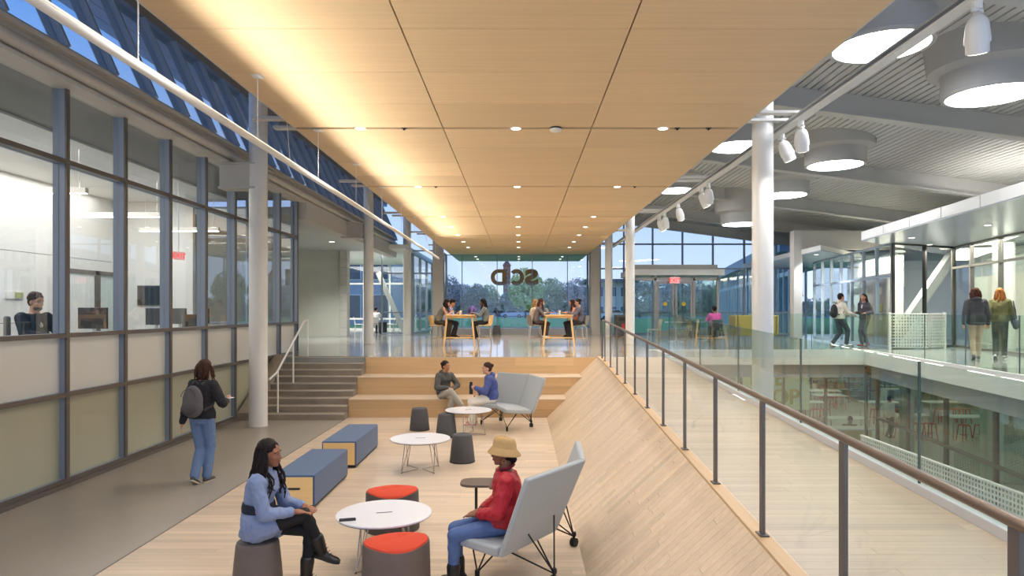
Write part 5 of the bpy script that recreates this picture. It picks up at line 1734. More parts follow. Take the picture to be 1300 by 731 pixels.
def hand(mb, W, d, n, side, s, curl=0.5):
    """palm, four jointed fingers of different length, thumb from the side of the palm"""
    d = d.normalized()
    n = (n-d*n.dot(d)).normalized()
    l = d.cross(n).normalized()*side              # towards the thumb
    rot = Matrix((d, l, n)).transposed()
    mb.ell(W+d*0.046*s, (0.054*s, 0.040*s, 0.016*s), rot)
    mb.cap(W-d*0.02*s, W+d*0.03*s, 0.023*s, 0.026*s, 8)
    for i, (off, L) in enumerate(((0.028, 0.070), (0.010, 0.080), (-0.009, 0.075), (-0.027, 0.060))):
        p = W+d*0.082*s+l*off*s
        ang = curl*0.55
        for q, f in enumerate((0.45, 0.32, 0.23)):
            dd = d*math.cos(ang)+n*math.sin(ang)+l*(off*1.2)
            e = p+dd.normalized()*L*f*s
            mb.cap(p, e, (0.0092-0.0009*q)*s, (0.0086-0.0009*q)*s, 6)
            p = e
            ang += curl*0.55
    p = W+d*0.025*s+l*0.030*s
    e = p+(d*0.55+l*0.75+n*0.25).normalized()*0.036*s
    mb.cap(p, e, 0.012*s, 0.010*s, 6)
    mb.cap(e, e+(d*0.9+l*0.25+n*0.3).normalized()*0.032*s, 0.010*s, 0.008*s, 6)

def person(label, loc, rz, pose, st, vox=0.016, s=1.0, group=None):
    root = thing('person', label, 'person', loc, rz, group)
    g = pose.get
    X, Y, Z = Vector((1, 0, 0)), Vector((0, 1, 0)), Vector((0, 0, 1))
    male = st.get('male', False)
    P = Vector(pose['pelvis']); N = Vector(pose['neck'])
    up = (N-P).normalized()
    ha, sa = R(g('hip_yaw', 0)), R(g('sh_yaw', 0))
    hl = Vector((-math.sin(ha), math.cos(ha), 0))
    sl = Vector((-math.sin(sa), math.cos(sa), R(g('sh_roll', 0)))).normalized()
    T = (N-P).length
    bow = g('bow', 0.02)
    W = [(-0.14, .105, .085), (0.0, .160, .108), (0.14, .165, .115), (0.42, .122, .090), (0.55, .130, .098), (0.72, .150, .112), (0.88, .165, .088), (0.97, .120, .070), (1.01, .078, .066), (1.04, .058, .055)]
    if male:
        W = [(-0.14, .105, .085), (0.0, .158, .108), (0.14, .160, .112), (0.42, .145, .100), (0.55, .155, .108), (0.72, .175, .118), (0.88, .190, .095), (0.97, .140, .075), (1.01, .085, .070), (1.04, .065, .060)]
    def sec(t, a, b, off):
        k = min(1, max(0, t))
        l_ = hl.lerp(sl, k).normalized()
        f_ = l_.cross(up).normalized()
        l_ = up.cross(f_).normalized()
        c = P+(N-P)*t-f_*(bow*math.sin(PI*k))+f_*(0.012*s if 0.6 < t < 0.8 and not male else 0)
        return (c, f_, b*s+off, l_, a*s+off)
    def torso(mb, off, t0=-0.2, t1=1.1, flare=0.0):
        sc = [sec(t, a, b, off+(flare*max(0, 0.35-t) if flare else 0)) for t, a, b in W if t0 <= t <= t1]
        mb.loft(sc)
    shw = (0.185 if male else 0.165)*s
    fw = sl.cross(up).normalized()
    S = {1: N-up*0.055*s+sl*shw, -1: N-up*0.055*s-sl*shw}
    Hp = {1: P+hl*0.085*s, -1: P-hl*0.085*s}
    A1, A2, L1, L2 = 0.285*s, 0.25*s, 0.425*s, 0.41*s
    arm = {}; leg = {}
    for k, nm in ((1, 'L'), (-1, 'R')):
        e, w = ik(S[k], pose['hand'+nm], A1, A2, g('elbow'+nm, (-0.8, 0.5*k, -0.3)))
        arm[k] = (S[k], e, w)
        kn, an = ik(Hp[k], pose['foot'+nm], L1, L2, g('knee'+nm, (1, 0, 0.25)))
        leg[k] = (Hp[k], kn, an)
    # ---- head frame
    hy, hp = R(g('head', (0, 0))[0]), R(g('head', (0, 0))[1])
    hf = Vector((math.cos(hp)*math.cos(hy), math.cos(hp)*math.sin(hy), math.sin(hp)))
    hlft = Vector((-math.sin(hy), math.cos(hy), 0))
    hu = hf.cross(hlft).normalized()
    nu = (up*0.5+Z*0.6+hf*0.12).normalized()
    H = N+nu*0.165*s+hf*0.018*s
    HR = Matrix((hf, hlft, hu)).transposed()
    hs = 1.0*s
    def hd(x, y, z):
        return H+HR @ (Vector((x, y, z))*hs)
    # ---- body: one continuous skin
    fine = vox <= 0.010
    mb = MB()
    torso(mb, -0.006)
    mb.ell(hd(-0.012, 0, 0.030), (0.096*hs, 0.074*hs, 0.090*hs), HR, 16, 12)
    mb.ell(hd(0.022, 0, -0.040), (0.066*hs, 0.058*hs, 0.074*hs), HR, 14, 10)
    mb.ell(hd(0.055, 0, -0.094), (0.026*hs, 0.028*hs, 0.020*hs), HR)
    mb.cap(hd(0.084, 0, 0.012), hd(0.102, 0, -0.028), 0.008*hs, 0.012*hs, 8)
    mb.ell(hd(0.090, 0, -0.034), (0.014*hs, 0.017*hs, 0.010*hs), HR)
    mb.ell(hd(0.078, 0, -0.062), (0.016*hs, 0.024*hs, 0.012*hs), HR)
    for k in (1, -1):
        mb.ell(hd(0.052, k*0.034, -0.026), (0.030*hs, 0.026*hs, 0.028*hs), HR)
        mb.ell(hd(0.070, k*0.030, 0.026), (0.018*hs, 0.030*hs, 0.011*hs), HR)
        mb.ell(hd(-0.008, k*0.074, -0.012), (0.020*hs, 0.010*hs, 0.031*hs), HR)
    mb.cap(hd(-0.022, 0, -0.055), N-up*0.01*s, 0.050*s*(1.12 if male else 1), 0.056*s*(1.12 if male else 1), 12)
    for k in (1, -1):
        a, b, c = arm[k]
        mb.ell(a, (0.05*s,)*3)
        mb.cap(a, b, 0.043*s, 0.035*s)
        mb.cap(b, c, 0.035*s, 0.023*s)
        hd_dir = Vector(g('palm'+('L' if k > 0 else 'R'), ((c-b).normalized(), -Z))[0])
        hd_n = Vector(g('palm'+('L' if k > 0 else 'R'), ((c-b).normalized(), -Z))[1])
        hand(mb, c, hd_dir, hd_n, -k if hd_n.z < 0 else k, s*1.0, g('curl', 0.5))
        a, b, c = leg[k]
        mb.cap(a, b, 0.078*s, 0.054*s, 12)
        mb.cap(b, c, 0.050*s, 0.034*s, 12)
        mid = b.lerp(c, 0.3)
        mb.ell(mid, (0.05*s, 0.05*s, 0.075*s))
        mb.cap(c, c+Vector((0, 0, -0.04*s)), 0.034*s, 0.03*s)
    body = skinned('body', mb, pm('skin', st['skin'], 0.55, var=0.03), root, vox, 2)
    # ---- face
    if vox < 0.017:
        for k in (1, -1):
            eye = obj('eye', MB().ell(hd(0.0765, k*0.030, 0.004), (0.0085*hs, 0.011*hs, 0.0055*hs), HR, 12, 8), pm('eye_white', (176, 166, 158), 0.3, var=0), root, smooth=True)
            obj('iris', MB().ell(hd(0.0825, k*0.030, 0.004), (0.0035*hs, 0.006*hs, 0.0052*hs), HR, 10, 6), pm('iris', (38, 26, 22), 0.2, var=0), eye, smooth=True)
            obj('eyebrow', MB().tube([hd(0.086, k*0.014, 0.026), hd(0.088, k*0.030, 0.031), hd(0.078, k*0.046, 0.027)], [0.003*hs, 0.0042*hs, 0.002*hs], 6), pm('brow', st['hair'][1], 0.8), root, smooth=True)
        obj('lips', MB().ell(hd(0.0915, 0, -0.058), (0.006*hs, 0.021*hs, 0.0045*hs), HR).ell(hd(0.0905, 0, -0.0665), (0.006*hs, 0.018*hs, 0.005*hs), HR), pm('lips', st.get('lips', tuple(int(c*0.74) for c in st['skin'])), 0.45, var=0), root, smooth=True)
    # ---- trousers / skirt
    bt = st['bottom']
    mb = MB()
    off = bt.get('off', 0.012)*s
    torso(mb, off-0.004, -0.2, 0.38)
    ln = bt.get('len', 1.0)
    wide = bt.get('wide', 0.0)*s
    for k in (1, -1):
        a, b, c = leg[k]
        if ln >= 0.5:
            mb.cap(a, b, 0.082*s+off, 0.058*s+off+wide*0.5, 12)
            e = b.lerp(c, min(1, (ln-0.5)*2)*0.97)
            mb.cap(b, e, 0.054*s+off+wide*0.5, 0.040*s+off+wide, 12)
            if wide < 0.01:
                mb.ell(b.lerp(c, 0.28), (0.054*s+off, 0.054*s+off, 0.08*s))
        else:
            mb.cap(a, a.lerp(b, ln*2), 0.084*s+off, 0.072*s+off, 12)
    skinned('trousers', mb, pm('trouser_cloth', bt['rgb'], 0.85, var=0.1, vs=14), root, vox*1.05, 3, (0.004 if off > 0.007 else 0.001)*s, 14, 3.1)
    # ---- top
    tp = st['top']
    mb = MB()
    off = tp.get('off', 0.016)*s
    torso(mb, off, tp.get('low', 0.0)-0.01, 1.02, tp.get('flare', 0.0))
    sv = tp.get('sleeve', 1.0)
    for k in (1, -1):
        a, b, c = arm[k]
        if sv > 0:
            mb.ell(a-sl*k*0.012*s, (0.056*s+off, 0.056*s+off, 0.052*s+off))
            mb.cap(a, b if sv >= 0.5 else a.lerp(b, sv*2), 0.046*s+off, 0.040*s+off*1.1, 12)
            if sv > 0.5:
                e = b.lerp(c, (sv-0.5)*2)
                mb.cap(b, e, 0.039*s+off*1.15, 0.028*s+off*0.75, 12)
    if tp.get('lap'):                               # long shirt lying over the thighs
        for k in (1, -1):
            a, b, c = leg[k]
            mb.cap(a, a.lerp(b, tp['lap']), 0.098*s+off, 0.088*s+off, 12)
        mb.ell(P-Z*0.04*s-X*0.03, (0.15*s, 0.185*s, 0.085*s))
    if tp.get('hood'):
        mb.ell(N-fw*0.075*s+up*0.015*s, (0.07*s, 0.115*s, 0.065*s), Matrix((fw, sl, up)).transposed())
        mb.ell(N+up*0.01*s-fw*0.02*s, (0.085*s, 0.10*s, 0.035*s), Matrix((fw, sl, up)).transposed())
    if tp.get('collar'):
        mb.cap(N-fw*0.02*s, N+up*0.045*s-fw*0.005*s, 0.075*s, 0.066*s, 14)
    topo = skinned(tp.get('name', 'jacket'), mb, pm('top_cloth', tp['rgb'], tp.get('rough', 0.85), var=0.08, vs=12), root, vox*1.05, 3, tp.get('wrinkle', 0.006)*s, 11, 7.7)
    if 'rib' in tp:
        for k in (1, -1):
            a, b, c = arm[k]
            obj('cuff', MB().tube([b.lerp(c, 0.86), b.lerp(c, 0.92), b.lerp(c, 0.985)], [0.036*s, 0.034*s, 0.032*s], 16), pm('rib_knit', tp['rib'], 0.9, var=0.25, vs=160), topo, smooth=True, angle=50)
        obj('rib_collar', MB().tube([N+up*0.035*s+(fw*math.cos(t)*0.066+sl*math.sin(t)*0.068-up*0.03*math.cos(t))*s for t in [2*PI*i/20 for i in range(20)]], 0.012*s, 8, closed=True), pm('rib_knit', tp['rib'], 0.9, var=0.25, vs=160), topo, smooth=True)
    if 'belt' in tp:
        mb = MB()
        n = 28
        for z0, z1 in ((0.30, 0.45),):
            r_ = []
            for t in (z0, (z0+z1)/2, z1):
                c, f_, ra, l_, rb = sec(t, .127 if t > .4 else .136, .093 if t > .4 else .1, off+0.012)
                r_.append((c, f_, ra, l_, rb))
            mb.loft(r_, n)
        obj('belt', mb, pm('belt_cloth', tp['belt'], 0.7), topo, smooth=True, angle=50)
    if 'shirt' in tp:                               # shirt front showing in the open jacket
        mb = MB()
        mb.cap(N+fw*0.055*s-up*0.02*s, N+fw*0.118*s-up*0.16*s, 0.03*s, 0.03*s)
        skinned('undershirt', mb, pm('under_cloth', tp['shirt'], 0.9), topo, max(vox, 0.01), 2)
    # ---- shoes
    shc = st['shoe']
    for k, nm in ((1, 'L'), (-1, 'R')):
        a, b, c = leg[k]
        ty, tpitch = g('toe'+nm, (0, 0))
        d = Vector((math.cos(R(tpitch))*math.cos(R(ty)), math.cos(R(tpitch))*math.sin(R(ty)), math.sin(R(tpitch))))
        lft = Vector((-math.sin(R(ty)), math.cos(R(ty)), 0))
        u_ = d.cross(lft).normalized()
        rot = Matrix((d, lft, u_)).transposed()
        mb = MB()
        mb.ell(c-d*0.02*s-u_*0.040*s, (0.055*s, 0.037*s, 0.042*s), rot)
        mb.cap(c-d*0.005*s-u_*0.038*s, c+d*0.10*s-u_*0.052*s, 0.037*s, 0.032*s, 12)
        mb.ell(c+d*0.125*s-u_*0.055*s, (0.062*s, 0.042*s, 0.028*s), rot)
        if shc.get('boot'):
            ld = (b-c).normalized()
            mb.cap(c-u_*0.02*s, c+ld*shc['boot']*s, 0.052*s, 0.064*s, 14)
        sh_ = skinned('boot' if shc.get('boot') else 'shoe', mb, pm('shoe_leather', shc['rgb'], 0.4 if shc.get('boot') else 0.7), root, min(vox, 0.012), 2)
        out = [(-0.075, 0.0), (-0.068, 0.026), (-0.03, 0.034), (0.03, 0.034), (0.09, 0.044), (0.15, 0.040), (0.185, 0.018), (0.19, 0.0), (0.185, -0.018), (0.15, -0.040), (0.09, -0.044), (0.03, -0.034), (-0.03, -0.034), (-0.068, -0.026)]
        n = len(out)
        th = shc.get('sole_h', 0.02)
        vs = [c+(d*x+lft*y-u_*(0.082))*s for x, y in out]+[c+(d*x+lft*y-u_*(0.082-th))*s for x, y in out]
        fs = [tuple(range(n)), tuple(range(2*n-1, n-1, -1))]+[(i, n+i, n+(i+1) % n, (i+1) % n) for i in range(n)]
        obj('sole', MB().add(vs, fs), pm('sole', shc.get('sole', (40, 38, 36)), 0.7), sh_)
        if shc.get('laces'):
            for q in range(5):
                cc = c+d*(0.085-0.022*q)*s+u_*(-0.020+0.020*q+0.004*q*q*0.3)*s
                obj('lace', MB().tube([cc-lft*0.022*s, cc+u_*0.006*s, cc+lft*0.022*s], 0.0035*s, 6), pm('lace', (20, 20, 20), 0.8), sh_)
    # ---- hair
    hstyle, hrgb = st['hair'][0], st['hair'][1]
    hm = pm('hair', tuple(int(c*0.8) for c in hrgb), 0.6, var=0.22, vs=40, stretch=(1, 1, 0.25), spec=0.22)
    mb = MB()
    if not st.get('hat'):
        mb.ell(hd(-0.024, 0, 0.050), (0.099*hs, 0.083*hs, 0.090*hs), HR, 18, 12)
    mb.ell(hd(-0.045, 0, 0.005), (0.072*hs, 0.079*hs, 0.088*hs), HR, 16, 10)
    if hstyle == 'bun':
        mb.ell(hd(-0.115, 0, 0.055), (0.042*hs, 0.045*hs, 0.042*hs), HR)
    if hstyle == 'lowbun':
        mb.ell(hd(-0.095, 0, -0.060), (0.038*hs, 0.040*hs, 0.034*hs), HR)
    if hstyle == 'curly':
        rnd = random.Random(2)
        for i in range(46):
            a_, b_ = rnd.uniform(0, 2*PI), rnd.uniform(-0.1, 1.0)
            mb.ell(hd(-0.02+0.092*math.cos(a_)*math.cos(b_) if math.cos(a_) < 0.55 or b_ > 0.55 else -0.02, 0.082*math.sin(a_)*math.cos(b_), 0.045+0.092*math.sin(b_)), (0.02*hs,)*3, None, 8, 6)
    if hstyle in ('long', 'bob', 'wavy'):
        dl = {'long': 0.30, 'bob': 0.14, 'wavy': 0.34}[hstyle]*s
        mb.ell(hd(-0.065, 0, -0.055), (0.050*hs, 0.082*hs, 0.085*hs), HR)
        bk = H-fw*0.075*s-Z*dl*0.55
        mb.ell(bk, (0.040*s, 0.105*s, dl*0.62), Matrix((fw, sl, Z)).transposed())
    hair = skinned('hair', mb, hm, root, min(vox, 0.014), 2, 0.006*s, 42, 1.3)
    if hstyle in ('long', 'wavy', 'bob'):
        rnd = random.Random(int(abs(loc[0]*100)))
        mb = MB()
        dl = {'long': 0.34, 'bob': 0.17, 'wavy': 0.40}[hstyle]*s
        for i in range(64 if vox < 0.012 else 26):
            a_ = rnd.uniform(R(62), R(298))
            x0, y0 = 0.088*math.cos(a_)-0.02, 0.080*math.sin(a_)
            z0 = rnd.uniform(0.0, 0.07)
            p = hd(x0, y0, z0)
            out_ = (HR @ Vector((x0+0.02, y0, 0))).normalized()
            pts = []
            ph_, wv = rnd.uniform(0, 6), rnd.uniform(0.008, 0.02)*(1.8 if hstyle == 'wavy' else 0.7)
            LL = dl*rnd.uniform(0.75, 1.1)
            for q in range(9):
                t = q/8
                pts.append(p+out_*(0.010+0.030*math.sin(min(1, t*1.6)*PI/2)*(1-0.25*t))*s-Z*LL*t+fw*(0.05*t*t*s if math.cos(a_) > -0.1 else -0.01*t)+Vector((math.sin(ph_+t*9), math.cos(ph_+t*8), 0))*wv*t*s)
            mb.tube(pts, [0.004*s+0.007*s*math.sin(PI*min(1, t_/8*0.9+0.1)) for t_ in range(9)], 6)
        obj('lock', mb, hm, hair, smooth=True)['kind'] = 'stuff'
    if st.get('beard'):
        mb = MB()
        mb.ell(hd(0.035, 0, -0.078), (0.058*hs, 0.056*hs, 0.042*hs), HR)
        skinned('beard', mb, hm, root, min(vox, 0.012), 1, 0.004*s, 60)
    if st.get('hat'):
        prof = [(0.156, -0.056), (0.152, -0.046), (0.116, -0.002), (0.112, 0.004), (0.106, 0.054), (0.09, 0.086), (0.05, 0.097), (0.005, 0.099)]
        hb = MB()
        n = 40
        vs = []
        rr = prof+[(r_-0.006, z_-0.006) for r_, z_ in reversed(prof)]
        for r_, z_ in rr:
            for q in range(n):
                t = 2*PI*q/n
                vs.append(hd(-0.012+r_*1.0*math.cos(t), r_*0.92*math.sin(t), 0.048+z_+0.012*math.cos(t)))
        fs = []
        for i in range(len(rr)-1):
            for q in range(n):
                fs.append((i*n+q, i*n+(q+1) % n, (i+1)*n+(q+1) % n, (i+1)*n+q))
        for q in range(n):
            fs.append(((len(rr)-1)*n+q, (len(rr)-1)*n+(q+1) % n, (q+1) % n, q))
        ht = obj('bucket_hat', hb.add(vs, fs), pm('hat_cloth', st['hat'], 0.85, var=0.1, vs=40), root, smooth=True, angle=60)
        for rr_, zz in ((0.135, -0.032), (0.122, -0.016)):
            obj('stitch', MB().tube([hd(-0.012+rr_*math.cos(t), rr_*0.92*math.sin(t), 0.048+zz+0.012*math.cos(t)+0.004) for t in [2*PI*q/36 for q in range(36)]], 0.0016*s, 5, closed=True), pm('hat_thread', tuple(int(c*0.8) for c in st['hat']), 0.8), ht)
    if st.get('earring'):
        for k in (1, -1):
            c = hd(-0.002, k*0.082, -0.062)
            obj('earring', MB().tube([c+HR @ Vector((0.016*math.cos(t), 0.0, 0.020*math.sin(t))) for t in [2*PI*q/16 for q in range(16)]], 0.003*s, 6, closed=True), pm('gold', (214, 180, 110), 0.25, metal=0.9, var=0), root, smooth=True)
    return root, dict(P=P, N=N, up=up, fw=fw, sl=sl, arm=arm, leg=leg, H=H)

def to_world(root_loc, rz, p):
    c, s_ = math.cos(rz), math.sin(rz)
    return Vector((root_loc[0]+c*p.x-s_*p.y, root_loc[1]+s_*p.x+c*p.y, root_loc[2]+p.z))

def backpack(loc, rz, J, rgb, label, s=1.0):
    """worn pack: lies against the wearer's back"""
    b = thing('backpack', label, 'backpack', loc, rz)
    fw, sl, up, N = J['fw'], J['sl'], J['up'], J['N']
    c = N-fw*0.20*s-up*0.27*s
    rot = Matrix((fw, sl, up)).transposed()
    mb = MB()
    mb.ell(c, (0.085*s, 0.155*s, 0.215*s), rot, 16, 12).ell(c-up*0.08*s, (0.095*s, 0.16*s, 0.15*s), rot, 16, 12)
    body = skinned('body', mb, pm('pack_cloth', rgb, 0.8, var=0.12, vs=14), b, 0.014, 3, 0.005, 14)
    mb = MB().ell(c-fw*0.075*s-up*0.10*s, (0.045*s, 0.12*s, 0.09*s), rot, 14, 10)
    skinned('pocket', mb, pm('pack_pocket', tuple(int(x*0.85) for x in rgb), 0.8, var=0.12, vs=14), b, 0.014, 2)
    for k in (1, -1):
        pts = [N-fw*0.12*s+sl*k*0.06*s-up*0.05*s, N+sl*k*0.085*s+up*0.015*s-fw*0.03*s, N+fw*0.085*s+sl*k*0.10*s-up*0.08*s, N+fw*0.115*s+sl*k*0.12*s-up*0.2*s, N+sl*k*0.165*s-up*0.33*s, N-fw*0.13*s+sl*k*0.13*s-up*0.40*s]
        obj('strap', MB().tube(pts, 0.018*s, 8), pm('pack_strap', tuple(int(x*0.7) for x in rgb), 0.8), b, smooth=True)
    obj('grab_loop', MB().tube([N-fw*0.15*s+sl*y_*s-up*(0.05-0.05*math.cos(y_*40))*s for y_ in (-0.035, -0.02, 0, 0.02, 0.035)], 0.008*s, 6), pm('pack_strap', tuple(int(x*0.7) for x in rgb), 0.8), b, smooth=True)
    obj('zip', MB().tube([c-fw*0.09*s+(sl*math.cos(t)*0.125+up*math.sin(t)*0.17)*s for t in [R(20)+R(140)*i/10 for i in range(11)]], 0.005*s, 6), pm('pack_zip', (40, 40, 42), 0.5), b, smooth=True)
    return b

DN = Vector((0, 0, -1))
# --- woman in the blue shirt on the taupe stool
bl_loc = (-2.245, 5.9, 0)
person('woman in blue shirt and black leggings sitting cross legged on a taupe stool', bl_loc, R(0), dict(
    pelvis=(0.0, 0, 0.535), neck=(0.045, 0, 1.005), bow=0.03, sh_yaw=-4, head=(-4, -2),
    handR=(0.325, -0.075, 0.685), handL=(0.36, 0.06, 0.695), elbowR=(-0.5, -0.35, -0.8), elbowL=(-0.4, 0.5, -0.8),
    palmR=((1, 0.35, -0.10), (0.05, 0.1, -1)), palmL=((0.85, -0.5, -0.05), (0.05, 0, -1)), curl=0.35,
    footR=(0.50, 0.13, 0.29), kneeR=(0.8, -0.1, 0.9), footL=(0.37, 0.09, 0.085), kneeL=(1, 0, 0.4), toeR=(-6, -14), toeL=(0, 0)),
    dict(skin=(150, 100, 74), hair=('wavy', (38, 28, 25)), lips=(140, 66, 62),
         top=dict(name='shirt', rgb=(126, 142, 176), off=0.022, sleeve=0.92, low=-0.2, flare=0.06, lap=0.28, belt=(24, 28, 46), wrinkle=0.010, collar=True),
         bottom=dict(rgb=(22, 21, 23), off=0.006, len=0.93), shoe=dict(rgb=(30, 27, 26), boot=0.13, sole_h=0.03, laces=True)), vox=0.0072, s=0.97)
# --- woman in the red jacket on the lounge seat
rd_loc = (-0.17, 5.97, 0)
person('woman in red jacket, jeans and tan bucket hat on the grey lounge seat', rd_loc, R(184), dict(
    pelvis=(0.0, 0, 0.545), neck=(-0.05, 0, 1.00), bow=0.035, head=(4, 2),
    handL=(0.20, 0.07, 0.640), handR=(0.17, -0.06, 0.645), elbowL=(-0.4, 0.7, -0.6), elbowR=(-0.4, -0.7, -0.6),
    palmL=((0.85, -0.5, -0.14), (-0.1, 0, -1)), palmR=((0.85, 0.5, -0.12), (-0.1, 0, -1)), curl=0.3,
    footL=(0.41, 0.07, 0.085), footR=(0.36, -0.1, 0.085), kneeL=(1, 0.05, 0.5), kneeR=(1, -0.05, 0.5), toeL=(4, 0), toeR=(-8, 0)),
    dict(skin=(128, 82, 60), hair=('lowbun', (26, 20, 19)), lips=(126, 60, 56), hat=(182, 148, 98), earring=True,
         top=dict(rgb=(170, 18, 36), off=0.032, sleeve=0.9, low=-0.02, rough=0.5, wrinkle=0.010, rib=(120, 30, 40), shirt=(150, 120, 110)),
         bottom=dict(rgb=(80, 104, 150), off=0.009, len=0.9), shoe=dict(rgb=(24, 22, 22), boot=0.12, sole_h=0.028)), vox=0.0075, s=0.95)
# --- woman with backpack walking away on the aisle
wk_loc, wk_rz = (-4.42, 9.5, 0), R(84)
_, J = person('woman in black jacket and jeans walking away along the concrete aisle', wk_loc, wk_rz, dict(
    pelvis=(0.0, 0, 0.90), neck=(0.03, 0, 1.42), sh_yaw=-8, head=(-22, -6),
    handR=(0.24, -0.22, 1.12), handL=(-0.05, 0.27, 0.80), elbowR=(-0.8, -0.5, -0.5), elbowL=(-0.9, 0.2, 0), palmR=((1, 0.2, 0.25), (0, 0.4, 1)),
    footR=(0.05, -0.035, 0.085), footL=(-0.11, 0.045, 0.115), kneeR=(1, 0, 0), kneeL=(1, 0, 0), toeR=(-4, 0), toeL=(4, -28)),
    dict(skin=(206, 158, 132), hair=('bob', (84, 54, 40)), top=dict(rgb=(34, 33, 38), off=0.024, sleeve=0.98, wrinkle=0.010, low=-0.02),
         bottom=dict(rgb=(104, 128, 164), off=0.012, wide=0.012), shoe=dict(rgb=(74, 70, 62), sole=(190, 180, 160))), vox=0.010, s=1.0)
backpack(wk_loc, wk_rz, J, (92, 88, 90), 'grey backpack on the woman walking along the aisle')
hw = to_world(wk_loc, wk_rz, J['arm'][-1][2]+Vector((0.09, 0.0, 0.02)))
p = thing('phone', 'pale phone in the hand of the woman walking along the aisle', 'phone', hw, wk_rz)
obj('case', MB().box(-0.07, 0.07, -0.035, 0.035, 0, 0.009), M_white, p, bevel=0.003)
obj('screen', MB().box(-0.065, 0.065, -0.031, 0.031, 0.009, 0.0098), mat('phone_screen', (190, 200, 214), rough=0.1, var=0, emit=0.3), p)
# --- two women at the seating steps
person('smiling woman in charcoal hoodie and grey trousers on the lowest oak seating step', (-1.71, 15.42, 0), R(-62), dict(
    pelvis=(0, 0, 0.505), neck=(0.03, 0, 0.985), head=(28, 0), sh_yaw=4, bow=0.03,
    handR=(0.26, -0.02, 0.68), handL=(0.20, 0.12, 0.64), elbowR=(-0.4, -0.8, -0.4), elbowL=(-0.3, 0.9, -0.4), palmR=((0.6, 0.7, -0.2), (0, 0, -1)), palmL=((0.7, -0.6, 0), (0, 0, -1)),
    footR=(0.56, 0.20, 0.30), kneeR=(0.7, -0.2, 1), footL=(0.36, -0.02, 0.085), kneeL=(1, 0, 0.5), toeR=(25, -16), toeL=(0, 0)),
    dict(skin=(186, 132, 102), hair=('bun', (48, 36, 32)), top=dict(name='hoodie', rgb=(84, 84, 82), off=0.026, sleeve=0.98, hood=True), bottom=dict(rgb=(164, 160, 152), off=0.014, wide=0.01),
         shoe=dict(rgb=(50, 50, 54), sole=(226, 224, 220))), vox=0.011, s=0.97)
bj_loc, bj_rz = (-0.60, 14.28, 0), R(188)
_, J = person('woman in blue hooded jacket and white trousers seated sideways on the far lounge seat', bj_loc, bj_rz, dict(
    pelvis=(0, 0, 0.545), neck=(0.05, 0, 1.03), head=(6, -3), bow=0.045,
    handL=(0.34, 0.10, 0.80), handR=(0.26, -0.10, 0.66), elbowL=(-0.5, 0.6, -0.7), elbowR=(-0.5, -0.6, -0.7), palmL=((0.9, 0, 0.3), (0, -1, 0)), curl=0.9,
    footL=(0.40, 0.08, 0.085), footR=(0.34, -0.22, 0.085), kneeL=(1, 0, 0.5), kneeR=(1, -0.1, 0.5), toeL=(0, 0), toeR=(-10, 0)),
    dict(skin=(214, 164, 140), hair=('bun', (82, 52, 42)), top=dict(rgb=(74, 88, 146), off=0.030, sleeve=0.97, hood=True, low=-0.05, wrinkle=0.010), bottom=dict(rgb=(226, 220, 208), off=0.02, wide=0.015),
         shoe=dict(rgb=(186, 130, 130), sole=(230, 220, 216))), vox=0.011, s=0.98)
hw = to_world(bj_loc, bj_rz, J['arm'][1][2]+Vector((0.085, -0.03, -0.13)))
p = thing('water_bottle', 'black water bottle held by the woman in the blue jacket', 'bottle', hw)
obj('body', MB().lathe([(0.036, 0), (0.038, 0.01), (0.038, 0.19), (0.03, 0.21)], n=20), M_black, p, smooth=True, angle=40)
obj('cap', MB().lathe([(0.03, 0.21), (0.032, 0.245), (0.02, 0.25)], n=16), M_rubber, p)
# --- people at the high tables
def stool_pose(fwd=0.02, lean=0.10, hx=0.42, hz=1.06, yaw=0, look=-18, legs=0.3):
    return dict(pelvis=(fwd, 0, 0.785), neck=(fwd+lean, 0, 1.265), head=(yaw, look), bow=0.03,
                handR=(hx, -0.09, hz), handL=(hx-0.04, 0.13, hz), elbowR=(-0.3, -0.5, -0.8), elbowL=(-0.3, 0.5, -0.8), palmR=((1, 0.3, 0), DN), palmL=((1, -0.3, 0), DN),
                footR=(0.30, -0.07, legs+0.05), footL=(0.36, 0.10, legs), kneeR=(1, 0, 0.5), kneeL=(1, 0.05, 0.5))
def st_(skin, hair, top, bot, shoe=(40, 38, 36), **kw):
    return dict(skin=skin, hair=hair, top=top, bottom=bot, shoe=dict(rgb=shoe, **kw.pop('shoekw', {})), **kw)
p_ = stool_pose(0.03, 0.24, 0.50, 1.13, 0, -30)
person('woman in sleeveless grey top leaning on the left high table', (-2.72, 22.35, UP), 0, p_, st_((206, 154, 126), ('long', (52, 34, 30)), dict(name='tank_top', rgb=(120, 116, 104), sleeve=0.0), dict(rgb=(64, 54, 48), off=0.02, wide=0.01)), 0.015, 0.97)
person('dark haired man in pale shirt at the left high table', (-2.6, 23.35, UP), 0, stool_pose(0.02, 0.22, 0.52, 1.09, -5, -28), st_((176, 130, 102), ('curly', (30, 26, 26)), dict(name='shirt', rgb=(164, 164, 184), sleeve=0.45), dict(rgb=(60, 60, 70)), male=True), 0.015, 1.0)
person('woman with dark curls in grey and black top at the left high table', (-1.13, 22.5, UP), PI, stool_pose(0.0, 0.05, 0.42, 1.08, 0, -8), st_((128, 86, 66), ('wavy', (30, 24, 24)), dict(name='top', rgb=(112, 116, 112), sleeve=0.98), dict(rgb=(36, 36, 38))), 0.015, 0.97)
person('woman with auburn hair in grey cardigan at the right high table', (0.50, 22.35, UP), 0, stool_pose(0.02, 0.13, 0.48, 1.09, 0, -12), st_((214, 166, 140), ('long', (92, 48, 38)), dict(name='cardigan', rgb=(104, 94, 92), sleeve=0.98), dict(rgb=(66, 48, 42)), shoe=(220, 214, 206)), 0.015, 0.97)
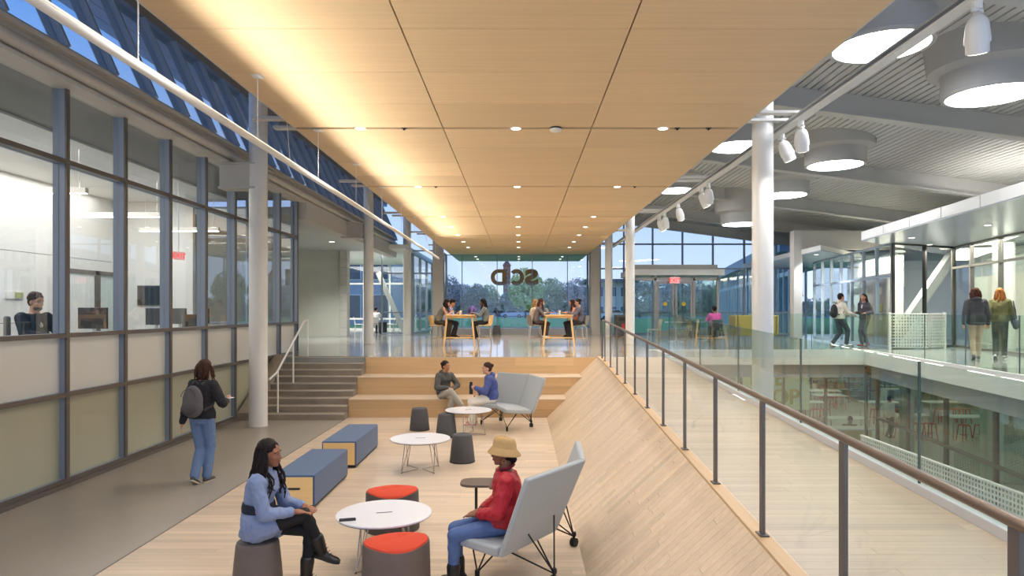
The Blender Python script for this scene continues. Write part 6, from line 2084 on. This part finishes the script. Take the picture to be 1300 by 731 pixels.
person('fair haired woman in cream top behind the auburn haired woman', (0.42, 23.4, UP), 0, stool_pose(0.0, 0.08, 0.44, 1.08, 0, -6), st_((220, 176, 150), ('long', (190, 150, 92)), dict(name='top', rgb=(214, 196, 168), sleeve=0.98), dict(rgb=(70, 66, 66))), 0.016, 0.95)
person('woman in rust coloured sleeveless top at the right high table', (1.98, 23.35, UP), PI, stool_pose(0.03, 0.12, 0.46, 1.09, 0, -14), st_((204, 152, 124), ('long', (70, 40, 34)), dict(name='tank_top', rgb=(150, 84, 60), sleeve=0.0), dict(rgb=(60, 58, 60))), 0.015, 0.96)
person('woman with dark hair bun in slate sweater at the right high table', (2.0, 22.4, UP), PI, stool_pose(0.0, 0.06, 0.46, 1.1, 0, -6), st_((200, 148, 120), ('bun', (44, 32, 32)), dict(name='sweater', rgb=(92, 90, 100), sleeve=0.98), dict(rgb=(40, 40, 44))), 0.015, 0.97)
# --- walkers
def walk_pose(st=0.22, look=0, hr=None, hl_=None, tilt=0):
    return dict(pelvis=(0, 0, 0.89), neck=(0.02, 0, 1.41), head=(look, tilt), handR=hr or (0.12, -0.25, 0.86), handL=hl_ or (-0.12, 0.25, 0.86), elbowR=(-1, -0.2, 0), elbowL=(-1, 0.2, 0),
                footR=(st, -0.06, 0.095), footL=(-st, 0.06, 0.12), kneeR=(1, 0, 0), kneeL=(1, 0, 0), toeR=(-3, 6), toeL=(3, -24))
w_loc = (10.25, 21.9, UP)
_, J = person('young man in cream hoodie gesturing on the walkway', w_loc, R(8), walk_pose(0.20, 0, hr=(0.42, -0.10, 1.02), hl_=(0.36, 0.16, 1.0)), st_((196, 142, 112), ('short', (34, 28, 28)), dict(name='hoodie', rgb=(214, 206, 192), hood=True, off=0.024), dict(rgb=(60, 66, 76), off=0.014, wide=0.008), shoe=(226, 224, 220), male=True), 0.015, 1.04)
backpack(w_loc, R(8), J, (40, 42, 46), 'black backpack on the young man in the cream hoodie')
w_loc = (10.98, 21.75, UP)
person('woman in striped top and dark jacket facing the man in the cream hoodie', w_loc, R(205), walk_pose(0.05, 0, hr=(0.24, -0.14, 1.1), hl_=(0.2, 0.2, 1.08), tilt=8), st_((176, 122, 98), ('wavy', (42, 30, 30)), dict(rgb=(74, 72, 80), off=0.02, sleeve=0.95, shirt=(190, 190, 190)), dict(rgb=(84, 88, 96), off=0.008), shoe=(150, 70, 80)), 0.015, 0.98)
w_loc = (10.72, 16.05, UP)
_, J = person('person with auburn curls in dark coat and tan trousers on the walkway', w_loc, R(62), walk_pose(0.14, 34), st_((206, 160, 134), ('bob', (96, 48, 36)), dict(name='coat', rgb=(56, 58, 62), off=0.034, hood=True, low=-0.2, flare=0.05), dict(rgb=(186, 164, 140), off=0.010), shoe=(66, 58, 54)), 0.014, 0.98)
w_loc = (11.35, 16.15, UP)
_, J = person('person with long ginger hair in olive jacket on the walkway', w_loc, R(48), walk_pose(0.22, 20), st_((222, 176, 150), ('wavy', (196, 122, 56)), dict(rgb=(98, 98, 60), off=0.030, low=-0.1), dict(rgb=(58, 68, 62), off=0.014, wide=0.01), shoe=(220, 216, 210)), 0.014, 0.97)
bgl = thing('shoulder_bag', 'grey shoulder bag on the person with ginger hair', 'bag', (11.62, 16.0, UP+0.72), R(48))
skinned('body', MB().ell((0, 0, 0.12), (0.17, 0.07, 0.13), None, 14, 10), pm('bag_cloth', (86, 86, 90)), bgl, 0.016, 2)
obj('strap', MB().tube([(-0.14, 0, 0.2), (-0.12, 0.02, 0.45), (-0.02, 0.05, 0.66), (0.1, 0.02, 0.45), (0.14, 0, 0.2)], 0.012, 6), pm('bag_strap', (60, 60, 64)), bgl, smooth=True)
# --- seated people further away
def chair_pose(hz=0.72, hx=0.42, look=0, tilt=-10, lean=0.05):
    return dict(pelvis=(0, 0, 0.55), neck=(lean, 0, 1.04), head=(look, tilt), handR=(hx, -0.12, hz), handL=(hx, 0.12, hz), elbowR=(-0.3, -0.6, -0.7), elbowL=(-0.3, 0.6, -0.7),
                footR=(0.42, -0.1, 0.085), footL=(0.40, 0.1, 0.085), kneeR=(1, 0, 0.6), kneeL=(1, 0, 0.6))
person('person in bright pink top seated with back turned behind the void', (7.15, 25.02, UP), PI/2, chair_pose(0.80), st_((150, 104, 80), ('bun', (34, 28, 28)), dict(name='top', rgb=(214, 62, 148), off=0.03), dict(rgb=(50, 52, 60))), 0.016, 1.0)
person('person in white shirt seated with back turned in the side lounge', (-7.38, 34.85, UP), R(80), chair_pose(0.78), st_((180, 134, 106), ('short', (34, 30, 30)), dict(name='shirt', rgb=(224, 224, 226), off=0.024), dict(rgb=(60, 60, 66)), male=True), 0.018, 1.0)
sc2 = thing('suitcase', 'black wheeled suitcase tilted beside the person in white', 'suitcase', (-6.95, 34.6, UP), 0.4)
obj('shell', MB().box(-0.2, 0.2, -0.13, 0.13, 0.05, 0.58), M_black, sc2, bevel=0.04)
obj('handle', MB().tube([(-0.1, 0, 0.58), (-0.1, 0, 0.9), (0.1, 0, 0.9), (0.1, 0, 0.58)], 0.012, 6), M_post, sc2)
for x in (-0.15, 0.15):
    obj('wheel', MB().tube([(x, -0.02, 0.03), (x, 0.02, 0.03)], 0.03, 12), M_rubber, sc2)
person('bearded man in dark jacket seated at the office monitor', (-6.93, 9.75, UP+0.07), R(-18), chair_pose(0.74, 0.40, 0, -8, 0.0), st_((206, 158, 132), ('curly', (92, 66, 48)), dict(rgb=(40, 46, 54), off=0.03, shirt=(214, 206, 204), collar=False), dict(rgb=(50, 52, 60)), male=True, beard=True), 0.011, 1.05)
person('person in dark red top seated behind the workshop service desk', (11.75, 24.35, -2.7), R(-100), chair_pose(0.98, 0.36, 0, -20), st_((120, 84, 66), ('short', (26, 24, 24)), dict(name='top', rgb=(120, 40, 46), off=0.024), dict(rgb=(50, 50, 56)), male=True), 0.018, 1.05)
person('person in white coat standing at a workshop table', (14.75, 27.3, -2.7), R(10), walk_pose(0.04), st_((190, 140, 112), ('short', (40, 34, 32)), dict(name='coat', rgb=(226, 226, 222), off=0.03, low=-0.2), dict(rgb=(70, 70, 80)), male=True), 0.018, 1.0)
# =================================================================== OUTSIDE
def ground(name, mb, m, label, cat):
    return struct(name, mb, m, label, cat)
ground('lawn', MB().box(-260, 260, 34.6, 122, 0.6, 1.1), mat('lawn_grass', (146, 180, 100), rough=0.9, var=0.12, vs=1.5), 'mown green lawn outside the bay window', 'lawn')
ground('road', MB().box(-260, 260, 122, 150, 0.55, 1.05), mat('asphalt', (160, 162, 166), rough=0.9), 'grey road with parked cars beyond the lawn', 'road')
ground('far_ground', MB().box(-400, 400, 150, 420, 0.5, 1.0), mat('far_grass', (170, 178, 130), rough=0.9), 'grass strip under the distant trees', 'ground')
M_bark = mat('bark', (140, 130, 124), rough=0.9, var=0.1)
def tree_mesh(seed, H, spread, nleaf, leaf_sz, up=0.55):
    rnd = random.Random(seed)
    tr = MB(); lf = MB()
    tips = []
    def grow(p, d, L, r, lev):
        q = p+d*L
        mid = p.lerp(q, 0.5)+Vector((rnd.uniform(-.06, .06), rnd.uniform(-.06, .06), 0))*L
        tr.tube([p, mid, q], [r, r*0.8, r*0.6], 5 if lev > 1 else 7)
        if lev >= 4:
            tips.append((mid, L)); tips.append((q, L))
            return
        if lev >= 2:
            tips.append((q, L))
        n = 4 if lev == 0 else 3
        for k in range(n):
            a = 2*PI*(k+rnd.uniform(0, .7))/n
            tilt = rnd.uniform(0.45, 0.95)*spread
            nd = (d*up+Vector((math.cos(a)*tilt, math.sin(a)*tilt, rnd.uniform(0.15, 0.6)))).normalized()
            grow(p.lerp(q, rnd.uniform(0.72, 1.0)), nd, L*rnd.uniform(0.62, 0.8), r*0.6, lev+1)
    grow(Vector((0, 0, 0)), Vector((0, 0, 1)), H*0.3, H*0.018, 0)
    for i in range(nleaf):
        c, L = tips[rnd.randrange(len(tips))]
        c = c+Vector((rnd.gauss(0, 1), rnd.gauss(0, 1), rnd.gauss(0, .8)))*L*0.42
        if i % 2:
            while True:
                q = Vector((rnd.uniform(-1, 1), rnd.uniform(-1, 1), rnd.uniform(-1, 1)))
                if 0.45 < q.length < 1 and mnoise.noise(q*2.3+Vector((seed, 0, 0))) > -0.18: break
            c = Vector((0, 0, H*0.55))+Vector((q.x*H*0.36*spread**0.5, q.y*H*0.36*spread**0.5, q.z*H*0.42))
        a = Vector((rnd.gauss(0, 1), rnd.gauss(0, 1), rnd.gauss(0, 1))).normalized()
        b = a.cross(Vector((rnd.gauss(0, 1), rnd.gauss(0, 1), rnd.gauss(0, 1)))).normalized()
        s = leaf_sz*rnd.uniform(0.6, 1.4)
        lf.add([c-a*s, c+b*s*0.6, c+a*s, c-b*s*0.6], [(0, 1, 2, 3)])
    return tr.mesh('trunk'), lf.mesh('foliage')
def leaf_mat(name, rgb):
    return mat(name, rgb, rough=0.8, var=0.2, vs=0.6)
L1 = leaf_mat('spring_leaf', (222, 224, 160)); L2 = leaf_mat('grey_twig_leaf', (206, 194, 184)); L3 = leaf_mat('dark_leaf', (168, 172, 146)); L4 = leaf_mat('olive_leaf', (206, 206, 156))
variants = []
for sd, H, sp_, nl, ls_, lm in ((1, 13, 1.0, 5200, 0.34, L1), (2, 11, 0.8, 2600, 0.30, L2), (3, 10, 0.7, 4800, 0.34, L3), (4, 12, 0.9, 3600, 0.34, L4)):
    a, b = tree_mesh(sd, H, sp_, nl, ls_)
    a.materials.append(M_bark); b.materials.append(lm)
    variants.append((a, b))
kinds = ['pale green spring tree', 'grey leafless looking tree', 'dark evergreen tree', 'olive green tree']
trees = [  # u in the picture, distance, variant, scale, place words
    (668, 118, 0, 0.9, 'spreading on the lawn behind the window letters'), (700, 150, 3, 1.0, 'right of the window letters'), (735, 145, 1, 1.15, 'at the right edge of the bay window'),
    (720, 170, 1, 1.2, 'behind the parked white car'), (605, 150, 2, 1.05, 'left of the window letters'), (588, 165, 1, 1.05, 'above the left high table'), (570, 150, 1, 1.15, 'at the left edge of the bay window'),
    (545, 172, 2, 1.0, 'behind the left end window'), (528, 150, 1, 1.0, 'beside the left end window mullion'), (508, 140, 3, 0.9, 'next to the left landing column'), (645, 175, 2, 0.95, 'under the brick tower'),
    (682, 180, 2, 0.9, 'far behind the spreading lawn tree'), (620, 185, 3, 1.0, 'far behind the left high table'), (760, 150, 1, 1.1, 'between pilaster and far column'), (790, 170, 3, 1.0, 'behind the flat roofed house'),
    (812, 118, 1, 1.0, 'above the vestibule roof on the left'), (850, 140, 1, 1.1, 'above the exit sign'), (880, 122, 1, 1.05, 'above the vestibule roof on the right'), (900, 150, 2, 1.0, 'behind the vestibule glass'),
    (930, 110, 3, 0.9, 'in front of the finned wing'), (860, 95, 2, 0.55, 'seen through the entrance doors'), (482, 112, 1, 0.85, 'outside the side lounge'), (455, 130, 3, 0.9, 'outside the side lounge near the pier'),
    (1000, 120, 2, 1.0, 'beyond the corridor corner'), (430, 150, 1, 1.2, 'far left beyond the side lounge'), (390, 150, 2, 1.2, 'hidden behind the recess wall')]
rnd = random.Random(8)
for u, D, vi, s, where in trees:
    t = thing('tree', kinds[vi]+' '+where, 'tree', ((u-660)/F*D, D, 1.0), rnd.uniform(0, 6), group='trees beyond the lawn')
    s *= 0.74
    t.scale = (s, s, s*rnd.uniform(0.9, 1.05))
    link('trunk', variants[vi][0], None, t)
    o = link('foliage', variants[vi][1], None, t); o['kind'] = 'stuff'
hd_ = thing('hedge', 'long rough green grey hedge behind the parked cars', 'hedge', (0, 156, 1.0))
nx_, nz_ = 220, 5
vs = []
for i in range(nx_+1):
    for j in range(nz_+1):
        x = -160+320*i/nx_
        z = 3.4*j/nz_*(1+0.35*mnoise.noise(Vector((x*0.11, 3.0, 0))))
        vs.append((x, mnoise.noise(Vector((x*0.6, z, 1.0)))*0.9-0.5*j/nz_*0, z))
n0 = len(vs)
vs += [(x_, y_+3.0, z_) for x_, y_, z_ in vs]
fs = []
w_ = nz_+1
for i in range(nx_):
    for j in range(nz_):
        a = i*w_+j
        fs += [(a, a+w_, a+w_+1, a+1), (n0+a, n0+a+1, n0+a+w_+1, n0+a+w_)]
    a = i*w_+nz_
    fs.append((a, a+w_, n0+a+w_, n0+a))
obj('bank', MB().add(vs, fs), leaf_mat('hedge_leaf', (168, 166, 142)), hd_)
rnd = random.Random(31)
lf = MB()
for i in range(9000):
    c = Vector((rnd.uniform(-160, 160), rnd.uniform(-0.6, 1.0), rnd.uniform(0.2, 4.2)))
    a = Vector((rnd.gauss(0, 1), rnd.gauss(0, 1), rnd.gauss(0, 1))).normalized()
    b = a.cross(Vector((rnd.gauss(0, 1), rnd.gauss(0, 1), rnd.gauss(0, 1)))).normalized()
    lf.add([c-a*.4, c+b*.25, c+a*.4, c-b*.25], [(0, 1, 2, 3)])
obj('foliage', lf, leaf_mat('hedge_twig', (190, 184, 160)), hd_)['kind'] = 'stuff'
# --- parked cars
def car(m):
    c = thing('car', '', 'car')
    side = [(-2.1, 0.35), (-2.15, 0.75), (-1.9, 0.9), (-1.35, 0.95), (-0.75, 1.38), (0.55, 1.42), (1.15, 0.98), (1.95, 0.86), (2.15, 0.65), (2.1, 0.35)]
    def ext(poly, w, m_, name, inset=1.0):
        n = len(poly)
        vs = [(x, -w, z) for x, z in poly]+[(x, w, z) for x, z in poly]
        fs = [tuple(range(n)), tuple(range(2*n-1, n-1, -1))]+[(i, n+i, n+(i+1) % n, (i+1) % n) for i in range(n)]
        return obj(name, MB().add(vs, fs), m_, c)
    ext(side, 0.85, m, 'body')
    gl = mat('car_glass', (40, 46, 54), rough=0.1, var=0)
    ext([(-1.2, 0.96), (-0.72, 1.32), (0.5, 1.36), (1.0, 0.98)], 0.86, gl, 'side_window')
    for x in (-1.3, 1.3):
        for y in (-0.87, 0.87):
            w_ = obj('wheel', MB().tube([(x, y-0.1*math.copysign(1, y), 0.32), (x, y, 0.32)], 0.32, 18), M_rubber, c)
            obj('hub_cap', MB().tube([(x, y, 0.32), (x, y+0.01*math.copysign(1, y), 0.32)], 0.18, 12), M_steel, w_)
    obj('lamp', MB().box(2.08, 2.16, -0.8, -0.5, 0.6, 0.75).box(2.08, 2.16, 0.5, 0.8, 0.6, 0.75), M_white, c)
    return c
cw = car(mat('car_white', (232, 234, 236), rough=0.25, var=0)); cg = car(mat('car_silver', (176, 182, 190), rough=0.25, metal=0.3, var=0)); cd = car(mat('car_dark', (66, 72, 82), rough=0.25, var=0))
first = {id(cw): True, id(cg): True, id(cd): True}
for src, u, D, lb in ((cg, 614, 126, 'silver car parked beyond the left high table'), (cw, 650, 128, 'white car parked behind the dark haired woman'), (cw, 697, 126, 'white car parked behind the right high table'), (cd, 633, 132, 'dark car parked under the left trees'),
                      (cg, 733, 130, 'silver car parked at the bay right edge'), (cw, 779, 86, 'white car parked in front of the flat roofed house'), (cd, 590, 131, 'dark car parked far left on the road'), (cw, 670, 133, 'white car half hidden under the spreading tree')):
    r = src if first[id(src)] else copy_tree(src)
    first[id(src)] = False
    r.location = ((u-660)/F*D, D, 1.05 if D > 100 else 1.1)
    r.rotation_euler = (0, 0, rnd.choice((0, PI))+rnd.uniform(-.1, .1))
    tag(r, lb, 'car', 'parked cars')
# --- buildings
M_brick = mat('far_brick', (158, 108, 96), rough=0.9, var=0.12, vs=0.8)
def far_building(name, label, x0, x1, y0, y1, z1, wall_m, roof_m, nx, nz, win=(1.4, 1.5), roof_over=0.6):
    b = thing(name, label, 'building', (x0, y0, 1.0))
    W = x1-x0
    obj('wall', MB().box(0, W, 0, y1-y0, 0, z1-1.0), wall_m, b)
    obj('roof', MB().box(-roof_over, W+roof_over, -roof_over, y1-y0+roof_over, z1-1.0, z1-0.6), roof_m, b)
    gm = mat('far_window', (70, 84, 104), rough=0.15, var=0.1)
    for i in range(nx):
        for j in range(nz):
            cx = W*(i+0.5)/nx; cz = (z1-1.0)*(j+0.5)/nz
            f = obj('window', MB().box(cx-win[0]/2, cx+win[0]/2, -0.06, 0.02, cz-win[1]/2, cz+win[1]/2), M_white, b)
            obj('pane', MB().box(cx-win[0]/2+0.08, cx+win[0]/2-0.08, -0.08, -0.055, cz-win[1]/2+0.08, cz+win[1]/2-0.08), gm, f)
    return b
tw = far_building('brick_tower', 'slim brick tower rising behind the window letters', -5.6, -3.2, 230, 232.6, 17.4, M_brick, M_brick, 1, 6, (0.9, 1.3), 0.15)
obj('spire', MB().add([(-0.15, -0.15, 16.8), (2.55, -0.15, 16.8), (2.55, 2.75, 16.8), (-0.15, 2.75, 16.8), (1.2, 1.3, 18.6)], [(0, 1, 4), (1, 2, 4), (2, 3, 4), (3, 0, 4)]), mat('spire_roof', (120, 92, 90), rough=0.8), tw)
far_building('brick_block', 'brick block with chimney far behind the left high table', -24, -16, 200, 210, 9.5, M_brick, M_beam, 4, 2)
far_building('flat_roof_house', 'flat roofed house seen right of the bay window', 9.8, 15.0, 92, 100, 6.2, mat('house_render', (196, 190, 184), rough=0.8), mat('house_roof', (92, 96, 104), rough=0.6), 3, 2, (1.3, 1.4), 1.0)
far_building('grey_block', 'blue grey office block outside the side lounge', -34, -11.5, 62, 80, 8.0, mat('blue_grey_cladding', (170, 174, 190), rough=0.6), M_beam, 9, 2, (1.7, 2.2), 0.3)
wg = thing('finned_wing', 'glazed building wing with pale vertical fins outside the end wall', 'building', (0, 0, 0))
A = Vector((21.0, 72, 0)); B = Vector((14.6, 37, 0))
dd = (B-A).normalized()
nn = Vector((-dd.y, dd.x, 0))
if nn.x < 0: nn = -nn
def wall_quad(z0, z1, off, th):
    a, b = A+nn*off, B+nn*off
    return MB().hexa([a+Vector((0, 0, z0)), a+nn*th+Vector((0, 0, z0)), b+nn*th+Vector((0, 0, z0)), b+Vector((0, 0, z0)), a+Vector((0, 0, z1)), a+nn*th+Vector((0, 0, z1)), b+nn*th+Vector((0, 0, z1)), b+Vector((0, 0, z1))])
obj('glazing', wall_quad(1.0, 5.6, 0.2, 0.1), mat('wing_glass', (92, 118, 138), rough=0.08, var=0.15, vs=0.3), wg)
obj('roof', wall_quad(5.6, 6.3, -0.5, 6.0), mat('wing_roof', (150, 160, 172), rough=0.5), wg)
obj('band', wall_quad(4.3, 4.55, 0.0, 0.15), M_white, wg)
n = 26
for k in range(n):
    p = A.lerp(B, k/(n-1))
    obj('fin', MB().box(p.x-0.06, p.x+0.06, p.y-0.06, p.y+0.06, 1.0, 5.6), M_white, wg)
